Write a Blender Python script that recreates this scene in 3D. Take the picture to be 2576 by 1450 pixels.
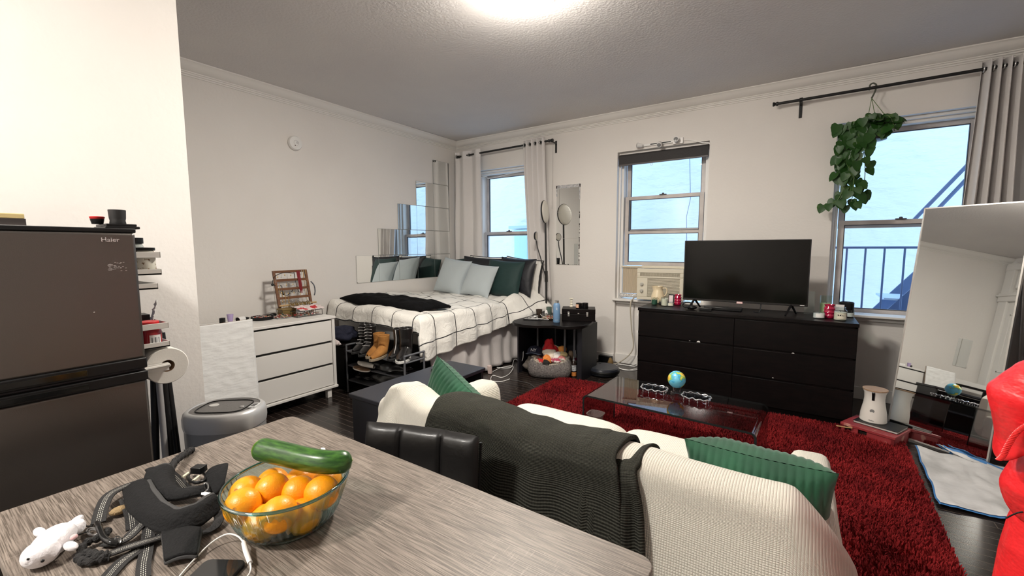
import bpy, math, random
import numpy as np
from mathutils import Vector, Matrix, noise
from math import sin, cos, pi, radians, sqrt, atan2
random.seed(7)
SC = bpy.context.scene
COL = SC.collection
for o in list(bpy.data.objects): bpy.data.objects.remove(o)

# ---------------------------------------------------------------- camera, light, exposure
F, YAW, PITCH, ROLL, CAMZ = 1071.87, radians(33.936), radians(5.414), radians(-0.181), 1.338
_f = Vector((-sin(YAW)*cos(PITCH), cos(YAW)*cos(PITCH), -sin(PITCH)))
_r = Vector((cos(YAW), sin(YAW), 0)); _u = _r.cross(_f)
_R = _r*cos(ROLL)+_u*sin(ROLL); _U = -_r*sin(ROLL)+_u*cos(ROLL)
cam = bpy.data.objects.new('camera', bpy.data.cameras.new('camera')); COL.objects.link(cam)
cam.data.sensor_width = 36; cam.data.lens = F/2576*36; cam.data.clip_start = .02
m = Matrix((( _R.x, _U.x, -_f.x, 0), (_R.y, _U.y, -_f.y, 0), (_R.z, _U.z, -_f.z, CAMZ), (0,0,0,1)))
cam.matrix_world = m
SC.camera = cam
SC.view_settings.view_transform = 'Standard'; SC.view_settings.look = 'None'
SC.view_settings.gamma = 1; SC.view_settings.use_curve_mapping = False
SC.view_settings.exposure = 0.82
wd = bpy.data.worlds.new('sky'); SC.world = wd; wd.use_nodes = True
bg = wd.node_tree.nodes['Background']; bg.inputs[0].default_value = (.46, .70, 1, 1); bg.inputs[1].default_value = 1.7
SC.cycles.max_bounces = 8; SC.cycles.transparent_max_bounces = 16; SC.cycles.sample_clamp_indirect = 6
SC.cycles.use_denoising = True
LAMP_MAIN, LAMP_KITCHEN = 150.0, 180.0

# ---------------------------------------------------------------- placing helpers
def ray(x, y):
    return _R*((x-1288)/F) - _U*((y-725)/F) + _f
def at(x, y, X=None, Y=None, Z=None):
    """the point of a real plane (X=, Y= or Z= constant) that a spot of the photograph lies on"""
    d = ray(x, y); o = Vector((0, 0, CAMZ))
    t = X/d.x if X is not None else (Y/d.y if Y is not None else (Z-CAMZ)/d.z)
    return o+d*t

# ---------------------------------------------------------------- materials
MATS = {}
def mat(name, col=(.8,.8,.8), rough=.5, metal=0, bump=None, var=None, coat=0, spec=.5, emit=None, sheen=0, alpha=1, aniso=0, bdist=.01, sss=0):
    if name in MATS: return MATS[name]
    m = bpy.data.materials.new(name); m.use_nodes = True; nt = m.node_tree; p = nt.nodes['Principled BSDF']
    p.inputs['Base Color'].default_value = (*col, 1); p.inputs['Roughness'].default_value = rough
    p.inputs['Metallic'].default_value = metal; p.inputs['Coat Weight'].default_value = coat
    p.inputs['Specular IOR Level'].default_value = spec; p.inputs['Sheen Weight'].default_value = sheen
    if emit: p.inputs['Emission Color'].default_value = (*emit[0], 1); p.inputs['Emission Strength'].default_value = emit[1]
    tc = nt.nodes.new('ShaderNodeTexCoord')
    if var:   # (second colour, scale, (stretch), lo, hi)
        mp = nt.nodes.new('ShaderNodeMapping'); mp.inputs['Scale'].default_value = var[2] if len(var) > 2 else (1,1,1)
        nz = nt.nodes.new('ShaderNodeTexNoise'); nz.inputs['Scale'].default_value = var[1]; nz.inputs['Detail'].default_value = 6
        cr = nt.nodes.new('ShaderNodeMapRange'); cr.inputs['From Min'].default_value = var[3] if len(var) > 3 else .35
        cr.inputs['From Max'].default_value = var[4] if len(var) > 4 else .65
        mx = nt.nodes.new('ShaderNodeMix'); mx.data_type = 'RGBA'
        mx.inputs[6].default_value = (*col, 1); mx.inputs[7].default_value = (*var[0], 1)
        nt.links.new(tc.outputs['Object'], mp.inputs[0]); nt.links.new(mp.outputs[0], nz.inputs[0])
        nt.links.new(nz.outputs[0], cr.inputs[0]); nt.links.new(cr.outputs[0], mx.inputs[0]); nt.links.new(mx.outputs[2], p.inputs['Base Color'])
    if bump:  # (kind, scale, strength, (stretch))
        mp = nt.nodes.new('ShaderNodeMapping'); mp.inputs['Scale'].default_value = bump[3] if len(bump) > 3 else (1,1,1)
        nt.links.new(tc.outputs['Object'], mp.inputs[0])
        if bump[0] == 'noise': t = nt.nodes.new('ShaderNodeTexNoise'); t.inputs['Detail'].default_value = 4
        elif bump[0] == 'vor': t = nt.nodes.new('ShaderNodeTexVoronoi')
        else: t = nt.nodes.new('ShaderNodeTexWave'); t.bands_direction = bump[0][-1].upper(); t.inputs['Distortion'].default_value = .6
        t.inputs['Scale'].default_value = bump[1]
        b = nt.nodes.new('ShaderNodeBump'); b.inputs['Strength'].default_value = bump[2]; b.inputs['Distance'].default_value = bdist
        nt.links.new(mp.outputs[0], t.inputs[0]); nt.links.new(t.outputs['Fac' if 'Fac' in t.outputs else 0], b.inputs['Height']); nt.links.new(b.outputs[0], p.inputs['Normal'])
    MATS[name] = m; return m
def thin_glass(name, tint=(1,1,1), rough=.01, base=.04, opaque=0, ocol=(.8,.9,.9)):
    """clear sheet glass: see-through with a Fresnel sheen on top"""
    if name in MATS: return MATS[name]
    m = bpy.data.materials.new(name); m.use_nodes = True; nt = m.node_tree; nt.nodes.clear()
    out = nt.nodes.new('ShaderNodeOutputMaterial'); tr = nt.nodes.new('ShaderNodeBsdfTransparent'); tr.inputs[0].default_value = (*tint, 1)
    gl = nt.nodes.new('ShaderNodeBsdfGlossy'); gl.inputs['Roughness'].default_value = rough
    fr0 = nt.nodes.new('ShaderNodeFresnel'); fr0.inputs[0].default_value = 1.5
    gm = nt.nodes.new('ShaderNodeNewGeometry'); iv = nt.nodes.new('ShaderNodeMath'); iv.operation = 'SUBTRACT'; iv.inputs[0].default_value = 1; nt.links.new(gm.outputs['Backfacing'], iv.inputs[1])
    fr = nt.nodes.new('ShaderNodeMath'); fr.operation = 'MULTIPLY'; nt.links.new(fr0.outputs[0], fr.inputs[0]); nt.links.new(iv.outputs[0], fr.inputs[1])
    ad = nt.nodes.new('ShaderNodeMath'); ad.operation = 'ADD'; ad.inputs[1].default_value = base-.04; ad.use_clamp = True
    mx = nt.nodes.new('ShaderNodeMixShader'); nt.links.new(fr.outputs[0], ad.inputs[0]); nt.links.new(ad.outputs[0], mx.inputs[0])
    src = tr
    if opaque:
        df = nt.nodes.new('ShaderNodeBsdfDiffuse'); df.inputs[0].default_value = (*ocol, 1)
        m2 = nt.nodes.new('ShaderNodeMixShader'); m2.inputs[0].default_value = opaque
        nt.links.new(tr.outputs[0], m2.inputs[1]); nt.links.new(df.outputs[0], m2.inputs[2]); src = m2
    nt.links.new(src.outputs[0], mx.inputs[1]); nt.links.new(gl.outputs[0], mx.inputs[2]); nt.links.new(mx.outputs[0], out.inputs[0])
    MATS[name] = m; return m

# ---------------------------------------------------------------- mesh builder
def T(loc=(0,0,0), rz=0, rx=0, ry=0, s=(1,1,1)):
    return Matrix.Translation(Vector(loc)) @ Matrix.Rotation(rz, 4, 'Z') @ Matrix.Rotation(ry, 4, 'Y') @ Matrix.Rotation(rx, 4, 'X') @ Matrix.Diagonal((*s, 1))
class MB:
    def __init__(s): s.v = []; s.f = []; s.uv = []
    def add(s, vs, fs, M=None, uv=None):
        n = len(s.v)
        s.v += [tuple(M @ Vector(p)) if M else tuple(p) for p in vs]; s.f += [tuple(i+n for i in f) for f in fs]
        s.uv += uv if uv else [(0, 0)]*len(vs)
        return s
    def box(s, a, b, M=None):
        x0, y0, z0 = [min(p, q) for p, q in zip(a, b)]; x1, y1, z1 = [max(p, q) for p, q in zip(a, b)]
        return s.add([(x0,y0,z0),(x1,y0,z0),(x1,y1,z0),(x0,y1,z0),(x0,y0,z1),(x1,y0,z1),(x1,y1,z1),(x0,y1,z1)],
                     [(3,2,1,0),(4,5,6,7),(0,1,5,4),(1,2,6,5),(2,3,7,6),(3,0,4,7)], M)
    def lathe(s, prof, c=(0,0,0), n=24, M=None, sx=1, sy=1, p=2, cap=True, fn=None):
        vs = []; fs = []
        for r, z in prof:
            for i in range(n):
                a = 2*pi*i/n; ca, sa = cos(a), sin(a)
                k = (abs(ca)**p+abs(sa)**p)**(-1/p) if p != 2 else 1
                rr = r*(fn(a, z) if fn else 1)
                vs.append((c[0]+rr*ca*k*sx, c[1]+rr*sa*k*sy, c[2]+z))
        for j in range(len(prof)-1):
            for i in range(n):
                a, b = j*n+i, j*n+(i+1) % n; fs.append((a, b, b+n, a+n))
        if cap:
            if prof[0][0] > 1e-5: fs.append(tuple(range(n-1, -1, -1)))
            if prof[-1][0] > 1e-5: fs.append(tuple(range((len(prof)-1)*n, len(prof)*n)))
        return s.add(vs, fs, M)
    def tube(s, pts, r=.005, n=8, closed=False, M=None, flat=1):
        pts = [Vector(p) for p in pts]; N = len(pts); vs = []; fs = []
        rs = r if isinstance(r, (list, tuple)) else [r]*N
        ref = None
        for i, p in enumerate(pts):
            a = pts[(i-1) % N] if (closed or i > 0) else p; b = pts[(i+1) % N] if (closed or i < N-1) else p
            d = (b-a); d = d.normalized() if d.length > 1e-9 else Vector((0,0,1))
            if ref is None: ref = Vector((0,0,1)) if abs(d.z) < .9 else Vector((1,0,0))
            e = (ref-d*ref.dot(d)); e = e.normalized() if e.length > 1e-6 else d.orthogonal().normalized()
            ref = e; g = d.cross(e)
            for k in range(n):
                t = 2*pi*k/n; vs.append(p+(e*cos(t)*flat+g*sin(t))*rs[i])
        L = N if closed else N-1
        for i in range(L):
            for k in range(n):
                a, b = i*n+k, i*n+(k+1) % n; c = ((i+1) % N)*n; fs.append((a, b, c+(k+1) % n, c+k))
        if not closed: fs.append(tuple(range(n-1, -1, -1))); fs.append(tuple(range((N-1)*n, N*n)))
        return s.add(vs, fs, M)
    def strap(s, pts, w, th=.003, M=None, up=(0,0,1)):
        """a flat webbing band lying along a path"""
        pts = [Vector(p) for p in pts]; vs = []; fs = []; N = len(pts); up = Vector(up)
        for i, p in enumerate(pts):
            d = (pts[min(i+1, N-1)]-pts[max(i-1, 0)]).normalized(); g = d.cross(up); g = g.normalized() if g.length > 1e-4 else Vector((1,0,0)); e = g.cross(d)
            for q in ((-1,-1), (1,-1), (1,1), (-1,1)): vs.append(p+g*q[0]*w/2+e*q[1]*th/2)
        for i in range(N-1):
            for k in range(4):
                a, b = i*4+k, i*4+(k+1) % 4; fs.append((a, b, b+4, a+4))
        fs += [(3,2,1,0), tuple(range((N-1)*4, N*4))]
        return s.add(vs, fs, M)
    def prism(s, o, z0, z1, M=None):
        n = len(o)
        return s.add([(x,y,z0) for x, y in o]+[(x,y,z1) for x, y in o],
                     [tuple(range(n-1, -1, -1)), tuple(range(n, 2*n))]+[(i, (i+1) % n, (i+1) % n+n, i+n) for i in range(n)], M)
    def grid(s, fn, nu, nv, M=None, uvs=None, cu=False, cv=False):
        vs = []; fs = []; uv = []
        for j in range(nv+(0 if cv else 1)):
            for i in range(nu+(0 if cu else 1)):
                u, v = i/nu, j/nv; vs.append(fn(u, v)); uv.append(uvs(u, v) if uvs else (u, v))
        w = nu+(0 if cu else 1); h = nv+(0 if cv else 1)
        for j in range(nv):
            for i in range(nu):
                a = j*w+i; b = j*w+(i+1) % w; c = ((j+1) % h)*w+(i+1) % w; d = ((j+1) % h)*w+i; fs.append((a, b, c, d))
        return s.add(vs, fs, M, uv)
    def ball(s, c, r, n=16, M=None):
        r = r if isinstance(r, (tuple, list)) else (r, r, r)
        h = n//2
        pr = [(sin(pi*i/h), -cos(pi*i/h)) for i in range(h+1)]; pr[0] = (1e-4, -1); pr[-1] = (1e-4, 1)
        MM = T(c, s=r); MM = (M @ MM) if M else MM
        return s.lathe(pr, n=n, M=MM)
def pw(o):
    return (T(o.location, o.rotation_euler.z) if o.parent is None else pw(o.parent) @ T(o.location, o.rotation_euler.z))
def build(mb, name, m, parent=None, smooth=40, bevel=0, sub=0, solid=0, label=None, cat=None, group=None, kind=None, world=True, seg=2, off=-1):
    vs = mb.v; loc = Vector((0,0,0))
    if parent is not None and world:
        inv = pw(parent).inverted(); vs = [tuple(inv @ Vector(p)) for p in vs]
    elif parent is None and world:
        xs = [p[0] for p in vs]; ys = [p[1] for p in vs]; zs = [p[2] for p in vs]
        loc = Vector(((min(xs)+max(xs))/2, (min(ys)+max(ys))/2, min(zs))); vs = [(p[0]-loc.x, p[1]-loc.y, p[2]-loc.z) for p in vs]
    me = bpy.data.meshes.new(name); me.from_pydata(vs, [], mb.f)
    if any(u != (0, 0) for u in mb.uv[:50]):
        ul = me.uv_layers.new(name='UVMap'); idx = np.empty(len(me.loops), int); me.loops.foreach_get('vertex_index', idx)
        ul.data.foreach_set('uv', np.array(mb.uv, float)[idx].ravel())
    me.validate(); me.update()
    if smooth:
        me.polygons.foreach_set('use_smooth', [True]*len(me.polygons)); me.set_sharp_from_angle(angle=radians(smooth))
    me.materials.append(m)
    o = bpy.data.objects.new(name, me); COL.objects.link(o); o.location = loc
    if parent is not None: o.parent = parent
    if bevel:
        b = o.modifiers.new('b', 'BEVEL'); b.width = bevel; b.segments = seg; b.limit_method = 'ANGLE'; b.angle_limit = radians(40); b.harden_normals = False
    if solid:
        q = o.modifiers.new('s', 'SOLIDIFY'); q.thickness = solid; q.offset = off
    if sub: q = o.modifiers.new('u', 'SUBSURF'); q.levels = sub; q.render_levels = sub
    tag(o, label, cat, group, kind); return o
def tag(o, label=None, cat=None, group=None, kind=None):
    if label: o['label'] = label
    if cat: o['category'] = cat
    if group: o['group'] = group
    if kind: o['kind'] = kind
    return o
def thing(name, label, cat, loc=(0,0,0), rz=0, group=None):
    o = bpy.data.objects.new(name, None); COL.objects.link(o); o.location = loc; o.rotation_euler = (0, 0, rz); o.empty_display_size = .05
    return tag(o, label, cat, group)
def struct(mb, name, m, **k): return build(mb, name, m, kind='structure', **k)
def dup(root, loc, rz=0, label=None, group=None):
    r = root.copy(); COL.objects.link(r); r.location = loc; r.rotation_euler = (0, 0, rz)
    if label: r['label'] = label
    if group: r['group'] = group
    for ch in list(root.children):
        c = ch.copy(); COL.objects.link(c); c.parent = r
        for g in list(ch.children): d = g.copy(); COL.objects.link(d); d.parent = c
    return r
def nz(x, y, z=0, s=1): return noise.noise(Vector((x*s, y*s, z*s)))
def text(body, size, m, parent, M, name='lettering', th=.0008, local=False):
    c = bpy.data.curves.new(name, 'FONT'); c.body = body; c.size = size; c.extrude = th; c.align_x = 'CENTER'; c.align_y = 'CENTER'
    c.materials.append(m); tmp = bpy.data.objects.new('t', c); COL.objects.link(tmp)
    dg = bpy.context.evaluated_depsgraph_get(); me = bpy.data.meshes.new_from_object(tmp.evaluated_get(dg)); bpy.data.objects.remove(tmp)
    me.name = name; o = bpy.data.objects.new(name, me); COL.objects.link(o); o.parent = parent
    me.transform(M if local else pw(parent).inverted() @ M); return o
def basis(o, x, y):
    """matrix with origin o, local X along x and local Y along y"""
    x = Vector(x).normalized(); y = Vector(y); y = (y-x*y.dot(x)).normalized(); z = x.cross(y)
    return Matrix(((x.x,y.x,z.x,o[0]),(x.y,y.y,z.y,o[1]),(x.z,y.z,z.z,o[2]),(0,0,0,1)))
def spline(pts, n=8, closed=False):
    pts = [Vector(p) for p in pts]; out = []; N = len(pts)
    for i in range(N if closed else N-1):
        g = (lambda k: pts[k % N]) if closed else (lambda k: pts[max(0, min(N-1, k))])
        p0, p1, p2, p3 = g(i-1), g(i), g(i+1), g(i+2)
        for j in range(n):
            t = j/n; out.append(.5*((2*p1)+(p2-p0)*t+(2*p0-5*p1+4*p2-p3)*t*t+(3*p1-p0-3*p2+p3)*t**3))
    if not closed: out.append(pts[-1])
    return out
def pillow(w, h, t, M, seed=0, ridge=0, rf=0, p=2.6, nu=30, nv=30, wr=.02, pinch=.06):
    """a stuffed cushion: w wide (local X), h high (local Y), t thick (local Z), ear-like corners, wrinkles"""
    mb = MB()
    def side(sg):
        def fn(u, v):
            a, b = u*2-1, v*2-1
            pr = max(0, (1-abs(a)**p))**.55*max(0, (1-abs(b)**p))**.55
            x = a*w/2*(1-pinch*(1-b*b)*abs(a)**3*1.0); y = b*h/2*(1-pinch*(1-a*a)*abs(b)**3)
            z = pr*t/2
            z *= 1+wr*6*nz(x*5+seed, y*5, sg*3+seed)
            z += pr*wr*.15*nz(x*18+seed, y*18, seed)
            if ridge: z += ridge*abs(sin(pi*x*rf))*min(1, pr*2+.3)
            return (x, y, sg*z)
        return fn
    mb.grid(side(1), nu, nv, M); n0 = len(mb.f); mb.grid(side(-1), nu, nv, M)
    mb.f[n0:] = [tuple(reversed(f)) for f in mb.f[n0:]]
    return mb
def flatmat(name, col, rough=.6, **k): return mat(name, col, rough, **k)
WALLY, LEFTX, CEIL = 4.68, -4.10, 2.80
# ---------------------------------------------------------------- shared materials
M_wall = mat('wall_paint', (.80,.77,.735), .75, bump=('noise', 45, .12), var=((.77,.735,.70), 1.2))
M_ceil = mat('ceiling_paint', (.70,.675,.66), .8, bump=('noise', 60, .35), var=((.66,.635,.63), 1.5))
M_trim = mat('trim_paint', (.80,.775,.74), .45)
M_sash = mat('window_frame_metal', (.60,.55,.52), .4, var=((.45,.41,.39), 6))
M_sashd = mat('window_seal_dark', (.05,.045,.05), .5)
M_black = mat('black_painted_wood', (.003,.0026,.0028), .40, spec=.16, var=((.007,.0045,.0045), 8, (1,1,6)))
M_bplast = mat('black_plastic', (.006,.006,.0065), .35, spec=.3)
M_bmetal = mat('black_metal', (.01,.01,.01), .35, metal=0)
M_white = mat('white_lacquer', (.80,.78,.75), .35)
M_wplast = mat('white_plastic', (.82,.81,.79), .35)
M_steel = mat('brushed_steel', (.62,.62,.62), .3, metal=1)
M_glass = thin_glass('clear_glass')
M_mirror = mat('mirror_silver', (.88,.9,.89), .015, metal=1)
M_cream = mat('cream_plastic', (.66,.60,.48), .4)
M_gold = mat('gold_metal', (.75,.52,.2), .3, metal=1)

# ---------------------------------------------------------------- floor: dark glossy boards running along X
mf = bpy.data.materials.new('dark_floorboards'); mf.use_nodes = True; nt = mf.node_tree; p = nt.nodes['Principled BSDF']
tc = nt.nodes.new('ShaderNodeTexCoord'); mp = nt.nodes.new('ShaderNodeMapping'); nt.links.new(tc.outputs['Object'], mp.inputs[0])
br = nt.nodes.new('ShaderNodeTexBrick'); br.inputs['Scale'].default_value = 1; br.inputs['Brick Width'].default_value = .55; br.inputs['Row Height'].default_value = .058
br.inputs['Mortar Size'].default_value = .0016; br.inputs['Color1'].default_value = (.012,.009,.008,1); br.inputs['Color2'].default_value = (.02,.014,.012,1); br.inputs['Mortar'].default_value = (.11,.085,.07,1)
nt.links.new(mp.outputs[0], br.inputs[0])
n1 = nt.nodes.new('ShaderNodeTexNoise'); n1.inputs['Scale'].default_value = 14; m2 = nt.nodes.new('ShaderNodeMapping'); m2.inputs['Scale'].default_value = (.6, 9, 1)
nt.links.new(tc.outputs['Object'], m2.inputs[0]); nt.links.new(m2.outputs[0], n1.inputs[0])
mr = nt.nodes.new('ShaderNodeMapRange'); mr.inputs['From Min'].default_value = .62; mr.inputs['From Max'].default_value = .72; nt.links.new(n1.outputs[0], mr.inputs[0])
mx = nt.nodes.new('ShaderNodeMix'); mx.data_type = 'RGBA'; nt.links.new(mr.outputs[0], mx.inputs[0]); nt.links.new(br.outputs[0], mx.inputs[6]); mx.inputs[7].default_value = (.06,.05,.045,1)
nt.links.new(mx.outputs[2], p.inputs['Base Color']); p.inputs['Roughness'].default_value = .22
b = nt.nodes.new('ShaderNodeBump'); b.inputs['Strength'].default_value = .25; b.inputs['Distance'].default_value = .004; nt.links.new(br.outputs[1], b.inputs['Height']); b.invert = True; nt.links.new(b.outputs[0], p.inputs['Normal'])
struct(MB().box((-5.2, -2.6, -.1), (2.5, WALLY+.3, 0)), 'floor', mf, smooth=0)

# ceiling with a shallow trowelled relief
mb = MB(); x0, x1, y0, y1 = -5.2, 2.5, -2.6, WALLY+.3
mb.grid(lambda u, v: (x0+(x1-x0)*u, y0+(y1-y0)*v, CEIL+.006*nz(u*9, v*7, 3)), 90, 90); mb.box((x0, y0, CEIL+.03), (x1, y1, CEIL+.2))
struct(mb, 'ceiling', M_ceil)

# window wall, opened for three windows; each bay steps back under its sill
WIN = [(-3.75, -2.81), (-1.73, -.79), (.22, 1.16)]; SILL, HEAD, TH = .755, 2.385, .30
mb = MB(); xs = [LEFTX-.1]+[a for w in WIN for a in w]+[2.3]
for i in range(0, 8, 2): mb.box((xs[i], WALLY, 0), (xs[i+1], WALLY+TH, CEIL+.02))
for a, c in WIN:
    mb.box((a, WALLY, HEAD), (c, WALLY+TH, CEIL+.02)); mb.box((a, WALLY+.06, 0), (c, WALLY+TH, SILL-.02))
struct(mb, 'wall_back', M_wall, smooth=0)
struct(MB().box((LEFTX-.15, -2.6, 0), (LEFTX, WALLY+.3, CEIL+.02)), 'wall_left', M_wall, smooth=0)
mb = MB().box((-2.50, -2.6, 0), (-2.35, .83, CEIL+.02)).box((LEFTX, .28, 0), (-2.50, .43, CEIL+.02))
struct(mb, 'wall_partition', M_wall, smooth=0)
struct(MB().box((2.2, -2.6, 0), (2.35, WALLY+.3, CEIL+.02)), 'wall_right', M_wall, smooth=0)
struct(MB().box((-2.35, -2.6, 0), (2.2, -2.45, CEIL+.02)), 'wall_rear', M_wall, smooth=0)

# crown moulding: profile swept along the walls
def crown(a, b, n, name):
    """a,b ends on the wall line; n unit vector into the room; profile (out, down)"""
    pr = [(.105,0),(.105,.010),(.098,.014),(.090,.02),(.082,.034),(.066,.050),(.045,.061),(.030,.066),(.030,.073),(.020,.076),(.020,.086),(.010,.090),(.010,.10),(0,.10),(0,0)]
    vs = []; d = (Vector(b)-Vector(a)).normalized()
    for e, sg in ((a, 1), (b, -1)):
        for o, dn in pr: q = Vector((e[0]+n[0]*o, e[1]+n[1]*o, CEIL-dn)); vs.append(q)
    k = len(pr); fs = [(i, (i+1) % k, (i+1) % k+k, i+k) for i in range(k)]+[tuple(range(k-1,-1,-1)), tuple(range(k, 2*k))]
    struct(MB().add(vs, fs), name, M_trim, smooth=25)
crown((LEFTX, WALLY), (2.2, WALLY), (0, -1), 'trim_1'); crown((LEFTX, .43), (LEFTX, WALLY), (1, 0), 'trim_2'); crown((2.2, -2.45), (2.2, WALLY), (-1, 0), 'trim_3')
mb = MB()
for a, c in ((LEFTX, WIN[0][0]), (WIN[0][1], WIN[1][0]), (WIN[1][1], WIN[2][0]), (WIN[2][1], 2.2)): mb.box((a, WALLY-.016, 0), (c, WALLY, .11)).box((a, WALLY-.022, 0), (c, WALLY, .03))
for a, c in WIN: mb.box((a, WALLY+.044, 0), (c, WALLY+.06, .11))
struct(mb, 'baseboard_back', M_trim, bevel=.004)
struct(MB().box((LEFTX, .43, 0), (LEFTX+.016, WALLY, .11)), 'baseboard_left', M_trim, bevel=.004)
struct(MB().box((-2.35, -2.45, 0), (-2.334, .83, .11)), 'baseboard_partition', M_trim, bevel=.004)
struct(MB().box((2.184, -2.45, 0), (2.2, WALLY, .11)), 'baseboard_right', M_trim, bevel=.004)
# panelled entry door on the right part of the left wall region seen in the floor mirror (partition end face)
d = build(MB().box((-3.90, .432, 0), (-3.10, .445, 2.10)), 'door_1', M_trim, kind='structure', bevel=.004)
mb = MB()
for z0, z1 in ((.15, .9), (1.0, 1.9)):
    for xa, xb in ((-3.82,-3.55), (-3.45,-3.18)):
        mb.box((xa, .445, z0), (xb, .451, z0+.02)).box((xa, .445, z1-.02), (xb, .451, z1)).box((xa, .445, z0), (xa+.02, .451, z1)).box((xb-.02, .445, z0), (xb, .451, z1))
build(mb, 'door_panel', M_trim, d, bevel=.002)
build(MB().lathe([(.012,0),(.012,.03),(.028,.035),(.03,.05),(.02,.062),(.001,.064)], M=T((-3.16,.445,1.0), rx=-pi/2)), 'door_handle', M_steel, d)
mb = MB().box((-4.06,.43,0), (-3.90,.475,2.72)).box((-3.10,.43,0), (-2.94,.475,2.72)).box((-4.065,.431,2.10), (-2.935,.49,2.24)).box((-4.065,.431,2.60), (-2.935,.479,2.695)).box((-4.08,.432,2.18), (-2.92,.51,2.21)).box((-3.84,.43,2.30),(-3.82,.46,2.56)).box((-3.18,.43,2.30),(-3.16,.46,2.56)).box((-3.84,.43,2.30),(-3.16,.46,2.32)).box((-3.84,.43,2.54),(-3.16,.46,2.56))
struct(mb, 'trim_4', M_trim, bevel=.006)

# ---------------------------------------------------------------- windows
def window(n, a, c, rails, blind=False):
    """rails: list of sashes (z0, z1, y, bars)"""
    Y = WALLY
    root = thing('window_%d' % n, None, None, ((a+c)/2, Y+.12, SILL)); root['kind'] = 'structure'
    mb = MB()
    mb.box((a, Y+.10, SILL), (a+.045, Y+.26, HEAD)).box((c-.045, Y+.10, SILL), (c, Y+.26, HEAD)).box((a+.045, Y+.101, HEAD-.05), (c-.045, Y+.259, HEAD))
    mb.box((a, Y+.06, SILL), (a+.02, Y+.0995, HEAD)).box((c-.02, Y+.06, SILL), (c, Y+.0995, HEAD)).box((a+.02, Y+.061, HEAD-.025), (c-.02, Y+.0995, HEAD))
    build(mb, 'window_frame', M_trim, root, bevel=.003)
    build(MB().box((a-.02*(n == 2), Y-.035, SILL-.022), (c+.02*(n == 2), Y+.12, SILL)).box((a, Y+.03, SILL-.06), (c, Y+.06, SILL-.022)), 'window_sill', M_trim, root, bevel=.006)
    for z0, z1, y, bars in rails:
        s = MB(); L, R = a+.055, c-.055; w = .042
        s.box((L, y, z0), (L+w, y+.03, z1)).box((R-w, y, z0), (R, y+.03, z1)).box((L+w, y+.001, z0), (R-w, y+.029, z0+w)).box((L+w, y+.001, z1-w), (R-w, y+.029, z1))
        for zb in bars: s.box((L+w, y+.001, zb-.018), (R-w, y+.029, zb+.018))
        sh = build(s, 'sash', M_sash, root, bevel=.002)
        g = MB(); zz = [z0+w-.005]+[q for zb in bars for q in (zb-.015, zb+.015)]+[z1-w+.005]
        g.box((L+w-.003, y+.012, z0+w-.003), (R-w+.003, y+.016, z1-w+.003))
        build(g, 'pane', M_glass, sh, smooth=0)
        g = MB()
        for i in range(0, len(zz), 2):
            g.box((L+w-.001, y-.001, zz[i]), (L+w+.006, y+.02, zz[i+1])).box((R-w-.004, y-.001, zz[i]), (R-w+.001, y+.02, zz[i+1])).box((L+w, y-.001, zz[i]), (R-w, y+.02, zz[i]+.006)).box((L+w, y-.001, zz[i+1]-.006), (R-w, y+.02, zz[i+1]))
        build(g, 'window_seal', M_sashd, sh, smooth=0)
    mid = max(r[1] for r in rails if r[2] < Y+.15)
    build(MB().box(((a+c)/2-.035, Y+.115, mid-.002), ((a+c)/2+.035, Y+.15, mid+.008)).lathe([(.012,0),(.012,.012),(.004,.016)], ((a+c)/2, Y+.13, mid+.006), 12), 'window_latch', M_sashd, root)
    return root
window(1, *WIN[0], [(SILL+.0, 1.555, WALLY+.13, []), (1.50, 2.335, WALLY+.185, [])])
window(2, *WIN[1], [(1.135, 1.905, WALLY+.13, [1.505]), (1.50, 2.335, WALLY+.185, [])])
window(3, *WIN[2], [(SILL+.0, 1.565, WALLY+.13, []), (1.50, 2.335, WALLY+.185, [])])
# loose weather tape along the head of window 1
mb = MB(); pts = spline([at(x, y, Y=WALLY+.05) for x, y in ((1203,447),(1222,444),(1228,449),(1250,446),(1275,439),(1320,430))], 6)
mb.tube(pts, .004, 6); mb.tube(spline([at(x, y, Y=WALLY+.045) for x, y in ((1203,443),(1215,440),(1232,437),(1225,443),(1206,449))], 6), .005, 6)
build(mb, 'weather_tape', M_wplast, label='white crumpled weather-strip tape along the top of the window behind the bed', cat='tape')

# ---------------------------------------------------------------- outside: neighbour's stuccoed wall and the fire escape
M_stucco = mat('white_stucco', (.80,.81,.83), .85, bump=('noise', 3.2, 1.0, (1,1,2.2)), bdist=.06)
mb = MB().grid(lambda u, v: (-9+14*u, 7.6+.02*nz(u*20, v*20, 1), -4+9.5*v), 60, 60).box((-9, 7.65, -4), (5, 7.9, 5.5))
nb = build(mb, 'neighbouring_wall', M_stucco, label='pale stuccoed wall of the neighbouring house outside the windows', cat='building')
mb = MB().box((-4.95, 7.35, -4), (-4.35, 7.6, 1.75)); build(mb, 'chimney_breast', M_stucco, nb, smooth=0)
mb = MB()
for z0 in (-.2, .95): mb.box((-4.85, 7.30, z0), (-4.55, 7.36, z0+.75))
build(mb, 'far_window', mat('far_window_glass', (.45,.66,.72), .3), nb, smooth=0)
build(MB().box((-4.98,7.28,1.72),(-4.32,7.6,1.78)), 'ledge', mat('blue_grey_ledge', (.45,.58,.66), .6), nb, smooth=0)
build(MB().box((-9, WALLY+.301, -4), (5, WALLY+.32, -.1)).box((-9, WALLY+.301, CEIL+.2), (5, WALLY+.5, 4.2)), 'unseen_facade', M_stucco, label='unseen outer face of this house, its top set to grade the daylight outside', cat='building')  # unseen; added and sized so daylight fades down the gap between the houses
M_iron = mat('painted_iron', (.09,.13,.24), .6)
YR = 5.75; fe = thing('fire_escape', 'dark blue iron fire escape railing and stair outside the right window', 'fire escape', at(2200, 776, Y=YR))
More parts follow.
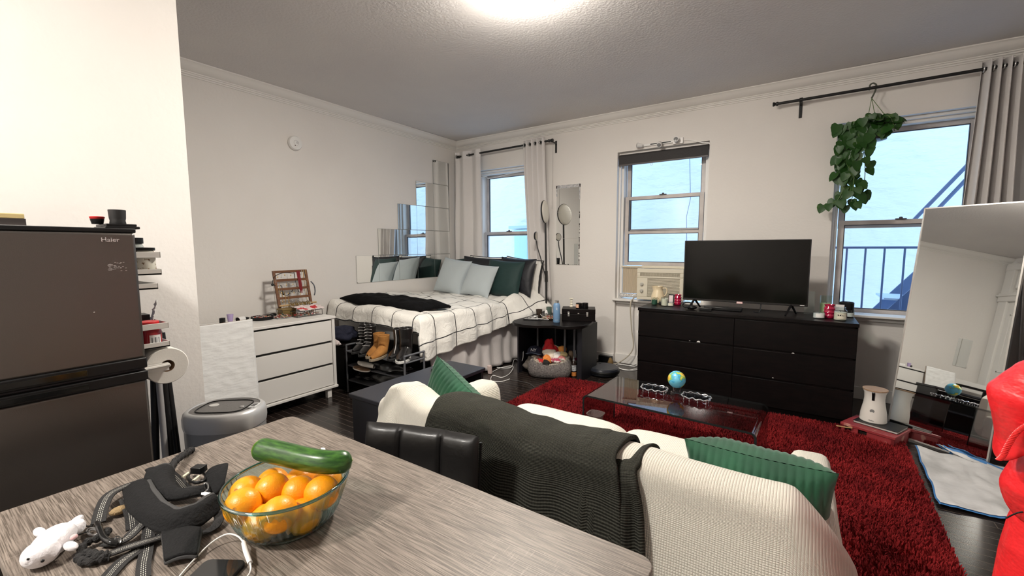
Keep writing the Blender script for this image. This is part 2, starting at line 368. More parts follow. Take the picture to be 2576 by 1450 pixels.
mb = MB(); a = at(2060, 624, Y=YR); b = at(2420, 622, Y=YR); a.z = b.z = (a.z+b.z)/2; mb.tube([a, b], .012, 8)
build(mb, 'rail', M_iron, fe)
for x in (2085, 2131, 2178, 2226, 2277, 2330, 2385):
    q = at(x, 624, Y=YR); build(MB().tube([(q.x, q.y, a.z), (q.x, q.y, .35)], .009, 6), 'baluster', M_iron, fe)
for (p0, p1) in (((2296,557),(2480,368)), ((2350,536),(2480,400))):
    build(MB().tube([at(*p0, Y=6.2), at(*p1, Y=6.2)], .018, 8), 'handrail', M_iron, fe)
build(MB().box((-.1, WALLY+.28, .29), (2.2, 5.80, .33)), 'landing', M_iron, fe, smooth=0)
mb = MB()
s0 = at(2205, 800, Y=5.9); s1 = at(2330, 690, Y=5.9); dd = (s1-s0)
for yy in (5.85, 6.45): mb.add([(s0.x,yy,s0.z),(s1.x,yy,s1.z),(s1.x,yy,s1.z-.2),(s0.x,yy,s0.z-.2),(s0.x,yy+.03,s0.z),(s1.x,yy+.03,s1.z),(s1.x,yy+.03,s1.z-.2),(s0.x,yy+.03,s0.z-.2)], [(0,1,2,3),(7,6,5,4),(0,4,5,1),(3,2,6,7),(0,3,7,4),(1,5,6,2)])
build(mb, 'stringer', M_iron, fe, smooth=0)
for i in (2,):
    q = s0+dd*.46; build(MB().box((q.x-.12, 5.86, q.z-.02), (q.x+.10, 6.46, q.z)), 'stair_tread', mat('weathered_tread', (.45,.55,.66), .6), fe, smooth=0)
mb = MB().tube([at(1735, 400, Y=7.5), at(1737, 500, Y=7.5), at(1727, 545, Y=7.5), at(1728, 680, Y=7.5)], .0045, 6)
build(mb, 'outside_cable', M_iron, label='thin dark cable hanging on the neighbouring wall outside the middle window', cat='cable')
# ---------------------------------------------------------------- ceiling light and the kitchen light behind the camera
M_lampg = mat('lit_diffuser', (1,.97,.9), .4, emit=((1,.93,.83), LAMP_MAIN))
M_lampk = mat('lit_kitchen_diffuser', (1,.97,.9), .4, emit=((1,.95,.88), LAMP_KITCHEN))
def flush_light(loc, label, m, r=.165):
    t = thing('ceiling_light', label, 'ceiling light', loc)
    build(MB().lathe([(r*.9,0),(r*.9,-.02),(r,-.022),(r,-.03)], n=48), 'lamp_base', M_wplast, t, world=False)
    build(MB().lathe([(r*.93,-.03),(r*.96,-.06),(r*.9,-.083),(r*.72,-.098),(r*.4,-.106),(.001,-.108)], n=48), 'diffuser', m, t, world=False)
    mb = MB().lathe([(r*1.0,-.022),(r*1.04,-.026),(r*1.045,-.056),(r*1.03,-.056),(r*1.02,-.03),(r*1.0,-.024)], n=48, cap=False)
    build(mb, 'rim', M_steel, t, world=False); return t
flush_light((-1.34, 2.12, CEIL), 'round lit flush-mounted light on the ceiling of the room', M_lampg, .18)
flush_light((-1.5, -1.0, CEIL), 'round lit flush-mounted light over the kitchen end', M_lampk, .17)

# smoke detector on the left wall
c = at(740, 361, X=LEFTX); t = thing('smoke_detector', 'round white smoke detector high on the left wall', 'smoke detector', (LEFTX, c.y, c.z))
Mx = T(c, ry=pi/2)
build(MB().lathe([(.062,0),(.067,.006),(.067,.022),(.060,.034),(.04,.038),(.001,.039)], n=40, M=Mx), 'housing', M_wplast, t)
build(MB().lathe([(.013,.038),(.013,.0405),(.001,.041)], n=20, M=Mx @ T((-.004,.012,0))).lathe([(.024,.036),(.025,.0385),(.023,.0385)], n=30, M=Mx), 'test_button', mat('grey_white', (.62,.61,.6), .4), t)
build(MB().lathe([(.005,.036),(.005,.040),(.001,.041)], n=12, M=Mx @ T((.026,-.012,0))), 'indicator', mat('dark_red_dot', (.05,.01,.01), .4), t)

# ---------------------------------------------------------------- curtain rods and curtains
M_curt = mat('curtain_linen', (.73,.70,.685), .85, bump=('noise', 260, .25), sheen=.2)
RODY = 4.58
def rod(x0, x1, z0, z1, brackets, label, ends=(1, 1)):
    t = thing('curtain_rod', label, 'curtain rod', (x0, RODY, z0))
    zz = lambda x: z0+(z1-z0)*(x-x0)/(x1-x0)
    build(MB().tube([(x0, RODY, z0), (x1, RODY, z1)], .0125, 12), 'pole', M_bmetal, t)
    for e, x in ((0, x0), (1, x1)):
        if ends[e]: build(MB().tube([(x-.03, RODY, zz(x)), (x-.022, RODY, zz(x)), (x-.008, RODY, zz(x)), (x, RODY, zz(x)), (x+.012, RODY, zz(x))], [.017,.02,.012,.018,.018], 14), 'finial', M_bmetal, t)
    for x in brackets:
        z = zz(x); mb = MB().box((x-.012, WALLY-.006, z-.13), (x+.012, WALLY, z+.012)).box((x-.009, RODY-.01, z-.024), (x+.009, WALLY, z-.013)).tube([(x-.012, RODY, z), (x+.012, RODY, z)], .019, 12)
        build(mb, 'bracket', M_bmetal, t, bevel=.002)
    return t
rod(-3.96, -2.52, 2.585, 2.605, [-2.50], 'black curtain rod over the window behind the bed', (1, 1))
rod(-.235, 1.95, 2.605, 2.62, [-.055, 1.88], 'long black curtain rod over the right window carrying the hanging plant')
def curtain(name, x0, x1, xb0, xb1, ztop, zbot, folds, amp, label, y=RODY, eyes=2, flat=False, ampb=None):
    t = thing('curtain', label, 'curtain', ((x0+x1)/2, y, zbot))
    ampb = ampb or amp
    def fn(u, v):
        k = v**1.3; a = x0+(xb0-x0)*k; b = x1+(xb1-x1)*k; am = amp+(ampb-amp)*v
        ph = u*folds*2*pi
        return (a+(b-a)*(u+.25/folds/2/pi*sin(ph*2)*(.6)), y+am*sin(ph)+.008*nz(u*6, v*3, x0)*v*3, ztop+(zbot-ztop)*v+.004*sin(ph))
    build(MB().grid(fn, int(folds*16), 40), 'cloth', M_curt, t, solid=.003, off=0, smooth=80)
    build(MB().grid(lambda u, v: (lambda q: (q[0], q[1]-.0025, q[2]))(fn(u, v*.055)), int(folds*16), 3), 'top_hem', mat('curtain_hem', (.77,.745,.735), .8), t, smooth=80)
    for i in range(int(folds*2)):
        u = (i+.5)/(folds*2) if False else i/(folds*2)+.25/folds*0
        q = fn(min(.97, u+.04), .015)
        # eyelet ring on the rod
        pr = [Vector((q[0], RODY+.021*cos(a), ztop-.055+.021*sin(a))) for a in [2*pi*k/20 for k in range(20)]]
        build(MB().tube(pr, .0045, 8, closed=True), 'eyelet', M_steel, t)
    return t
zr = lambda z: z+.055
curtain('a', -4.02, -3.58, -4.06, -3.55, zr(2.59), .80, 2.0, .028, 'off-white eyelet curtain in the corner left of the window behind the bed')
curtain('b', -2.905, -2.60, -2.80, -2.50, zr(2.60), .70, 4.0, .034, 'bunched off-white curtain behind the tall floor lamp, right of the bed window')
curtain('c', 1.03, 1.23, .93, 1.30, zr(2.615), .12, 4.0, .045, 'bunched off-white curtain right of the hanging plant')
curtain('d', 1.30, 1.80, 1.38, 1.82, zr(2.62), .12, 4.5, .04, 'off-white curtain half out of frame at the far right edge')

# ---------------------------------------------------------------- hanging pothos
M_leaf = mat('pothos_leaf', (.018,.070,.010), .4, spec=.35, var=((.10,.20,.02), 14, (1,1,1), .58, .78))
M_stem = mat('pothos_stem', (.10,.17,.05), .5)
hp = at(2197, 213, Y=RODY); hx = hp.x
t = thing('hanging_plant', 'trailing green pothos in a dark hanging pot on the curtain rod', 'plant', (hx, RODY, 1.65))
PY = RODY-.015
pc = at(2205, 330, Y=PY); pcz = pc.z
build(MB().lathe([(.055,-.075),(.068,-.07),(.082,.06),(.088,.075),(.084,.075),(.076,.06),(.074,.055),(.001,.052)], (pc.x, PY, pcz), 32), 'pot', mat('dark_pot', (.03,.028,.03), .4), t)
build(MB().lathe([(.074,.05),(.05,.064),(.001,.066)], (pc.x, PY, pcz), 20), 'soil', mat('soil', (.03,.02,.012), .95, bump=('noise', 60, 1)), t)
hook = spline([(hx-.022, RODY, 2.595), (hx-.02, RODY, 2.635), (hx, RODY, 2.645), (hx+.019, RODY, 2.625), (hx+.014, RODY, 2.58), (hx-.004, RODY, 2.53)], 6)
build(MB().tube(hook, .006, 8), 'hook', mat('grey_green_plastic', (.07,.075,.055), .5), t)
for a in (.3, 2.4, 4.5):
    build(MB().tube([(hx-.004, RODY, 2.53), (pc.x+.083*cos(a), PY+.083*sin(a), pcz+.07)], .0022, 6), 'hanger', M_stem, t)
def leaf_pts(n=7):
    return [(0,0,.0),( .30,-.10,.02),(.50,.10,.03),(.47,.42,.0),(.27,.78,-.03),(0,1.05,-.10),(-.27,.78,-.03),(-.47,.42,0),(-.50,.10,.03),(-.30,-.10,.02)]
def leaf_into(mb, p, down, face, s):
    """heart leaf: base p, tip direction, facing normal"""
    y = Vector(down).normalized(); z = Vector(face); z = (z-y*z.dot(y)).normalized(); x = y.cross(z)
    M = Matrix(((x.x,y.x,z.x,p[0]),(x.y,y.y,z.y,p[1]),(x.z,y.z,z.z,p[2]),(0,0,0,1))) @ Matrix.Scale(s, 4)
    o = leaf_pts(); mid = [(0,.05,-.02),(0,.42,-.07),(0,.8,-.09)]
    vs = [(a, b, c+.0) for a, b, c in o]+mid
    fs = [(0,1,10),(1,2,11,10),(2,3,11),(3,4,12,11),(4,5,12),(5,6,12),(6,7,11,12),(7,8,11),(8,9,10,11),(9,0,10)]
    mb.add(vs, fs, M)
rnd = random.Random(5)
lv = [MB() for _ in range(6)]
def vine(pts, nl, s0, s1, k, spread=.05):
    sp = spline(pts, 6); st = MB().tube(sp, .0028, 6); build(st, 'vine', M_stem, t)
    for i in range(nl):
        q = sp[int((i+.5)/nl*(len(sp)-1))]; a = rnd.uniform(0, 2*pi)
        e = Vector((cos(a), sin(a)*.6-.25, rnd.uniform(-.2,.3)))*spread*rnd.uniform(.4,1.1)
        st2 = q+e; st.tube([q, st2], .0015, 4)
        leaf_into(lv[k], st2, (e.x*6+rnd.uniform(-.3,.3), e.y*2, -1+rnd.uniform(-.1,.5)), (rnd.uniform(-.6,.6), -1, rnd.uniform(.1,.9)), rnd.uniform(s0, s1))
def V(x, y, dy=0): q = at(x, y, Y=PY-dy); return (q.x, q.y, q.z)
top = (pc.x, PY, pcz+.07)
vine([top, V(2180,300,.06), V(2150,330,.08), V(2140,390,.06), V(2135,440,.05), V(2110,500,.05), V(2085,515,.04)], 34, .055, .085, 0)
vine([top, V(2170,310,.03), V(2135,350,.05), V(2125,400,.05), V(2150,450,.04), V(2130,490,.03)], 34, .055, .085, 0)
vine([top, V(2190,290,.08), V(2160,320,.10), V(2165,380,.08), V(2150,430,.07), V(2145,490,.06), V(2138,520,.05)], 32, .055, .085, 1)
vine([top, V(2180,300,.02), V(2165,340,.0), V(2175,400,.0), V(2175,450,.0), V(2165,490,.0), V(2150,505,.02)], 16, .05, .08, 2)
vine([top, V(2175,310,.05), V(2145,350,.02), V(2125,385,.02), V(2120,410,.02), V(2120,440,.02)], 24, .06, .09, 3)
vine([top, V(2230,290,.08), V(2245,305,.09), V(2250,330,.08)], 9, .06, .09, 4)
for i in range(60):
    a = rnd.uniform(0, 2*pi); r = rnd.uniform(.02,.13)
    p = Vector((pc.x-.02+r*cos(a)*1.15, PY+r*sin(a)*.7-.02, pcz+.07+rnd.uniform(0,.085)*(1-r/.17)-r*.2))
    leaf_into(lv[5], p, (cos(a), sin(a)-.2, -.45), (rnd.uniform(-.3,.3), -.8, 1), rnd.uniform(.06,.095))
for i in range(34):
    q = at(rnd.uniform(2108,2222), rnd.uniform(305,370), Y=PY-.09+rnd.uniform(-.02,.02)); leaf_into(lv[5], q, (rnd.uniform(-.7,.5), -.1, -1), (rnd.uniform(-.4,.4), -1, .4), rnd.uniform(.055,.085))
mb = MB()
for l in lv: mb.add(l.v, l.f)
build(mb, 'foliage', M_leaf, t, smooth=60, kind='stuff')

# ---------------------------------------------------------------- mirrors on the walls
c0 = at(897, 712, X=LEFTX); c1 = at(1100, 695, X=LEFTX)
TW, T0, TZ = .3085, at(897, 700, X=LEFTX).y, .945
cols = ['first', 'second', 'third', 'fourth', 'fifth']; rows = ['bottom', 'second', 'third', 'fourth', 'top']
for i in range(5):
    for j in range(i+1):
        y = T0+TW*i; z = TZ+TW*1.012*j
        t = thing('mirror_tile', None, 'mirror', (LEFTX, y+TW/2, z))
        tag(t, 'mirror tile above the bed, %s column from left, %s tile up' % (cols[i], ['lowest','second','third','fourth','fifth'][j]), group='stepped mirror tiles on the left wall')
        tl = .0012*((i*7+j*3) % 5-2)
        Mt = T((LEFTX+.003, y+TW/2, z+TW/2), rz=tl, ry=tl*.6)
        build(MB().box((-.0005, -TW/2+.0008, -TW/2+.0008), (.003, TW/2-.0008, TW/2-.0008), Mt), 'mirror_glass', M_mirror, t, smooth=0)
        mb = MB()
        for a_, b_ in (((-.001,-TW/2,-TW/2),(.0034,TW/2,-TW/2+.0016)), ((-.001,-TW/2,TW/2-.0016),(.0034,TW/2,TW/2)), ((-.001,-TW/2,-TW/2),(.0034,-TW/2+.0016,TW/2)), ((-.001,TW/2-.0016,-TW/2),(.0034,TW/2,TW/2))): mb.box(a_, b_, Mt)
        build(mb, 'cut_edge', mat('mirror_edge', (.25,.27,.26), .3), t, smooth=0)
xa, xb = at(1400, 560, Y=WALLY).x, at(1459, 560, Y=WALLY).x; z0, z1 = 1.13, 2.083
t = thing('wall_mirror', 'narrow upright mirror of three tiles with worn glittery edge right of the lamp', 'mirror', ((xa+xb)/2, WALLY, z0))
h = (z1-z0)/3
for k in range(3): build(MB().box((xa, WALLY-.006, z0+h*k+.0008), (xb, WALLY-.002, z0+h*(k+1)-.0008)), 'mirror_glass', M_mirror, t, smooth=0)
M_glit = mat('glitter_tape', (.85,.85,.85), .25, metal=.6, bump=('vor', 180, 1), var=((.4,.4,.42), 60), bdist=.004)
mb = MB().box((xa-.002, WALLY-.008, z1-.035), (xb+.002, WALLY-.001, z1+.002)).box((xa-.002, WALLY-.008, z1-.13), (xa+.010, WALLY-.001, z1)).box((xb-.010, WALLY-.008, z1-.18), (xb+.002, WALLY-.001, z1))
build(mb, 'glitter_edge', M_glit, t, smooth=0)
mb = MB(); r2 = random.Random(2)
for i in range(46):
    z = r2.uniform(z0, z0+.62); w = r2.uniform(.002,.010); mb.box((xb-w, WALLY-.0075, z), (xb+.001, WALLY-.005, z+r2.uniform(.003,.02)))
for i in range(14):
    x = r2.uniform(xa, xb); mb.box((x, WALLY-.0075, z0), (x+r2.uniform(.003,.015), WALLY-.005, z0+r2.uniform(.002,.008)))
build(mb, 'worn_silvering', mat('worn_dark', (.06,.05,.045), .7), t, smooth=0)
build(MB().box((xa-.004, WALLY-.002, z0-.004), (xb+.004, WALLY, z1+.004)), 'backing', M_trim, t, smooth=0)

# ---------------------------------------------------------------- middle window: blind, lamp track, air conditioner
bx0, bx1 = WIN[1][0]+.01, WIN[1][1]-.01
t = thing('roller_blind', 'black roller blind rolled up at the head of the middle window', 'blind', ((bx0+bx1)/2, WALLY+.04, 2.235))
M_bl = mat('blackout_cloth', (.03,.027,.027), .7, bump=('noise', 80, .2))
build(MB().tube([(bx0, WALLY+.045, 2.335), (bx1, WALLY+.045, 2.335)], .026, 18), 'roll', M_bl, t)
build(MB().box((bx0, WALLY+.018, 2.245), (bx1, WALLY+.022, 2.335)), 'hanging_cloth', M_bl, t)
build(MB().box((bx0, WALLY+.010, 2.235), (bx1, WALLY+.028, 2.252)), 'hem_bar', mat('blind_bar', (.09,.08,.08), .5), t, bevel=.003)
build(MB().tube([((bx0+bx1)/2-.1+.012*cos(a), WALLY+.018, 2.222+.012*sin(a)) for a in [2*pi*k/16 for k in range(16)]], .002, 6, closed=True), 'pull_ring', M_wplast, t)
q0, q1 = at(1607, 372, Y=WALLY-.03), at(1718, 357, Y=WALLY-.03); zt = 2.42
t = thing('track_light', 'white lamp track with three small spot heads above the middle window', 'lamp', (q0.x, WALLY, zt-.03))
build(MB().box((q0.x+.02, WALLY-.022, zt-.012), (q1.x-.02, WALLY, zt+.012)).box((q1.x-.10, WALLY-.026, zt-.03), (q1.x, WALLY, zt+.03)), 'track', M_wplast, t, bevel=.003)
build(MB().box((q0.x+.12, WALLY-.0235, zt-.004), (q1.x-.12, WALLY-.0215, zt+.006)), 'track_slot', M_bplast, t, smooth=0)
for i, (xx, ax) in enumerate(((q0.x+.03, (-1,-.5,.15)), ((q0.x+q1.x)/2, (.05,-.8,-.6)), (q1.x-.06, (.1,-1,.2)))):
    d = Vector(ax).normalized(); b = Vector((xx, WALLY-.05, zt-.005)); mb = MB()
    mb.tube([b-d*.015, b+d*.0, b+d*.03, b+d*.045], [.014,.022,.024,.027], 16); mb.tube([(xx, WALLY-.02, zt), b], .006, 8)
    hd = build(mb, 'spot_head', M_wplast, t)
    build(MB().tube([b+d*.0452, b+d*.047], [.021,.018], 14), 'spot_glass', mat('grey_lens', (.25,.25,.25), .2), hd)
pts = spline([(q1.x, WALLY-.01, zt), (q1.x+.06, WALLY-.006, zt-.006), (-.86, WALLY-.004, 2.375), (-.80, WALLY-.004, 2.365), (-.785, WALLY-.005, 2.34)], 5)
build(MB().tube(pts, .0035, 6), 'cord', M_wplast, t)
AX0, AX1, AZ0, AZ1, AYF = -1.45, -.98, .775, 1.105, 4.60
t = thing('air_conditioner', 'cream window air conditioner in the bottom of the middle window', 'air conditioner', ((AX0+AX1)/2, 4.8, AZ0))
build(MB().box((AX0, AYF+.02, AZ0), (AX1, 5.05, AZ1)), 'casing', M_cream, t, bevel=.006)
mb = MB().box((AX0-.005, AYF, AZ0+.03), (AX0+.11, AYF+.03, AZ1-.095)).box((AX0-.005, AYF, AZ1-.04), (AX1+.005, AYF+.03, AZ1+.005)).box((AX1-.03, AYF, AZ0+.03), (AX1+.005, AYF+.03, AZ1-.095)).box((AX0-.005, AYF, AZ0-.002), (AX1+.005, AYF+.03, AZ0+.03)).box((AX0-.005, AYF, AZ1-.095), (AX1+.005, AYF+.03, AZ1-.08)).box((AX0-.005, AYF, AZ1-.08), (AX0+.03, AYF+.03, AZ1-.04)).box((AX1-.03, AYF, AZ1-.08), (AX1+.005, AYF+.03, AZ1-.04))
build(mb, 'front_bezel', mat('cream_front', (.70,.65,.53), .4), t, bevel=.004)
build(MB().box((AX0+.02, AYF+.022, AZ0+.02), (AX1-.02, AYF+.024, AZ1-.01)), 'grille_shadow_plate', mat('grille_back', (.05,.045,.04), .7), t, smooth=0)
mb = MB()
for k in range(17):
    z = AZ0+.036+k*.0123; mb.box((AX0+.11, AYF+.004, z), (AX1-.03, AYF+.018, z+.006))
build(mb, 'intake_grille', mat('cream_front', (0,0,0)), t, smooth=0)
mb = MB()
for k in range(4): mb.box((AX0+.03, AYF+.004, AZ1-.078+k*.0105), (AX1-.03, AYF+.02, AZ1-.0745+k*.0105))
for k in range(13): x = AX0+.05+k*.03; mb.box((x, AYF+.006, AZ1-.079), (x+.003, AYF+.02, AZ1-.042))
build(mb, 'outlet_louvre', mat('cream_front', (0,0,0)), t, smooth=0)
for z in (AZ0+.165, AZ0+.095):
    kb = build(MB().lathe([(.021,0),(.021,.006),(.015,.008),(.014,.02),(.001,.021)], n=20, M=T((AX0+.05, AYF, z), rx=pi/2)).box((AX0+.047, AYF-.026, z-.014), (AX0+.053, AYF-.018, z+.014)), 'knob', mat('knob_grey', (.5,.48,.42), .4), t)
mb = MB(); n = 11; xL, xR = WIN[1][0]+.05, AX0
for k in range(n): x = xL+(xR-xL)*k/n; mb.add([(x,4.785,AZ0+.04),(x+(xR-xL)/n/2,4.77,AZ0+.04),(x+(xR-xL)/n,4.785,AZ0+.04),(x,4.785,AZ1+.005),(x+(xR-xL)/n/2,4.77,AZ1+.005),(x+(xR-xL)/n,4.785,AZ1+.005)], [(0,1,4,3),(1,2,5,4)])
build(mb, 'accordion_panel', mat('accordion_cream', (.62,.54,.42), .6), t, smooth=0, solid=.003)
mb = MB().box((xL-.01, 4.76, AZ1+.003), (xR+.02, 4.80, AZ1+.022)).box((AX0-.0, 4.74, AZ1+.003), (AX1, 4.82, AZ1+.03)).box((AX1, 4.775, AZ0), (WIN[1][1]-.05, 4.80, AZ1+.03))
build(mb, 'mounting_frame', M_cream, t, bevel=.002)
build(MB().grid(lambda u, v: (xL-.01+(xR-xL+.02)*u, 4.735-.02*sin(v*pi)+.008*nz(u*25, v*6, 2), AZ0-.005+.045*v+.006*nz(u*22, v*4, 9)), 40, 6), 'foil_tape', mat('crumpled_tape', (.75,.74,.72), .25, metal=.5, bump=('vor', 60, 1)), t, solid=.002)
pts = spline([(AX0-.03, 4.72, .80), (AX0-.06, 4.62, .76), (AX0-.07, 4.60, .68), (AX0-.06, 4.62, .45), (AX0-.04, 4.62, .2), (AX0-.2, 4.60, .03), (AX0-.35, 4.55, .012)], 8)
build(MB().tube(pts, .0065, 8), 'power_cord', mat('beige_cord', (.5,.45,.36), .5), t)
# ---------------------------------------------------------------- bed
BX0, BX1, BY0, BY1 = -4.08, -2.80, 2.72, 4.60
t = thing('bed', 'bed with black base and pale skirt pushed into the far corner', 'bed', (-3.44, 3.66, 0))
build(MB().box((BX0, BY0, .02), (BX1, BY1, .44)), 'bed_base', mat('black_bed_base', (.008,.008,.009), .6), t, bevel=.01)
build(MB().box((BX0, BY0-.02, .44), (BX1+.01, BY1, .71)), 'mattress', mat('mattress_white', (.7,.69,.67), .8), t, bevel=.04, seg=4)
def sk(u, v):
    y = BY0+.03+u*(4.42-BY0-.03); return (BX1+.035+.018*sin(u*52)*(.2+v)+.02*nz(u*9, v*2)+.03*v, y+.01*sin(u*31), .52-.50*v+.01*nz(u*6, 0))
build(MB().grid(sk, 130, 14), 'bed_skirt', mat('skirt_cloth', (.60,.56,.55), .85, bump=('noise', 120, .2), sheen=.2), t, solid=.004, smooth=80)

# duvet with a woven black grid drawn by its own cloth coordinates
md = bpy.data.materials.new('grid_duvet'); md.use_nodes = True; nt = md.node_tree; p = nt.nodes['Principled BSDF']
uvn = nt.nodes.new('ShaderNodeUVMap'); uvn.uv_map = 'UVMap'; sx = nt.nodes.new('ShaderNodeSeparateXYZ')
dn = nt.nodes.new('ShaderNodeTexNoise'); dn.inputs['Scale'].default_value = 5; ds = nt.nodes.new('ShaderNodeVectorMath'); ds.operation = 'SCALE'; ds.inputs['Scale'].default_value = .018
ad = nt.nodes.new('ShaderNodeVectorMath'); nt.links.new(uvn.outputs[0], dn.inputs[0]); nt.links.new(dn.outputs['Color'], ds.inputs[0]); nt.links.new(uvn.outputs[0], ad.inputs[0]); nt.links.new(ds.outputs[0], ad.inputs[1]); nt.links.new(ad.outputs[0], sx.inputs[0])
def line(sock):
    a = nt.nodes.new('ShaderNodeMath'); a.operation = 'PINGPONG'; a.inputs[1].default_value = .5; nt.links.new(sock, a.inputs[0])
    c = nt.nodes.new('ShaderNodeMath'); c.operation = 'LESS_THAN'; c.inputs[1].default_value = .018; nt.links.new(a.outputs[0], c.inputs[0]); return c.outputs[0]
mxx = nt.nodes.new('ShaderNodeMath'); mxx.operation = 'MAXIMUM'; nt.links.new(line(sx.outputs[0]), mxx.inputs[0]); nt.links.new(line(sx.outputs[1]), mxx.inputs[1])
mm = nt.nodes.new('ShaderNodeMix'); mm.data_type = 'RGBA'; mm.inputs[6].default_value = (.80,.78,.73,1); mm.inputs[7].default_value = (.012,.012,.014,1)
nt.links.new(mxx.outputs[0], mm.inputs[0]); nt.links.new(mm.outputs[2], p.inputs['Base Color']); p.inputs['Roughness'].default_value = .85; p.inputs['Sheen Weight'].default_value = .2
wn = nt.nodes.new('ShaderNodeTexNoise'); wn.inputs['Scale'].default_value = 11; wn.inputs['Detail'].default_value = 5; wn.inputs['Distortion'].default_value = 1.5; wb = nt.nodes.new('ShaderNodeBump'); wb.inputs['Strength'].default_value = .5; wb.inputs['Distance'].default_value = .025
tcn = nt.nodes.new('ShaderNodeTexCoord'); nt.links.new(tcn.outputs['Object'], wn.inputs[0]); nt.links.new(wn.outputs[0], wb.inputs['Height']); nt.links.new(wb.outputs[0], p.inputs['Normal'])
MATS['grid_duvet'] = md
DZ = .735; GS = .285
ST, TT = 1.33+.40, 1.86+.16   # cloth width across the bed (s) and along it (t, from the head to the foot)
def duvet(u, v):
    s, tt = u*ST, v*TT
    ox, oy = max(0, s-1.31), max(0, tt-1.84)
    drop_side = .40-.13*max(0, min(1, (1.84-tt)/1.5))
    ox *= drop_side/.40
    r = .07
    def bend(o): # arc then fall
        if o <= 0: return 0, 0
        a = min(o/r, pi/2); dx = r*sin(a); dz = r*(1-cos(a))
        if o > r*pi/2: dz += o-r*pi/2; dx += .035*sin(min(1, (o-r*pi/2)/.25)*pi*.6)
        return dx, dz
    dx, zx = bend(ox); dy, zy = bend(oy)
    x = BX0+.02+min(s, 1.31)*(.975)+dx; y = 4.50-min(tt, 1.84)-dy
    x -= .0
    z = DZ-max(zx, zy)-.15*min(zx, zy)
    puff = 1-min(1, (zx+zy)*3)
    z += puff*(.022*nz(s*3.2, tt*3.1, 4)+.012*nz(s*9, tt*8, 1)+.03*sin(pi*min(1, s/1.31))+.075*max(0, 1-s/.30)*min(1, tt/1.2))
    z += .03*nz(s*5, tt*4, 8)*max(0, min(1, (1.1-tt)/.5))*puff
    fold = min(1, zx*4)
    x += fold*(.020*sin(tt*21+2*nz(tt*3, 0))+.014*nz(tt*12, zx*6, 5)); y -= min(1, zy*5)*.015*sin(s*17)
    if zx > 0 and tt < .60: x += .24*(1-tt/.60)**.7*min(1, zx*5); z += .12*(1-tt/.60)
    z += min(1, (zx+zy)*6)*.012*nz(tt*7, s*6, 3)
    return (x, y, z)
build(MB().grid(duvet, 130, 150, uvs=lambda u, v: ((u*ST+.13)/GS, (v*TT-.02)/GS)), 'duvet', md, label='rumpled white duvet with black grid lines spread over the bed', cat='duvet', solid=.018, smooth=80, off=1)

# things seen only in the mirrors: white panel, black stand and a mirror on the near part of the left wall
t = thing('standing_board', 'white board standing against the wall left of the white dresser, seen in the floor mirror', 'board', (-3.5, .84, 0))
build(MB().box((-3.52, .55, .02), (-3.49, 1.14, .74)), 'board', M_white, t, bevel=.003)
t = thing('stand', 'black stand in front of the white board, seen only in the floor mirror', 'stand', (-3.3, .95, 0))
for y in (.80, 1.10): build(MB().box((-3.40, y-.015, 0), (-3.37, y+.015, .66)), 'leg', M_black, t)
build(MB().box((-3.42, .78, .64), (-3.30, 1.13, .67)), 'top', M_black, t)
t = thing('wall_mirror', 'small upright mirror on the left wall seen only in the floor mirror', 'mirror', (LEFTX, .72, .97)); build(MB().box((LEFTX+.002, .63, .97), (LEFTX+.006, .815, 1.42)), 'mirror_glass', M_mirror, t, smooth=0)

# pillows: (name, label, material, centre, width, height, thick, rz, lean, roll)
M_pale = mat('pale_blue_velvet', (.43,.48,.50), .85, sheen=.15, bump=('noise', 40, .25)); M_dgreen = mat('dark_green_velvet', (.004,.028,.026), .7, sheen=.06, bump=('noise', 30, .3))
M_bpil = mat('black_satin', (.005,.006,.010), .5, bump=('noise', 25, .3)); M_strp = md
def put_pillow(label, m, c, w, h, th, rz=0, lean=.35, roll=0, seed=0, name='pillow', grp=None):
    M = T(c, rz=rz) @ Matrix.Rotation(pi/2-lean, 4, 'X') @ Matrix.Rotation(roll, 4, 'Z')
    return build(pillow(w, h, th, M, seed), name, m, label=label, cat='pillow', group=grp, smooth=80)
put_pillow('pale blue square pillow, the left of the two in front', M_pale, (-3.66, 4.08, .98), .44, .47, .17, rz=.10, lean=.42, roll=-.13, seed=1)
put_pillow('pale blue square pillow, the right of the two in front', M_pale, (-3.22, 4.07, .945), .43, .42, .16, rz=.05, lean=.48, roll=-.10, seed=2)
put_pillow('dark green pillow half hidden at the left end of the pillow row', M_dgreen, (-3.80, 4.36, .98), .44, .46, .15, rz=.10, lean=.3, roll=.1, seed=3)
put_pillow('large dark green velvet pillow right of the pale blue ones', M_dgreen, (-2.98, 4.24, .965), .52, .46, .17, rz=.06, lean=.3, roll=-.06, seed=4)
put_pillow('black pillow at the right end behind the large dark green one', M_bpil, (-2.88, 4.36, .985), .56, .47, .16, rz=-.1, lean=.22, roll=-.04, seed=5)
put_pillow('long black pillow in the middle behind the pale blue pillows', M_bpil, (-3.42, 4.36, 1.0), .66, .44, .14, rz=.0, lean=.2, roll=-.05, seed=6)
put_pillow('white pillow with black lines showing behind the middle of the row', md, (-3.42, 4.50, 1.02), .62, .42, .13, rz=0, lean=.08, roll=-.03, seed=7)
put_pillow('white pillow with black lines showing behind the right end of the row', md, (-2.86, 4.49, 1.00), .56, .42, .13, rz=0, lean=.1, roll=-.10, seed=8)

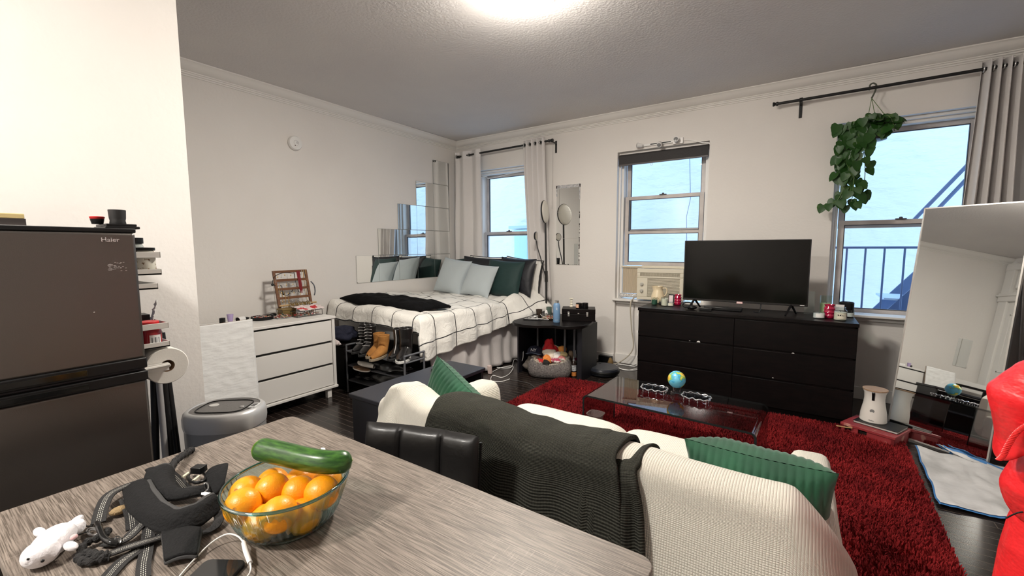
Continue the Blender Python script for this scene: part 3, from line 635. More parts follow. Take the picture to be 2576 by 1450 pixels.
# folded black blanket across the foot
A, B_, C_, D_ = [Vector(q) for q in ((-4.02,2.70,0), (-3.92,3.16,0), (-2.82,3.12,0), (-2.86,2.74,0))]
def blk(u, v):
    a, b = u*2-1, v*2-1
    q = (A*(1-u)+D_*u)*(1-v)+(B_*(1-u)+C_*u)*v; c = (A+B_+C_+D_)/4
    e = .02*nz(u*5, v*5, 1); q = q+(q-c)*e
    pr = max(0, 1-abs(a)**6)**.5*max(0, 1-abs(b)**4)**.5
    base = .765+.055*max(0, 1-(q.x+4.06)/.30)
    z = base+pr*(.062+.02*nz(u*7, v*3, 2)+.012*nz(u*15, v*9, 6)+.02*(1-u))
    if abs(u-.42) < .06 and v > .75: z += .035*(1-abs(u-.42)/.06)*(v-.75)/.25*pr**.3
    return (q.x, q.y, z)
mb = MB().grid(blk, 60, 30)
build(mb, 'blanket', mat('black_fleece', (.003,.003,.0035), .95, spec=.15, bump=('noise', 60, .5)), label='folded black fleece blanket lying across the foot of the bed', cat='blanket', smooth=80, solid=.02)

# ---------------------------------------------------------------- things at the foot of the bed
t = thing('storage_box', 'black storage box under the clothes at the foot of the bed', 'box', (-3.80, 2.52, 0))
build(MB().box((-3.98, 2.40, 0), (-3.54, 2.66, .40)), 'body', M_black, t, bevel=.006); build(MB().box((-3.985, 2.395, .40), (-3.535, 2.665, .425)), 'lid', M_black, t, bevel=.004)
def lump(c, r, m, label, cat, name, seed=0, amp=.25, n=28, sq=2.0, freq=3, **k):
    mb = MB()
    def fn(u, v):
        th, ph = u*2*pi, (v-.5)*pi; x, y, z = cos(ph)*cos(th), cos(ph)*sin(th), sin(ph)
        q = 1+amp*nz(x*freq*.5+seed, y*freq*.5, z*freq*.5)+amp*.4*nz(x*freq+seed, y*freq, z*freq)
        zz = max(z*q, -.85) if z < 0 else z*q
        return (c[0]+r[0]*x*q, c[1]+r[1]*y*q, c[2]+r[2]*zz)
    mb.grid(fn, n, n//2, cu=True); return build(mb, name, m, label=label, cat=cat, smooth=80, **k)
M_navy = mat('navy_jersey', (.008,.010,.028), .85, bump=('noise', 40, .6))
o = lump((-3.72, 2.50, .50), (.17, .13, .075), M_navy, 'crumpled navy clothes on the black box by the bed', 'clothes', 'folded_clothes', 3, .35, 36)
for k in range(3):
    a0 = -3.84+k*.07
    build(MB().tube(spline([(a0, 2.375, .48+.02*k), (a0+.01, 2.372, .545), (a0+.03, 2.39, .56)], 5), .003, 5), 'white_drawstring', M_wplast, o)
lump((-3.66, 2.365, .445), (.11, .035, .035), mat('pink_white_fur', (.75,.66,.64), .9, bump=('noise', 50, .6), var=((.75,.35,.4), 9, (1,1,1), .6, .7)), 'pinkish white fluffy slipper hanging off the black box', 'slipper', 'slipper', 9, .3, 30)

# shoe rack
M_rack = mat('grey_tube_steel', (.16,.165,.18), .4, metal=.4)
RX0, RX1, RY0, RY1 = -3.44, -2.66, 2.36, 2.58
t = thing('shoe_rack', 'grey metal shoe rack with three tiers at the foot of the bed', 'shoe rack', ((RX0+RX1)/2, (RY0+RY1)/2, 0))
for x in (RX0, RX1):
    mb = MB().tube([(x, RY0, 0), (x, RY0, .445)], .009, 10).tube([(x, RY1, 0), (x, RY1, .445)], .009, 10).tube([(x, RY0-.005, .445), (x, RY1+.005, .445)], .009, 10).tube([(x, RY0, .385), (x, RY1, .385)], .007, 8)
    build(mb, 'end_frame', M_rack, t)
for z in (.12, .26, .39):
    mb = MB().box((RX0, RY0, z-.01), (RX1, RY1, z-.003)).tube([(RX0, RY0, z-.005), (RX1, RY0, z-.005)], .007, 8).tube([(RX0, RY1, z-.005), (RX1, RY1, z-.005)], .007, 8)
    build(mb, 'shelf', mat('rack_cloth', (.05,.05,.055), .8), t)
def boot(parent, M, h, m, ms, foot=.25, sl=False, wid=.085, lace=None):
    """boot with toe along local +Y: foot, shaft and sole"""
    def sec(u, v):
        a = u*2*pi
        # v: 0 toe -> .5 instep -> 1 top of the shaft
        if v < .55:
            k = v/.55; y = foot*.62-foot*.74*k; w = wid*.5*(sin(min(1, k*1.5+.06)*pi/2))**.7; hh = .03+.055*k**1.3; zc = .012+hh*.5
            return (w*cos(a), y+.25*hh*sin(a)*k, max(.012, zc+hh*.55*sin(a)*(1 if k < .99 else 1)))
        k = (v-.55)/.45; ang = min(1, k*2.2)*pi/2
        cy = -foot*.12-foot*.10*sin(ang)-.0*k; z = .055+.04*sin(ang)+(h-.10)*k
        rx = wid*.5*(.98+.12*k+.05*nz(k*4, u*3)); ry = foot*.19*(1.3-.3*sin(ang)+.15*k)
        return (rx*cos(a), cy+ry*cos(ang)*.2*sin(a)+ry*sin(a)*sin(ang), z+(1-sin(ang))*.05*sin(a))
    b = build(MB().grid(sec, 26, 34, M, cu=True), 'upper', m, parent, smooth=70, solid=.004, off=-1)
    ol = []
    for k in range(28):
        a = 2*pi*k/28; yy = sin(a); ol.append((wid*.54*cos(a)*(1 if yy > -.2 else .88), foot*.13+foot*.52*yy if yy > 0 else foot*.13+foot*.45*yy))
    build(MB().prism(ol, 0, .022, M), 'sole', ms, parent, bevel=.003)
    if lace:
        mb = MB()
        for k in range(6):
            z = .075+k*.028; y = foot*.16-k*.018*1.3-.0; y = max(y, -foot*.02)
            mb.tube([M @ Vector((-.028, y, z)), M @ Vector((0, y+.012, z+.006)), M @ Vector((.028, y, z))], .0025, 5)
            for s_ in (-1, 1): mb.ball(M @ Vector((s_*.030, y, z)), .0045, 8)
        build(mb, 'laces', lace, parent)
SHT = .39
def shoe(label, x, y, z, rz, h, m, ms, foot=.25, s=1, cat='boot', name='boot', lace=None, wid=.085, grp=None, rx=0, ry=0):
    t = thing(name, label, cat, (x, y, z), rz, grp); boot(t, pw(t) @ T(rx=rx, ry=ry, s=(s,s,s)), h, m, ms, foot, wid=wid, lace=lace); return t
M_bleather = mat('black_shoe_leather', (.010,.009,.009), .28, bump=('noise', 20, .25)); M_suede = mat('tan_suede', (.36,.16,.035), .9, bump=('noise', 90, .3), var=((.27,.11,.02), 7)); M_rub = mat('black_rubber', (.012,.012,.012), .6)
M_stud = mat('bright_studs', (.85,.85,.85), .25, metal=.8)
sx_ = -2.9
FR = RY0+.06
shoe('black lace-up boot with bright eyelets, leftmost on the rack top', -3.33, FR+.03, SHT, -2.75, .25, M_bleather, M_rub, lace=M_stud)
shoe('black lace-up boot with bright eyelets, against the tan boots on the rack', -3.20, FR-.0, SHT, -2.70, .25, M_bleather, M_rub, lace=M_stud)
shoe('tan suede ankle boot, the left one of the tan pair', -3.09, FR-.0, SHT, -2.75, .19, M_suede, mat('tan_sole', (.25,.2,.14), .7), wid=.09)
shoe('tan suede ankle boot, the right one of the tan pair', -2.98, FR-.04, SHT, -2.80, .19, M_suede, mat('tan_sole', (0,0,0)), wid=.09)
shoe('tall black leather boot standing beside the tan pair', -2.87, FR+.05, SHT, -2.7, .25, M_bleather, M_rub, wid=.10)
tb = shoe('tall black leather boot with a white side seam at the right end of the rack', -2.755, FR+.03, SHT, -2.6, .27, M_bleather, mat('white_welt', (.6,.6,.58), .5), wid=.11)
build(MB().strap(spline([(-2.80, FR-.045, SHT+.06), (-2.795, FR-.03, SHT+.12), (-2.80, FR-.02, SHT+.17), (-2.81, FR-.012, SHT+.21), (-2.83, FR-.0, SHT+.25)], 5), .008, .003, up=(0,-1,0)), 'side_seam', M_stud, tb)
# black bag squeezed in the rack and flat shoes on the middle shelf
t = thing('slip_on_shoe', 'white slip-on shoe lying on a brown sandal in the rack', 'shoe', (-3.16, 2.36, .285), .3)
build(MB().grid(lambda u, v: (.045*cos(u*2*pi)*sin(pi*max(.02,min(.98,v)))**.5*(1.0), .12*(v*2-1), .018+.016*sin(u*2*pi)), 20, 14, pw(t) @ T(rz=1.2), cu=True), 'upper', mat('dirty_white', (.62,.58,.52), .7), t)
t = thing('sandal', 'brown sandal with white edge under the white slip-on', 'shoe', (-3.20, 2.34, .255), .3)
ol = [(.045*cos(a), .12*sin(a)) for a in [2*pi*k/24 for k in range(24)]]
build(MB().prism(ol, 0, .010, pw(t) @ T(rz=1.2)), 'sole', mat('dirty_white', (0,0,0)), t); build(MB().prism([(x*.93, y*.96) for x, y in ol], .010, .015, pw(t) @ T(rz=1.2)), 'footbed', mat('brown_footbed', (.18,.10,.05), .8), t)
lump((-2.93, 2.45, .185), (.22, .10, .085), mat('black_bag_leather', (.008,.008,.008), .3, bump=('noise', 12, .5)), 'black leather bag squeezed into the lower tier of the shoe rack', 'bag', 'leather_bag', 4, .3, 36)
lump((-2.90, 2.45, .31), (.20, .10, .055), mat('black_bag_leather', (0,0,0)), 'black leather shoes heaped on the middle tier of the rack', 'shoes', 'leather_shoes', 11, .45, 36)
lump((-3.28, 2.47, .16), (.12, .10, .035), M_bleather, 'pair of low black shoes on the bottom tier of the rack', 'shoes', 'low_shoes', 15, .45, 32)

# ---------------------------------------------------------------- white dresser
DX0, DX1, DY0, DY1, DT = -3.95, -3.43, 1.19, 2.245, .735
t = thing('white_dresser', 'white chest of three wide drawers against the left wall', 'dresser', ((DX0+DX1)/2, (DY0+DY1)/2, 0))
mb = MB().box((DX0, DY0, .09), (DX1-.02, DY0+.02, DT-.02)).box((DX0, DY1-.02, .09), (DX1-.02, DY1, DT-.02)).box((DX0, DY0, .09), (DX0+.01, DY1, DT)).box((DX0, DY0+.01, .09), (DX1-.03, DY1-.01, .11))
mb.box((DX1-.03, DY0, .09), (DX1, DY0+.028, DT-.01)).box((DX1-.03, DY1-.028, .09), (DX1, DY1, DT-.01))
build(mb, 'carcass', M_white, t, bevel=.002)
build(MB().box((DX0-.005, DY0-.008, DT-.022), (DX1+.008, DY1+.008, DT)), 'top', M_white, t, bevel=.003)
build(MB().box((DX0, DY0-.005, .085), (DX1+.012, DY1+.005, .105)), 'plinth', M_white, t, bevel=.003)
for x in (DX0+.03, DX1-.05):
    for y in (DY0+.05, DY1-.09): build(MB().box((x, y, 0), (x+.04, y+.04, .09)), 'leg', M_white, t, bevel=.003)
dh = (DT-.022-.108)/3
for k in range(3):
    z = .108+k*dh
    build(MB().box((DX1-.03, DY0+.031, z+.004), (DX1-.004, DY1-.031, z+dh-.016)), 'drawer', M_white, t, bevel=.002)
    build(MB().box((DX1-.10, DY0+.03, z+dh-.014), (DX1-.03, DY1-.03, z+dh-.0)), 'drawer_gap', mat('gap_dark', (.03,.03,.03), .8), t, smooth=0)

# paper pad board leaning on the dresser
bl_, br_ = at(503, 1000, Z=.05), at(652, 1010, Z=.05)
Bx = -3.30; p0 = Vector((-3.27, at(500, 990, X=-3.27).y, .10)); q_tl = at(495, 822, X=-3.39); q_tr = at(635, 803, X=-3.39); q_br = at(654, 1012, X=-3.30); q_bl = at(502, 1030, X=-3.30)
def pad(u, v): a = q_bl*(1-u)+q_br*u; b = q_tl*(1-u)+q_tr*u; q = a*(1-v)+b*v; return (q.x+.004*nz(u*7, v*16, 1), q.y, q.z)
t = thing('drawing_pad', 'large white rippled paper sheet on a board leaning against the white dresser', 'paper pad', (q_bl.x, (q_bl.y+q_br.y)/2, q_bl.z))
build(MB().grid(pad, 24, 50), 'paper', mat('rippled_paper', (.80,.80,.79), .8, bump=('noise', 9, .5, (1,1,3.5)), bdist=.012), t, solid=.003, smooth=80)
def bd(u, v): q = pad(u, v); return (q[0]-.012, q[1], q[2])
build(MB().grid(bd, 2, 2), 'board', mat('hardboard', (.25,.16,.09), .8), t, solid=.006)
for u in (.1, .9):
    q = pad(u, .0); build(MB().box((q[0]-.03, q[1]-.012, 0), (q[0]-.008, q[1]+.012, q[2]+.05)), 'stand_leg', mat('hardboard', (0,0,0)), t)

# ---------------------------------------------------------------- on the white dresser
JX = -3.84; z0 = DT; y0, y1 = 1.985, 2.285
M_wd = mat('stained_wood', (.20,.085,.035), .55, var=((.13,.05,.02), 6, (1,1,8)))
t = thing('jewellery_stand', 'brown wooden jewellery stand hung with necklaces and earrings on the white dresser', 'jewellery stand', (JX, (y0+y1)/2, z0))
ZT = z0+.40
def jz(v): return z0+v*.40
def jx(v): return JX-.09*v
mb = MB()
for y in (y0, y1): build(MB().add([(jx(0)-.008,y-.011,z0),(jx(0)+.008,y-.011,z0),(jx(0)+.008,y+.011,z0),(jx(0)-.008,y+.011,z0),(jx(1)-.008,y-.011,ZT),(jx(1)+.008,y-.011,ZT),(jx(1)+.008,y+.011,ZT),(jx(1)-.008,y+.011,ZT)], [(3,2,1,0),(4,5,6,7),(0,1,5,4),(1,2,6,5),(2,3,7,6),(3,0,4,7)]), 'upright', M_wd, t)
for v in (.975, .78, .58, .38): build(MB().box((jx(v)-.007, y0, jz(v)-.011), (jx(v)+.007, y1, jz(v)+.011)), 'crossbar', M_wd, t, bevel=.001)
build(MB().tube([(jx(0)+.02, y0-.02, z0+.09), (jx(0)+.02, y1+.03, z0+.09)], .008, 8), 'bracelet_bar', mat('pale_wood', (.5,.33,.15), .5), t)
rj = random.Random(3)
def chain(y, v, l, r, m, nm, spread=.02):
    x = jx(v)+.012; zt_ = jz(v)+.01
    pts = spline([(x, y-spread, zt_), (x+.004, y-spread*.7, zt_-l*.6), (x+.006, y, zt_-l), (x+.004, y+spread*.7, zt_-l*.6), (x, y+spread, zt_)], 6)
    build(MB().tube(pts, r, 6), nm, m, t)
M_cord = mat('black_cord', (.01,.01,.01), .5); M_red = mat('dark_red_beads', (.22,.008,.015), .4); M_silv = mat('silver_chain', (.6,.58,.52), .35, metal=.9)
x = jx(.9)+.015
build(MB().tube(spline([(x, y0+.17, jz(.93)), (x, y0+.08, jz(.95)), (x, y0+.0, jz(.88)), (x+.01, y0-.03, jz(.72)), (x+.01, y0+.01, jz(.66)), (x, y0+.055, jz(.65)), (x, y0+.06, jz(.48)), (x, y0+.10, jz(.43)), (x, y0+.14, jz(.5)), (x, y0+.16, jz(.56))], 6), .0032, 6), 'cord_necklace', M_cord, t)
for (yy, v) in ((y0-.03, .70), (y0+.062, .48)): build(MB().ball((x+.008, yy, jz(v)), (.006,.013,.013), 12), 'cord_pendant', M_cord, t)
build(MB().tube(spline([(x, y0+.175, jz(.96)), (x, y0+.185, jz(.75)), (x, y0+.21, jz(.5)), (x, y0+.225, jz(.48))], 6), .003, 6), 'cord_necklace', M_cord, t)
mb = MB()
for k in range(7): mb.tube([(jx(.97)+.012+.002*(k % 2), y0+.205+k*.0045, jz(.98)), (jx(.55)+.018, y0+.207+k*.0038, jz(.52-.03*(k % 3)))], .0032, 6)
build(mb, 'red_tassel_necklace', M_red, t)
for y, v, l, m_ in ((y1-.02, .97, .26, M_gold), (y1-.035, .97, .2, M_silv), (y0+.01, .6, .2, M_gold), (y0+.025, .55, .16, M_silv), (y0+.05, .5, .2, M_gold), (y1-.03, .7, .18, M_silv), (y0-.01, .8, .3, M_silv), (y0+.075, .4, .17, M_gold)):
    chain(y, v, l, .0022, m_, 'chain_necklace', .012)
mb = MB(); mg = MB()
for v in (.93, .74, .54, .34):
    for k in range(9):
        y = y0+.03+k*(y1-y0-.06)/8+rj.uniform(-.006,.006); l = rj.uniform(.012,.045); x = jx(v)+.012
        (mb if k % 2 else mg).tube([(x, y, jz(v)), (x, y, jz(v)-l)], .0014, 5); (mb if k % 2 else mg).ball((x, y, jz(v)-l), (.002,.005,.007), 8)
build(mb, 'silver_earrings', M_silv, t, kind='stuff'); build(mg, 'gold_earrings', M_gold, t, kind='stuff')
mb = MB(); mg = MB()
for k in range(16):
    y = y0+.07+k*.0125; R_ = rj.uniform(.022,.031); pts = [(jx(0)+.02+R_*cos(a), y+rj.uniform(-.001,.001), z0+.082+R_*sin(a)) for a in [2*pi*i/18 for i in range(18)]]
    (mb if k % 3 == 0 else mg).tube(pts, rj.uniform(.002,.004), 6, closed=True)
build(mb, 'silver_bangle', M_silv, t); build(mg, 'gold_bangle', mat('aged_gold', (.35,.25,.09), .35, metal=.9), t)
pts = spline([(JX-.03, y1+.015, jz(.72)), (JX-.02, y1+.04, jz(.62)), (JX-.02, y1+.048, jz(.48)), (JX-.02, y1+.038, jz(.38))], 8)
build(MB().tube(pts, [.004+.003*(i % 2) for i in range(len(pts))], 8), 'beaded_bracelet', mat('grey_beads', (.12,.13,.15), .4), t)
# wooden box and glass jewel box, trays, bottles
P = lambda x, y, z=DT: at(x, y, Z=z)
t = thing('wooden_box', 'small olive-brown hinged wooden box at the foot of the jewellery stand', 'box', (-3.79, 2.01, DT))
build(MB().box((-3.83, 1.95, DT), (-3.74, 2.07, DT+.055)), 'body', mat('olive_wood', (.23,.16,.05), .5, var=((.16,.1,.03), 10)), t, bevel=.003); build(MB().box((-3.835, 1.945, DT+.055), (-3.735, 2.075, DT+.07)), 'lid', mat('olive_wood', (0,0,0)), t, bevel=.004)
gx0, gx1, gy0, gy1, gz = -3.71, -3.60, 2.00, 2.235, .05
t = thing('glass_jewel_box', 'shallow glass box with black metal edges full of jewellery, at the dresser front', 'box', ((gx0+gx1)/2, (gy0+gy1)/2, DT))
mb = MB()
for z in (DT+.002, DT+gz): mb.tube([(gx0,gy0,z),(gx1,gy0,z),(gx1,gy1,z),(gx0,gy1,z)], .0022, 6, closed=True)
for x in (gx0, gx1):
    for y in (gy0, gy1): mb.tube([(x,y,DT),(x,y,DT+gz)], .0022, 6)
build(mb, 'metal_frame', M_bmetal, t)
build(MB().box((gx0,gy0,DT+.002),(gx0+.001,gy1,DT+gz)).box((gx1-.001,gy0,DT+.002),(gx1,gy1,DT+gz)).box((gx0,gy0,DT+.002),(gx1,gy0+.001,DT+gz)).box((gx0,gy1-.001,DT+.002),(gx1,gy1,DT+gz)), 'glass_side', M_glass, t, smooth=0)
build(MB().box((gx0+.003,gy0+.003,DT+.001),(gx1-.003,gy1-.003,DT+.004)), 'base_plate', mat('mirror_base', (.3,.28,.26), .3), t, smooth=0)
cl = [mat('bead_a', (.5,.38,.2), .4), mat('bead_b', (.7,.66,.6), .3), mat('bead_c', (.08,.06,.05), .4), mat('bead_red', (.6,.03,.02), .4), mat('bead_pink', (.75,.45,.45), .5), mat('bead_teal', (.06,.16,.15), .4)]
def trinkets(cx_, cy_, rx_, ry_, z, n, label, seed, hz=.02):
    r_ = random.Random(seed)
    for k, m_ in enumerate(cl):
        if k >= 6: break
        mb = MB()
        for i in range(n//6):
            a, rr = r_.uniform(0, 2*pi), sqrt(r_.random()); x, y = cx_+rx_*rr*cos(a), cy_+ry_*rr*sin(a); zz = z+.004+r_.random()*hz*(1-rr*.6)
            if r_.random() < .5: mb.ball((x, y, zz), (r_.uniform(.003,.009), r_.uniform(.003,.009), r_.uniform(.002,.005)), 8)
            else:
                R_ = r_.uniform(.005,.011); tl = r_.uniform(-.5,.5); mb.tube([(x+R_*cos(b), y+R_*sin(b), zz+R_*sin(b)*tl) for b in [2*pi*i_/12 for i_ in range(12)]], .0013, 5, closed=True)
        yield mb, m_
def heap(cx_, cy_, rx_, ry_, z, n, label, seed, hz=.02):
    t = thing('jewellery_heap', label, 'jewellery', (cx_, cy_, z))
    for mb, m_ in trinkets(cx_, cy_, rx_, ry_, z, n, label, seed, hz): build(mb, 'trinkets', m_, t, kind='stuff')
heap((gx0+gx1)/2, (gy0+gy1)/2, .048, .115, DT+.004, 130, 'tangled jewellery filling the glass box', 1, .035)
t = thing('patterned_scarf', 'white, red and black patterned cloth piled over the glass jewellery box', 'cloth', (-3.66, 2.12, DT+gz))
M_scarf = mat('patterned_cloth', (.72,.62,.6), .8, var=((.5,.03,.04), 16, (1,1,1), .55, .6))
build(MB().grid(lambda u, v: (-3.76+.16*u, 2.03+.23*v, DT+gz+.008+.018*(nz(u*6, v*8, 3)+.6)*(1-abs(2*u-1)**3)+.02*(1-u)), 24, 30), 'fold', M_scarf, t, solid=.003, smooth=80)
def plate(cx_, cy_, r, rim, m, label, name='tray', sides=0, sq=1):
    t = thing(name, label, 'tray', (cx_, cy_, DT))
    build(MB().lathe([(r*.92,0),(r,.002),(r,rim),(r*.96,rim),(r*.94,.006),(.001,.005)], (cx_, cy_, DT), sides or 40, sy=sq), 'dish', m, t, smooth=40 if not sides else 20); return t
q = P(650, 808); plate(-3.77, 1.79, .085, .028, M_bplast, 'round black tray heaped with gold trinkets on the white dresser')
heap(-3.77, 1.79, .072, .072, DT+.006, 150, 'gold trinkets heaped in the round black tray', 2, .028)
plate(-3.70, 1.925, .07, .008, mat('grey_glass_tray', (.35,.36,.36), .15), 'six-sided grey glass tray between the black tray and the glass box', sides=6)
heap(-3.70, 1.925, .058, .058, DT+.006, 110, 'red and pale trinkets in the six-sided tray', 3, .03)
t = thing('hair_clip', 'black hair clip lying behind the round black tray', 'hair clip', (-3.86, 1.88, DT))
build(MB().ball((-3.86, 1.87, DT+.012), (.02,.06,.012), 14).ball((-3.85, 1.92, DT+.016), (.016,.035,.016), 12), 'claw', M_bplast, t)
build(MB().ball((-3.855, 1.89, DT+.026), (.006,.012,.005), 10), 'spring', M_silv, t)
def jar(name, label, cat, x, y, z, prof, m, n=28, parts=(), s=1, grp=None, rz=0):
    t = thing(name, label, cat, (x, y, z), rz, grp)
    build(MB().lathe([(r*s, h*s) for r, h in prof], n=n), parts[0] if parts and isinstance(parts[0], str) else 'body', m, t, world=False)
    for pn, pr, pm in [p_ for p_ in parts if not isinstance(p_, str)]: build(MB().lathe([(r*s, h*s) for r, h in pr], n=n), pn, pm, t, world=False)
    return t
jar('perfume_bottle', 'small black square perfume bottle at the left end of the white dresser', 'bottle', -3.80, 1.50, DT, [(.020,0),(.022,.003),(.022,.05),(.016,.052),(.001,.053)], M_bplast, 4)
jar('cream_tube', 'lilac tube standing beside the black perfume bottle', 'tube', -3.77, 1.545, DT, [(.016,0),(.017,.018),(.017,.02)], M_wplast, 20, (('tube', [(.017,.02),(.020,.045),(.024,.078),(.001,.078)], mat('lilac_plastic', (.45,.36,.62), .4)),))
t = thing('tumbled_cup', 'white cup lying on its side with a dark inside, beside the lilac tube', 'cup', (-3.78, 1.63, DT))
build(MB().lathe([(.018,0),(.024,.075),(.021,.075),(.016,.004),(.001,.004)], n=28, M=T((-3.80, 1.66, DT+.024), rx=pi/2+.0, rz=.5)), 'body', M_wplast, t)
build(MB().lathe([(.0205,.07),(.001,.069)], n=24, M=T((-3.80, 1.66, DT+.024), rx=pi/2, rz=.5)), 'inside', M_bplast, t)
lump((-3.62, 1.30, DT+.006), (.02,.045,.006), mat('orange_wood', (.5,.22,.05), .5), 'small orange-brown object on the left end of the dresser', 'trinket', 'wooden_trinket', 1, .1, 16)
lump((-3.74, 1.58, DT+.006), (.03,.05,.007), mat('peach', (.7,.42,.32), .5), 'peach make-up compacts on the dresser edge', 'make-up', 'makeup_compact', 2, .3, 18)
lump((-3.88, 1.70, DT+.012), (.03,.04,.012), M_bplast, 'black sunglasses case behind the round tray', 'case', 'glasses_case', 5, .1, 18)
# ---------------------------------------------------------------- black side table with two niches beside the bed
TZ_ = .58
out_ = [(-2.46, 3.70), (-2.42, 3.60), (-2.34, 3.53), (-2.22, 3.50), (-2.12, 3.53), (-2.03, 3.60), (-1.96, 3.64), (-1.86, 3.63), (-1.77, 3.68), (-1.71, 3.77), (-1.70, 3.90), (-1.74, 4.10), (-1.82, 4.30), (-2.46, 4.36)]
t = thing('side_table', 'black curved bedside table with open niches holding clothes', 'table', (-2.08, 4.1, 0))
build(MB().prism(out_, TZ_-.03, TZ_), 'tabletop', M_black, t, bevel=.004)
build(MB().box((-2.44, 4.00, .0), (-1.76, 4.28, .03)), 'base_shelf', M_black, t)
M_blk2 = mat('black_panel', (.008,.008,.012), .5)
build(MB().box((-2.43, 4.26, .0), (-1.79, 4.29, TZ_-.03)), 'back_panel', M_blk2, t, smooth=0)
build(MB().box((-2.45, 3.74, 0), (-2.43, 4.31, TZ_-.03)), 'side_panel', M_blk2, t, smooth=0); build(MB().box((-1.79, 3.82, 0), (-1.74, 4.20, TZ_-.03)), 'side_panel', M_blk2, t, smooth=0)
build(MB().box((-2.13, 3.98, 0), (-2.115, 4.28, TZ_-.03)), 'divider', M_blk2, t, smooth=0)
for x, y in ((-2.33, 3.86), (-2.00, 3.86), (-1.89, 3.86)):
    build(MB().box((x-.010, y+.10, .12), (x+.010, y+.106, TZ_-.03)), 'grey_slat', mat('grey_slat', (.10,.10,.11), .4), t, smooth=0)
S_ = TZ_
def Q(x, y, z=S_): return at(x, y, Z=z)
# black case
c = Q(1413, 817); M = T((-1.90, 4.08, S_), rz=.42)
t = thing('black_case', 'black box case with two silver latches on the side table', 'case', (-1.90, 4.08, S_), .42)
build(MB().box((-.17,-.11,0), (.17,.11,.075)), 'body', M_black, t, world=False, bevel=.003); build(MB().box((-.171,-.111,.077), (.171,.111,.125)), 'lid', M_black, t, world=False, bevel=.003)
for x in (-.10, .09): build(MB().box((x-.010,-.116,.05),(x+.010,-.110,.098)).box((x-.007,-.120,.062),(x+.007,-.115,.08)), 'latch', M_steel, t, world=False, bevel=.001)
build(MB().box((-.008,-.1135,.078), (.008,-.111,.086)), 'lock', M_steel, t, world=False)
CT = S_+.125
t = thing('figurine', 'small cream twisted candle figure standing on the black case', 'figurine', (-1.995, 4.10, CT))
build(MB().lathe([(.018,0),(.019,.012),(.011,.02),(.017,.035),(.009,.048),(.015,.06),(.008,.07),(.010,.08),(.024,.088),(.022,.094),(.001,.09)], n=20, sx=1, sy=.8), 'body', mat('cream_wax', (.75,.70,.58), .6), t, world=False)
M_bglass = mat('black_glass', (.008,.008,.008), .12)
for k, (x, y, lb) in enumerate(((-1.875, 4.03, 'black glass candle with a pale orange label on the black case'), (-1.825, 4.075, 'plain black glass candle beside the labelled one on the black case'))):
    t = jar('candle', lb, 'candle', x, y, CT, [(.030,0),(.032,.003),(.032,.058),(.029,.058),(.028,.03),(.001,.03)], M_bglass, parts=('glass',))
    build(MB().lathe([(.028,.029),(.001,.031)], n=20), 'wax', mat('cream_wax', (0,0,0)), t, world=False)
    if k == 0: build(MB().grid(lambda u, v: (.0326*cos(-2.6+u*1.4), .0326*sin(-2.6+u*1.4), .012+.036*v), 10, 2), 'label', mat('pale_orange_label', (.75,.45,.3), .6), t, world=False)
# blue bottle
q = Q(1396, 812)
t = thing('water_bottle', 'light blue insulated water bottle with steel neck on the side table', 'bottle', (q.x, q.y+.035, S_))
build(MB().lathe([(.034,0),(.036,.004),(.036,.165),(.033,.182),(.024,.196),(.022,.198),(.001,.198)], n=32), 'body', mat('powder_blue', (.16,.29,.47), .45), t, world=False)
build(MB().lathe([(.021,.197),(.021,.214),(.023,.215),(.023,.222),(.019,.222),(.018,.2)], n=28), 'neck', M_steel, t, world=False)
lw = pw(t); fx = Vector((.25, -.97, 0)).normalized(); rt = Vector((.97, .25, 0)).normalized()
def surf(u, z, r=.0366): d = fx*cos(u/r)+rt*sin(u/r); return Vector(lw.translation)+d*r+Vector((0,0,z))
mb = MB(); mb.ball(surf(.010,.158), .0035, 8).tube([surf(.004,.128), surf(.010,.142), surf(.010,.150)], .0015, 5).tube([surf(.016,.128), surf(.010,.142)], .0015, 5).tube([surf(.003,.147), surf(.006,.142), surf(.010,.147), surf(.014,.142), surf(.018,.147)], .0013, 5)
build(mb, 'logo', M_wplast, t)
text('HydroFlask', .0075, M_wplast, t, basis(surf(.010,.026,.0368), rt, (0,0,1)), 'lettering')
# glass candle, dark cup, tray with trinkets, cables, tablet
t = jar('glass_candle', 'grey-green glass candle behind the clutter on the side table', 'candle', -2.30, 4.16, S_, [(.030,0),(.031,.002),(.031,.095),(.028,.095),(.027,.01),(.001,.008)], mat('grey_green_glass', (.10,.14,.12), .2), parts=('glass',))
t = jar('dark_cup', 'translucent dark brown plastic cup on the side table', 'cup', -2.33, 3.99, S_, [(.024,0),(.026,.002),(.036,.085),(.034,.085),(.024,.006),(.001,.006)], mat('smoky_brown', (.05,.035,.025), .2))
t = thing('trinket_dish', 'shallow gold-rimmed dish of trinkets and glasses on the side table', 'dish', (-2.17, 3.95, S_))
build(MB().lathe([(.055,0),(.085,.010),(.087,.013),(.084,.012),(.001,.004)], n=36), 'dish', mat('brass_dish', (.45,.36,.2), .35, metal=.7), t, world=False)
for mb, m_ in trinkets(-2.17, 3.95, .068, .068, S_+.006, 90, '', 21, .035): build(mb, 'trinkets', m_, t, kind='stuff')
t = thing('sunglasses', 'black sunglasses lying on the trinket dish', 'glasses', (-2.18, 3.94, S_+.045))
mb = MB()
for sgn in (-1, 1):
    mb.lathe([(.001,0),(.022,.0),(.023,.003),(.001,.004)], (-2.18+sgn*.026, 3.93, S_+.05), 18, sy=.8); mb.tube([(-2.18+sgn*.05,3.935,S_+.05),(-2.18+sgn*.05,3.99,S_+.05)], .0025, 6)
build(mb, 'frame', M_bplast, t)
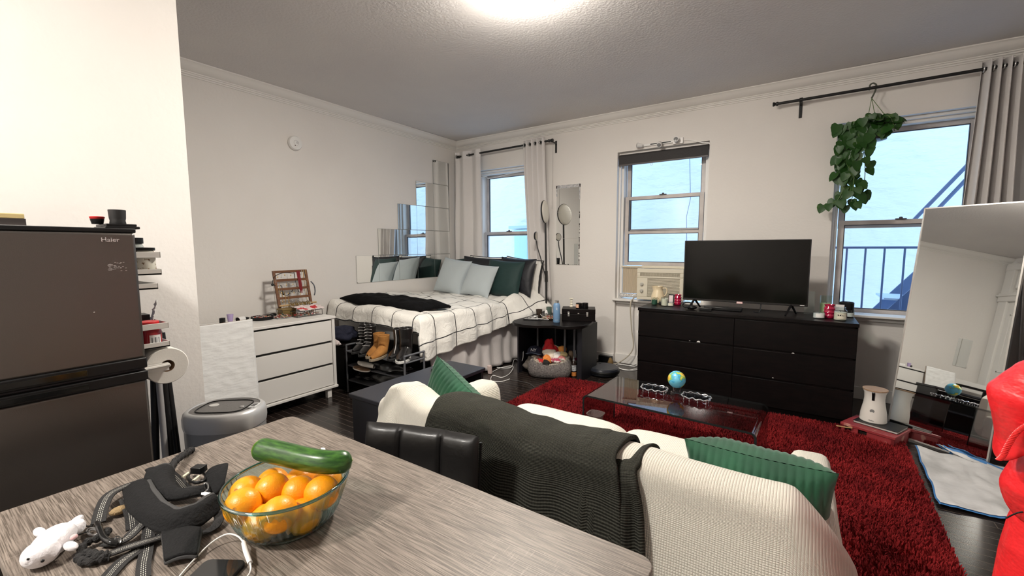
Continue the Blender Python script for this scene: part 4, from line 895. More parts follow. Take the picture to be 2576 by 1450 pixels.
lump((-2.245, 4.0, S_+.05), (.018,.018,.035), M_wplast, 'small white porcelain figure beside the sunglasses on the side table', 'figurine', 'white_figurine', 6, .3, 20)
t = thing('tablet', 'dark glass tablet lying at the left end of the side table', 'tablet', (-2.30, 3.83, S_), .3)
build(MB().box((-.10,-.055,0), (.10,.055,.008)), 'body', M_bplast, t, world=False, bevel=.003); build(MB().box((-.095,-.05,.008), (.095,.05,.0085)), 'screen', mat('dark_screen', (.05,.05,.055), .08), t, world=False, smooth=0)
M_wc = mat('white_cable', (.80,.79,.77), .5)
mb = MB().tube(spline([(-2.38, 3.85, S_+.012), (-2.34, 3.93, S_+.02), (-2.28, 3.88, S_+.03), (-2.33, 3.82, S_+.012), (-2.24, 3.86, S_+.01), (-2.14, 3.86, S_+.008), (-2.26, 3.93, S_+.03), (-2.31, 3.98, S_+.04)], 8), .0025, 6)
mb.ball((-2.33, 3.90, S_+.018), (.012,.02,.012), 10).ball((-2.27, 3.85, S_+.012), (.010,.012,.010), 10)
build(mb, 'charging_cable', M_wc, label='white charging cable tangled on the side table', cat='cable')

# clothes in the niche: cap, red cloth, shoes
t = thing('baseball_cap', 'navy baseball cap with a white emblem in the left niche of the side table', 'cap', (-2.29, 3.84, .17))
Mc = T((-2.29, 3.84, .19), rz=.3, rx=-.35)
build(MB().lathe([(.088,0),(.090,.02),(.082,.06),(.055,.092),(.02,.105),(.001,.106)], n=28, M=Mc, sy=1.1), 'crown', M_navy, t)
build(MB().grid(lambda u, v: ((u-.5)*.17*(1-.25*v), -.09-.075*v*sin(pi*(.15+.7*u))-.0, .004+.012*cos((u-.5)*pi)-.01*v), 14, 6, Mc), 'brim', mat('grey_blue_denim', (.06,.08,.12), .8), t, solid=.003, smooth=80)
text('NY', .045, M_wplast, t, Mc @ T((0,-.094,.045), rx=pi/2-.2), 'emblem', th=.001)
lump((-2.16, 3.92, .20), (.085,.07,.14), mat('red_fleece', (.50,.01,.015), .85, bump=('noise', 20, .6)), 'bright red cloth stuffed in the side table niche', 'clothes', 'red_cloth', 4, .5, 36)
lump((-2.29, 3.84, .10), (.12,.10,.08), mat('taupe_cloth', (.16,.14,.12), .9, bump=('noise', 20, .5)), 'grey-brown folded cloth under the navy cap', 'clothes', 'grey_cloth', 8, .4, 32)
lump((-2.21, 3.80, .12), (.10,.06,.06), mat('red_fleece', (0,0,0)), 'red garment spilling out of the niche beside the pet bed', 'clothes', 'red_garment', 12, .5, 32)
lump((-2.28, 3.80, .045), (.055,.04,.045), mat('red_plaid', (.35,.02,.03), .8, var=((.03,.03,.04), 30)), 'dark red checked slipper on the floor left of the pet bed', 'slipper', 'checked_slipper', 3, .3, 24)
t = thing('gift_tag', 'small white paper card standing among the red clothes', 'card', (-2.26, 3.80, .10)); build(MB().box((-.022,-.002,0), (.022,.0,.075), T(rz=.5, ry=.15)), 'card', M_wplast, t, world=False, smooth=0)
for nm, x, y, z, r_, m_, lb in (('bottle', -1.915, 4.03, .05, .016, M_wplast, 'white bottle with a pink band in the right niche'), ('bottle', -1.875, 4.06, .05, .011, mat('orange_cap', (.75,.35,.03), .4), 'slim white bottle with an orange cap in the right niche'), ('jar', -1.99, 4.08, .05, .028, mat('brown_card', (.28,.19,.12), .7), 'brown cardboard tube standing behind the pet bed')):
    t = thing(nm, lb, nm if nm != 'jar' else 'tube', (x, y, z))
    build(MB().lathe([(r_,0),(r_*1.05,.003),(r_*1.05,.16),(r_*.7,.18),(.001,.182)], n=18), 'body', M_wplast if nm == 'bottle' else m_, t, world=False)
    if nm == 'bottle': build(MB().lathe([(r_*.75,.18),(r_*.75,.205),(.001,.206)], n=14), 'cap', m_, t, world=False)
    if 'pink' in lb: build(MB().lathe([(r_*1.07,.10),(r_*1.07,.13)], n=18, cap=False), 'band', mat('hot_pink', (.7,.05,.2), .5), t, world=False)

# pet bed with toys
PBx, PBy = -2.115, 3.86
t = thing('pet_bed', 'grey tweed pet bed with fluffy cream lining, full of toys', 'pet bed', (PBx, PBy, 0))
M_tweed = mat('grey_tweed', (.20,.18,.17), .9, bump=('vor', 130, .8), var=((.08,.07,.07), 80), bdist=.004)
Mp = T((PBx, PBy, 0), rz=.42)
def pb(u, v):
    a = u*2*pi; k = (abs(cos(a))**4+abs(sin(a))**4)**(-.25); ph = v*2*pi
    rr = .050; wob = 1+.05*nz(cos(a)*3, sin(a)*3, 2); dip = .06*max(0, -sin(a))**2
    x = (.175+rr*cos(ph))*cos(a)*k*wob; y = (.12+rr*cos(ph))*sin(a)*k*wob; z = .10+.098*sin(ph)-dip*(1+sin(ph))*.5+.01*abs(cos(a*2))*0
    return (x, y, max(0, z))
build(MB().grid(pb, 64, 18, Mp, cu=True, cv=True), 'bolster', M_tweed, t, smooth=80)
build(MB().lathe([(.16,.02),(.165,.11),(.12,.13),(.001,.135)], n=30, M=Mp, sy=.75, p=4), 'mat', mat('cream_fleece', (.72,.66,.56), .95, bump=('noise', 60, 1)), t)
mb = MB(); r_ = random.Random(8)
for i in range(3200):
    a = r_.uniform(0, 2*pi); k = (abs(cos(a))**4+abs(sin(a))**4)**(-.25); q = r_.uniform(-.065, .022); dip = .06*max(0, -sin(a))**2
    p_ = Vector(((.165+q)*cos(a)*k, (.11+q)*sin(a)*k, .198-abs(q)*.7-dip*1.1)); e = Vector((r_.uniform(-1,1), r_.uniform(-1,1), r_.uniform(0,1.4))).normalized()*r_.uniform(.018,.034); w = e.orthogonal().normalized()*.0035
    mb.add([p_-w, p_+w, p_+e], [(0,1,2)], Mp)
build(mb, 'fleece_trim', mat('cream_fleece', (0,0,0)), t, smooth=0, kind='stuff')
toys = [('plush_toy', (.00,.02,.16), (.07,.05,.05), (.82,.74,.62), 'cream plush toy in the middle of the pet bed'), ('plush_toy', (.07,.00,.155), (.045,.04,.035), (.85,.82,.78), 'small white plush toy right of the cream one'),
 ('toy_ball', (-.03,-.05,.125), (.038,.038,.038), (.85,.28,.06), 'orange toy at the front of the pet bed'), ('toy_ball', (-.035,-.095,.095), (.034,.03,.034), (.01,.01,.01), 'black round toy at the very front of the pet bed'),
 ('rope_toy', (.05,-.06,.12), (.06,.022,.02), (.45,.06,.12), 'crimson and white knotted rope toy'), ('rope_toy', (.10,-.03,.14), (.05,.02,.02), (.6,.2,.2), 'pinkish rope toy at the right edge of the pet bed'),
 ('plush_toy', (.11,.09,.19), (.045,.035,.04), (.85,.35,.08), 'orange plush toy at the back right of the pet bed'), ('plush_toy', (.05,.11,.19), (.05,.035,.04), (.75,.70,.5), 'pale yellow plush toy at the back of the pet bed'),
 ('plush_toy', (-.03,.13,.20), (.06,.045,.05), (.14,.12,.12), 'dark grey plush toy behind the cream one'), ('plush_toy', (.03,.09,.16), (.06,.03,.025), (.08,.16,.28), 'blue denim toy among the plush toys'), ('plush_toy', (.13,.02,.165), (.04,.04,.025), (.75,.6,.3), 'tan plush toy on the right rim of the pet bed')]
for i, (nm, c_, r3, col, lb) in enumerate(toys):
    c_ = Mp @ (Vector(c_)+Vector((0,0,.055))); r3 = [k*1.2 for k in r3]; lump(c_, r3, mat('toy_%d' % i, col, .85, bump=('noise', 70, .5), var=((.8,.75,.7), 40, (1,1,1), .5, .55) if 'rope' in nm else None), lb, 'toy', nm, i*3, .35, 24)
# spray bottle
t = thing('spray_bottle', 'dark spray bottle with silver and orange labels beside the pet bed', 'bottle', (-1.885, 3.945, 0))
build(MB().lathe([(.026,0),(.028,.004),(.028,.14),(.020,.16),(.012,.168),(.001,.168)], n=24), 'body', mat('amber_dark', (.02,.012,.01), .2), t, world=False)
build(MB().lathe([(.0285,.012),(.0285,.055)], n=24, cap=False), 'orange_label', mat('orange_label', (.62,.22,.05), .5), t, world=False)
build(MB().lathe([(.0285,.065),(.0285,.125)], n=24, cap=False), 'silver_label', mat('silver_label', (.55,.56,.58), .35, var=((.12,.12,.14), 30, (1,1,5), .55, .6)), t, world=False)
build(MB().lathe([(.012,.168),(.012,.18),(.008,.182),(.007,.2),(.009,.205),(.001,.215)], n=16), 'nozzle', mat('grey_plastic', (.35,.35,.37), .4), t, world=False)
# robot vacuum and dock
q = (-1.665, 4.20)
t = thing('robot_vacuum', 'round dark robot vacuum on the floor by the wall', 'vacuum cleaner', (*q, 0))
build(MB().lathe([(.145,.012),(.165,.022),(.168,.06),(.160,.078),(.150,.082),(.001,.083)], n=56), 'body', mat('dark_blue_plastic', (.018,.020,.028), .3), t, world=False)
build(MB().lathe([(.150,.0825),(.149,.085),(.130,.0855),(.001,.0855)], n=56), 'top_plate', mat('vacuum_top', (.03,.033,.042), .35, bump=('noise', 200, .2)), t, world=False)
build(MB().lathe([(.169,.03),(.172,.035),(.172,.055),(.169,.06)], n=56, cap=False), 'bumper', M_bplast, t, world=False)
build(MB().lathe([(.014,.0855),(.014,.088),(.001,.0885)], (-.07,.08,0), 20), 'button', M_bplast, t, world=False)
t = thing('charging_dock', 'black charging dock against the wall behind the robot vacuum', 'dock', (-1.79, 4.56, 0)); build(MB().box((-.08,-.05,0),(.08,.05,.02)).box((-.08,.0,0),(.08,.05,.10)), 'body', M_bplast, t, world=False, bevel=.006)
lump((-1.70, 4.50, .05), (.028,.028,.05), mat('brown_tan', (.2,.12,.04), .7), 'brownish plug-in bag on the floor behind the robot vacuum', 'bag', 'small_bag', 4, .3, 18)
# cables on the floor
def cable(label, pts, r=.004, m=M_wc, name='power_cable', cat='cable'): return build(MB().tube(spline([Vector(p) for p in pts], 8), r, 6), name, m, label=label, cat=cat)
Fz = .006
def fl(x, y, z=Fz): return at(x, y, Z=z)
cable('white cable looping on the floor beside the bed skirt', [fl(1240,935), fl(1262,925), fl(1290,922,.02), fl(1282,940), fl(1262,950), fl(1240,945), fl(1236,958), fl(1262,960), fl(1282,954)], .004)
cable('white cable hanging down from the side table to the floor by the bed', [(-2.42,3.86,S_-.01), (-2.45,3.84,.45), (-2.44,3.84,.25), (-2.43,3.80,.12), fl(1294,905,.03), fl(1285,925,.01), fl(1250,925)], .004)
t = thing('power_strip', 'pale power plug standing by the bed skirt', 'plug', fl(1233, 940)); build(MB().box((-.02,-.015,0), (.02,.015,.09), T(rx=.15)).box((-.012,-.02,.05),(.012,.02,.075)), 'body', mat('pinkish_white', (.72,.58,.54), .5), t, world=False, bevel=.003)
cable('white cables coiled at the left foot of the black dresser', [fl(1608,925), fl(1580,932), fl(1555,926), fl(1548,915), fl(1570,918), fl(1595,922), fl(1608,916,.02)], .0045)
cable('white cable bending towards the wall beside the black dresser', [fl(1608,914,.02), fl(1585,920), fl(1562,918), fl(1550,921), fl(1565,929), fl(1590,932), fl(1608,929)], .0045)
cable('dark grey cable arching behind the white ones by the black dresser', [fl(1608,903,.03), fl(1590,910,.02), fl(1572,908,.02), fl(1552,914), fl(1548,910)], .003, mat('dark_grey_cable', (.1,.1,.1), .5))
cable('thin dark cable across the floor in front of the side table', [fl(1282,955), fl(1300,958), fl(1330,965), fl(1345,975)], .002, mat('dark_grey_cable', (0,0,0)))

# ---------------------------------------------------------------- floor lamp
lx, ly = -2.49, 4.44
t = thing('floor_lamp', 'tall black floor lamp with a big round white disc and a small reading arm', 'lamp', (lx, ly, 0))
build(MB().lathe([(.125,0),(.125,.02),(.115,.028),(.014,.03),(.012,.035)], (lx, ly, 0), 40), 'base', M_bmetal, t)
build(MB().tube([(lx, ly, .03), (lx-.005, ly, 1.0), (lx-.02, ly, 1.66)], .011, 12).tube([(lx-.003, ly, .93), (lx-.004, ly, 1.06)], .018, 12), 'pole', M_bmetal, t)
hc = Vector((lx-.02, ly-.02, 1.755)); dn = Vector((.97, .22, .05)).normalized()
Mh = basis(hc, dn.cross(Vector((0,0,1))), Vector((0,0,1)).cross(dn.cross(Vector((0,0,1))))*1)
Mh = Matrix.Translation(hc) @ dn.to_track_quat('Z', 'Y').to_matrix().to_4x4()
build(MB().lathe([(.001,-.012),(.12,-.012),(.132,-.006),(.135,.004),(.132,.010)], n=48, M=Mh, cap=False), 'lamp_head', M_bmetal, t)
build(MB().lathe([(.131,.008),(.125,.016),(.10,.022),(.001,.026)], n=48, M=Mh), 'diffuser_disc', mat('lamp_disc', (.72,.68,.60), .5, bump=('noise', 90, .2)), t)
build(MB().tube(spline([(lx-.01, ly-.01, 1.0), (lx-.03, ly-.02, 1.08), (lx-.06, ly-.03, 1.2), (lx-.10, ly-.04, 1.33), (lx-.115, ly-.045, 1.42)], 6), .0065, 8), 'reading_arm', M_bmetal, t)
h2 = Vector((lx-.12, ly-.05, 1.475)); M2 = Matrix.Translation(h2) @ Vector((.97,.24,.0)).to_track_quat('Z', 'Y').to_matrix().to_4x4()
build(MB().lathe([(.001,-.012),(.045,-.012),(.052,-.002),(.052,.006),(.046,.008)], n=32, M=M2, cap=False), 'reading_head', M_bmetal, t)
build(MB().lathe([(.046,.006),(.001,.010)], n=32, M=M2), 'reading_disc', mat('lamp_disc', (0,0,0)), t)
cable('thin cord hanging from the curtain rod end behind the floor lamp', [(-2.50, RODY+.02, 2.55), (-2.495, RODY, 2.2), (-2.50, RODY, 1.8)], .002, mat('grey_cord', (.4,.38,.36), .6))

# ---------------------------------------------------------------- black six-drawer dresser
BX, BX2, BYF, BYB, BT = -1.222, .386, 3.915, 4.395, .78
t = thing('black_dresser', 'wide black dresser with six drawers under the television', 'dresser', ((BX+BX2)/2, (BYF+BYB)/2, 0))
build(MB().box((BX, BYF-.003, BT-.026), (BX2, BYB, BT)), 'top', M_black, t, bevel=.002)
build(MB().box((BX+.004, BYF+.012, .0), (BX+.024, BYB, BT-.026)).box((BX2-.024, BYF+.012, 0), (BX2-.004, BYB, BT-.026)).box((BX+.01, BYB-.01, 0), (BX2-.01, BYB-.004, BT-.03)).box((BX+.01, BYF+.03, 0), (BX2-.01, BYF+.045, .06)), 'carcass', M_black, t, bevel=.002)
mid = (BX+BX2)/2; ddh = (BT-.026-.05)/3
for k in range(3):
    z = .05+k*ddh
    for a, b_ in ((BX+.008, mid-.0015), (mid+.0015, BX2-.008)):
        build(MB().box((a, BYF, z+.003), (b_, BYF+.018, z+ddh-.012)).box((a, BYF+.012, z+ddh-.014), (b_, BYF+.03, z+ddh+.001)), 'drawer', M_black, t, bevel=.0015)
for x, y, w, hh in ((1735,858,.014,.004), (1757,860,.03,.012), (1995,889,.02,.006), (1944,951,.012,.005)):
    q = at(x, y, Y=BYF); mb = MB().add([(q.x-w/2,BYF-.001,q.z-hh/2),(q.x+w/2,BYF-.001,q.z-hh/2),(q.x+w*.3,BYF-.001,q.z+hh/2),(q.x-w*.1,BYF-.001,q.z+hh*.6),(q.x-w*.4,BYF-.001,q.z)], [(0,1,2,3,4)]); build(mb, 'chip', mat('chipped_white', (.7,.68,.66), .7), t, smooth=0, solid=.0008)
for z in (.70, .54, .30): build(MB().box((BX-.006, BYF+.006, z), (BX+.004, BYF+.02, z+.022)), 'hinge_tab', M_wplast, t, smooth=0)

# ---------------------------------------------------------------- television
TX0, TX1, TY, TZ0, TZ1 = -.872, .076, 4.12, .857, 1.397
t = thing('television', 'large black flat-screen television standing on the black dresser', 'television', ((TX0+TX1)/2, TY, BT))
build(MB().box((TX0, TY, TZ0), (TX1, TY+.018, TZ1)).box((TX0+.12, TY+.018, TZ0+.02), (TX1-.12, TY+.06, TZ1-.16)), 'housing', mat('tv_housing', (.006,.005,.005), .4), t, bevel=.004)
build(MB().box((TX0+.008, TY-.002, TZ0+.018), (TX1-.008, TY+.001, TZ1-.006)), 'screen', mat('tv_screen', (.004,.0035,.003), .12, spec=.22), t, smooth=0)
for x in (TX0+.10, TX1-.11):
    s_ = 1 if x > 0 else 1
    build(MB().tube([(x, TY+.01, TZ0+.01), (x-.035, TY-.08, BT+.007)], [.010,.007], 8).tube([(x, TY+.01, TZ0+.01), (x+.035, TY+.09, BT+.007)], [.010,.007], 8), 'foot', M_bplast, t)
build(MB().box((-.43, TY-.005, TZ0-.006), (-.385, TY+.004, TZ0+.010)), 'logo_tab', mat('tab_pink', (.75,.45,.45), .4), t, smooth=0)
build(MB().box((-.425, TY-.0062, TZ0+.001), (-.39, TY-.005, TZ0+.005)), 'brand_mark', M_wplast, t, smooth=0)
build(MB().box((TX1-.052, TY-.003, TZ0+.008), (TX1-.022, TY-.002, TZ0+.012)), 'corner_mark', M_wplast, t, smooth=0)
t = thing('media_box', 'low flat black set-top box lying under the television', 'box', (-.55, 4.16, BT)); build(MB().box((-.14,-.05,0),(.16,.05,.028)), 'body', M_bplast, t, world=False, bevel=.005)
t = thing('game_controller', 'dark crumpled headset lying under the left television foot', 'headset', (-.80, 4.08, BT))
build(MB().ball((-.78, 4.06, BT+.018), (.045,.03,.018), 14).tube([(-.82+.04*cos(a), 4.07+.04*sin(a), BT+.035+.02*sin(a)) for a in [2*pi*k/18 for k in range(18)]], .005, 8, closed=True), 'body', M_bplast, t)
t = thing('small_black_box', 'small dark box just right of the left television foot', 'box', (-.66, 4.05, BT)); build(MB().box((-.05,-.03,0),(.05,.03,.022)), 'body', M_bplast, t, world=False, bevel=.003)
cable('black cable hanging behind the television onto the dresser top', [(-.25, TY+.03, TZ0+.02), (-.25, TY+.02, BT+.05), (-.26, TY+.0, BT+.006), (-.30, TY+.03, BT+.005)], .004, M_bplast)

# ---------------------------------------------------------------- candles, jars and pitcher on the black dresser
M_ruby = mat('ruby_glass', (.42,.005,.05), .12, coat=.5, spec=.8); M_waxw = mat('pale_wax', (.78,.72,.58), .5); M_clear2 = thin_glass('clear_jar', (.93,.96,.96), .03, .06)
def gjar(label, x, y, r, h, wax, zf=.6, lid=None, lab=None, tint=None, name='candle_jar', z=BT, cat='candle'):
    t = thing(name, label, cat, (x, y, z))
    build(MB().lathe([(r*.9,0),(r,.004),(r,h),(r*.94,h),(r*.93,.006),(.001,.005)], n=28), 'glass', tint or M_clear2, t, world=False)
    if wax: build(MB().lathe([(r*.9,.006),(r*.9,h*zf),(.001,h*zf)], n=24), 'wax', wax, t, world=False)
    if wax: build(MB().tube([(0,0,h*zf),(0.001,0,h*zf+.008)], .0015, 5), 'wick', M_bplast, t, world=False)
    if lid: build(MB().lathe([(r*1.03,h),(r*1.05,h+.003),(r*1.05,h+.016),(r*.95,h+.018),(.001,h+.018)], n=28), 'lid', lid, t, world=False)
    if lab: build(MB().grid(lambda u, v: ((r+.0006)*cos(-2.1+u*1.5), (r+.0006)*sin(-2.1+u*1.5), h*(.2+.55*v)), 12, 2), 'label', lab, t, world=False)
    return t
D = lambda x, y: at(x, y, Z=BT)
M_lab = mat('cream_label', (.72,.68,.55), .6)
q = D(1644, 768); gjar('dark green candle jar at the left end of the black dresser', q.x, q.y+.03, .028, .07, mat('green_wax', (.02,.09,.05), .4), .7)
q = D(1658, 767); gjar('small clear glass jar with dark content, left of the cream candle', q.x+.005, q.y+.05, .022, .045, mat('dark_wax', (.06,.05,.05), .4), .5)
q = D(1669, 771); gjar('cream candle in a straight clear glass', q.x, q.y+.03, .031, .085, M_waxw, .8)
q = D(1685, 772); gjar('short clear jar of white wax left of the ruby jar', q.x, q.y+.03, .029, .045, mat('white_wax', (.78,.77,.75), .5), .6, lab=M_lab)
def ruby(label, x, y, s=1):
    t = thing('candle_jar', label, 'candle', (x, y, BT))
    pr = [(.024,0),(.030,.004)]
    for k in range(3): pr += [(.031,.010+k*.026),(.035,.018+k*.026),(.031,.027+k*.026)]
    pr += [(.027,.088),(.033,.094),(.034,.10),(.031,.10),(.026,.088),(.001,.086)]
    build(MB().lathe([(r*s, h*s) for r, h in pr], n=36), 'ribbed_glass', M_ruby, t, world=False)
    build(MB().lathe([(.025*s,.086*s),(.001,.088*s)], n=24), 'wax', mat('red_wax', (.35,.01,.05), .4), t, world=False); return t
q = D(1703, 768); ruby('ribbed ruby red glass candle left of the television', q.x, q.y+.03)
q = D(2086, 802); ruby('ribbed ruby red glass candle among the jars right of the television', q.x, q.y+.03, 1.08)
# pitcher on the sill side
t = thing('pitcher', 'cream ceramic pitcher with a handle and gold scrolls, by the air conditioner', 'pitcher', (-1.155, 4.33, BT))
M_cer = mat('cream_ceramic', (.74,.62,.42), .3)
pr = [(.040,0),(.055,.006),(.066,.04),(.062,.08),(.046,.125),(.043,.15),(.050,.17),(.047,.17),(.040,.15),(.001,.1)]
build(MB().lathe(pr, n=40, fn=lambda a, z: 1+(.35*max(0, cos(a-pi))**8 if z > .14 else 0)), 'body', M_cer, t, world=False)
build(MB().tube(spline([(.044,0,.15), (.075,0,.155), (.088,0,.125), (.075,0,.085), (.058,0,.075)], 8), .006, 10), 'handle', M_cer, t, world=False)
mb = MB()
for sg in (-1, 1): mb.tube([( .012*sg+.012*sg*cos(a)*(1-a/9), -.0635-.0005, .052+.012*sin(a)*(1-a/9)) for a in [i*.4 for i in range(16)]], .0018, 5)
build(mb, 'gold_scroll', mat('brown_gold', (.25,.14,.03), .4), t, world=False)
t = thing('picture_frame', 'small black framed card behind the ruby jar', 'picture frame', (-1.01, 4.34, BT)); build(MB().box((-.045,-.006,0),(.045,.006,.095), T(rx=-.1)), 'frame', M_bplast, t, world=False, bevel=.002); build(MB().box((-.038,-.0075,.01),(.0,-.0065,.085), T(rx=-.1)), 'card', mat('pink_white', (.75,.66,.66), .6), t, world=False, smooth=0)
# right group
q = D(2042, 792); t = thing('acrylic_stand', 'tall clear acrylic holder standing at the right edge of the television', 'stand', (q.x-.02, q.y+.02, BT))
build(MB().box((-.035,-.03,0),(.035,-.028,.19)).box((-.035,.028,0),(.035,.03,.19)).box((-.035,-.03,0),(-.033,.03,.19)).box((.033,-.03,0),(.035,.03,.19)).box((-.035,-.03,0),(.035,.03,.003)), 'acrylic', M_clear2, t, world=False, smooth=0)
q = D(2075, 782); t = gjar('tall pale green glass candle behind the right ruby jar', .20, 4.30, .042, .16, mat('yellow_green_wax', (.45,.50,.28), .5), .62, tint=thin_glass('green_tint_glass', (.93,.975,.955), .03, .06))
q = D(2060, 803); gjar('short clear jar of white wax in front of the acrylic holder', q.x, q.y+.04, .040, .055, mat('white_wax', (0,0,0)), .7, lab=M_wplast)
q = D(2114, 808); t = gjar('cream candle jar with a lettered label and domed glass, front right of the dresser', q.x, q.y+.04, .042, .075, M_waxw, .85, lab=M_lab)
build(MB().lathe([(.042,.075),(.030,.088),(.031,.10),(.028,.10),(.027,.088),(.039,.075)], n=28, cap=False), 'glass_neck', M_clear2, t, world=False)
mb = MB(); c9 = Vector((q.x-.008, q.y+.04-.0422, BT+.043))
for sg in (-1, 1): mb.add([c9, c9+Vector((sg*.011,0,.007)), c9+Vector((sg*.010,0,-.007))], [(0,1,2)])
for k in range(4): mb.box(tuple(c9+Vector((.014+k*.004,-.0004,-.005))), tuple(c9+Vector((.0165+k*.004,.0004,-.001+.002*(k%2)))))
build(mb, 'printed_bow', M_bplast, t, smooth=0, solid=.0006)
q = D(2138, 801); gjar('clear jar of pale wax behind the labelled candle jar', q.x+.0, q.y+.06, .033, .06, mat('white_wax', (0,0,0)), .6)
q = D(2120, 790); t = thing('speaker_can', 'black cylinder candle with a small white card at the back right of the dresser', 'candle', (.335, 4.29, BT))
build(MB().lathe([(.045,0),(.047,.004),(.047,.115),(.042,.118),(.040,.105),(.001,.104)], n=32), 'cup', M_bplast, t, world=False)
build(MB().box((-.075,-.062,.055),(-.02,-.059,.10)), 'card', M_wplast, t, world=False, smooth=0)

# ---------------------------------------------------------------- rug
RZ = .012
c_ = [(-2.04, 1.2), (.58, 1.0), (.655, 3.88), (-1.97, 3.79)]
def inrug(u, v):
    a = Vector(c_[0])*(1-u)+Vector(c_[1])*u; b = Vector(c_[3])*(1-u)+Vector(c_[2])*u; return a*(1-v)+b*v
t = thing('rug', 'deep red shaggy rug under the coffee table and sofa', 'rug', (-.7, 2.5, 0))
M_pile = mat('red_pile', (.28,.016,.018), .9, spec=.2, var=((.14,.007,.010), 4, (1,1,1), .35, .65))
build(MB().grid(lambda u, v: (*inrug(u, v), RZ+.004*nz(u*30, v*30)), 40, 40), 'backing', M_pile, t)
rg = np.random.default_rng(4); N = 170000
u = rg.random(N); v = 1-rg.random(N)**1.0*.93
ed = np.minimum.reduce([u, 1-u, v, 1-v]);
A_, B2, C2, D2 = [np.array(q) for q in c_]
P2 = (A_*(1-u)[:,None]+B2*u[:,None])*(1-v)[:,None]+(D2*(1-u)[:,None]+C2*u[:,None])*v[:,None]
# rounded corners
k = (np.abs(u*2-1)**24+np.abs(v*2-1)**24) < 1.02; P2 = P2[k]; N = len(P2)
cl_ = np.sin(P2[:,0]*9+2*np.sin(P2[:,1]*5))+np.sin(P2[:,1]*11+2*np.sin(P2[:,0]*6))
ang = rg.random(N)*2*np.pi*.8+cl_*.7; ln = .020+.010*rg.random(N); le = .006+.010*rg.random(N)
dx, dy = np.cos(ang), np.sin(ang); w = .0020+.0016*rg.random(N)
V0 = np.column_stack([P2[:,0]-dy*w, P2[:,1]+dx*w, np.full(N, RZ-.004)]); V1 = np.column_stack([P2[:,0]+dy*w, P2[:,1]-dx*w, np.full(N, RZ-.004)])
V2 = np.column_stack([P2[:,0]+dx*le*.4+dy*w, P2[:,1]+dy*le*.4-dx*w, RZ+ln*.65]); V3 = np.column_stack([P2[:,0]+dx*le*.4-dy*w, P2[:,1]+dy*le*.4+dx*w, RZ+ln*.65])
V4 = np.column_stack([P2[:,0]+dx*le, P2[:,1]+dy*le, RZ+ln])
vv = np.stack([V0,V1,V2,V3,V4], 1).reshape(-1, 3)-np.array([-.7,2.5,0])
me = bpy.data.meshes.new('pile'); me.vertices.add(N*5); me.vertices.foreach_set('co', vv.ravel())
b_ = np.arange(N)*5; loops = np.stack([b_,b_+1,b_+2,b_+3,b_+3,b_+2,b_+4], 1).ravel()
me.loops.add(N*7); me.loops.foreach_set('vertex_index', loops)
ls = np.stack([np.arange(N)*7, np.arange(N)*7+4], 1).ravel(); me.polygons.add(N*2); me.polygons.foreach_set('loop_start', ls)
me.update(calc_edges=True); me.validate(); me.materials.append(M_pile); o = bpy.data.objects.new('pile', me); COL.objects.link(o); o.parent = t; o['kind'] = 'stuff'

# ---------------------------------------------------------------- bent glass coffee table
CX, CY, CR = -.633, 2.79, radians(-3.0); CW, CD, CH = 1.02, .515, .36+.0
t = thing('coffee_table', 'smoked bent-glass coffee table on the red rug', 'table', (CX, CY, .03), CR)
M_smoke = thin_glass('smoked_glass', (.62,.60,.60), .015, .11); M_edge = mat('glass_edge', (.015,.02,.02), .1)
th = .012; R_ = .035
prof = []
Hh = CH-.03
def pr(off):
    r = R_-off; o = []
    o.append((-CW/2+off, 0)); o.append((-CW/2+off, Hh-R_))
    for k in range(1, 8): a = pi-k*pi/2/8; o.append((-CW/2+R_+r*cos(a), Hh-R_+r*sin(a)))
    o.append((-CW/2+R_, Hh-off)); o.append((CW/2-R_, Hh-off))
    for k in range(1, 8): a = pi/2-k*pi/2/8; o.append((CW/2-R_+r*cos(a), Hh-R_+r*sin(a)))
    o.append((CW/2-off, Hh-R_)); o.append((CW/2-off, 0)); return o
a_, b_ = pr(0), pr(th)
mb = MB(); n = len(a_)
vs = [(x, -CD/2, z) for x, z in a_]+[(x, CD/2, z) for x, z in a_]; mb.add(vs, [(i, i+1, i+1+n, i+n) for i in range(n-1)])
vs = [(x, -CD/2, z) for x, z in b_]+[(x, CD/2, z) for x, z in b_]; mb.add(vs, [(i+n, i+1+n, i+1, i) for i in range(n-1)])
build(mb, 'bent_glass', M_smoke, t, world=False)
mb = MB()
for y in (-CD/2, CD/2): mb.add([(x, y, z) for x, z in a_]+[(x, y, z) for x, z in b_], [(i, i+n, i+1+n, i+1) for i in range(n-1)])
build(mb, 'glass_edge', M_edge, t, world=False, smooth=0, solid=.0015, off=0)
G = lambda x, y: at(x, y, Z=CH)
# globe
q = G(1701, 995); t = thing('globe', 'small blue and green rotating globe on a clear stand on the coffee table', 'globe', (q.x, q.y, CH))
mg_ = bpy.data.materials.new('globe_map'); mg_.use_nodes = True; nt = mg_.node_tree; p = nt.nodes['Principled BSDF']; p.inputs['Roughness'].default_value = .25
tc = nt.nodes.new('ShaderNodeTexCoord'); n1 = nt.nodes.new('ShaderNodeTexNoise'); n1.inputs['Scale'].default_value = 16; n1.inputs['Detail'].default_value = 6; cr = nt.nodes.new('ShaderNodeValToRGB')
cr.color_ramp.elements[0].position = .50; cr.color_ramp.elements[0].color = (.04,.36,.66,1); cr.color_ramp.elements[1].position = .53; cr.color_ramp.elements[1].color = (.20,.48,.10,1)
e = cr.color_ramp.elements.new(.46); e.color = (.16,.55,.75,1); e = cr.color_ramp.elements.new(.58); e.color = (.75,.65,.10,1); e = cr.color_ramp.elements.new(.66); e.color = (.75,.32,.04,1)
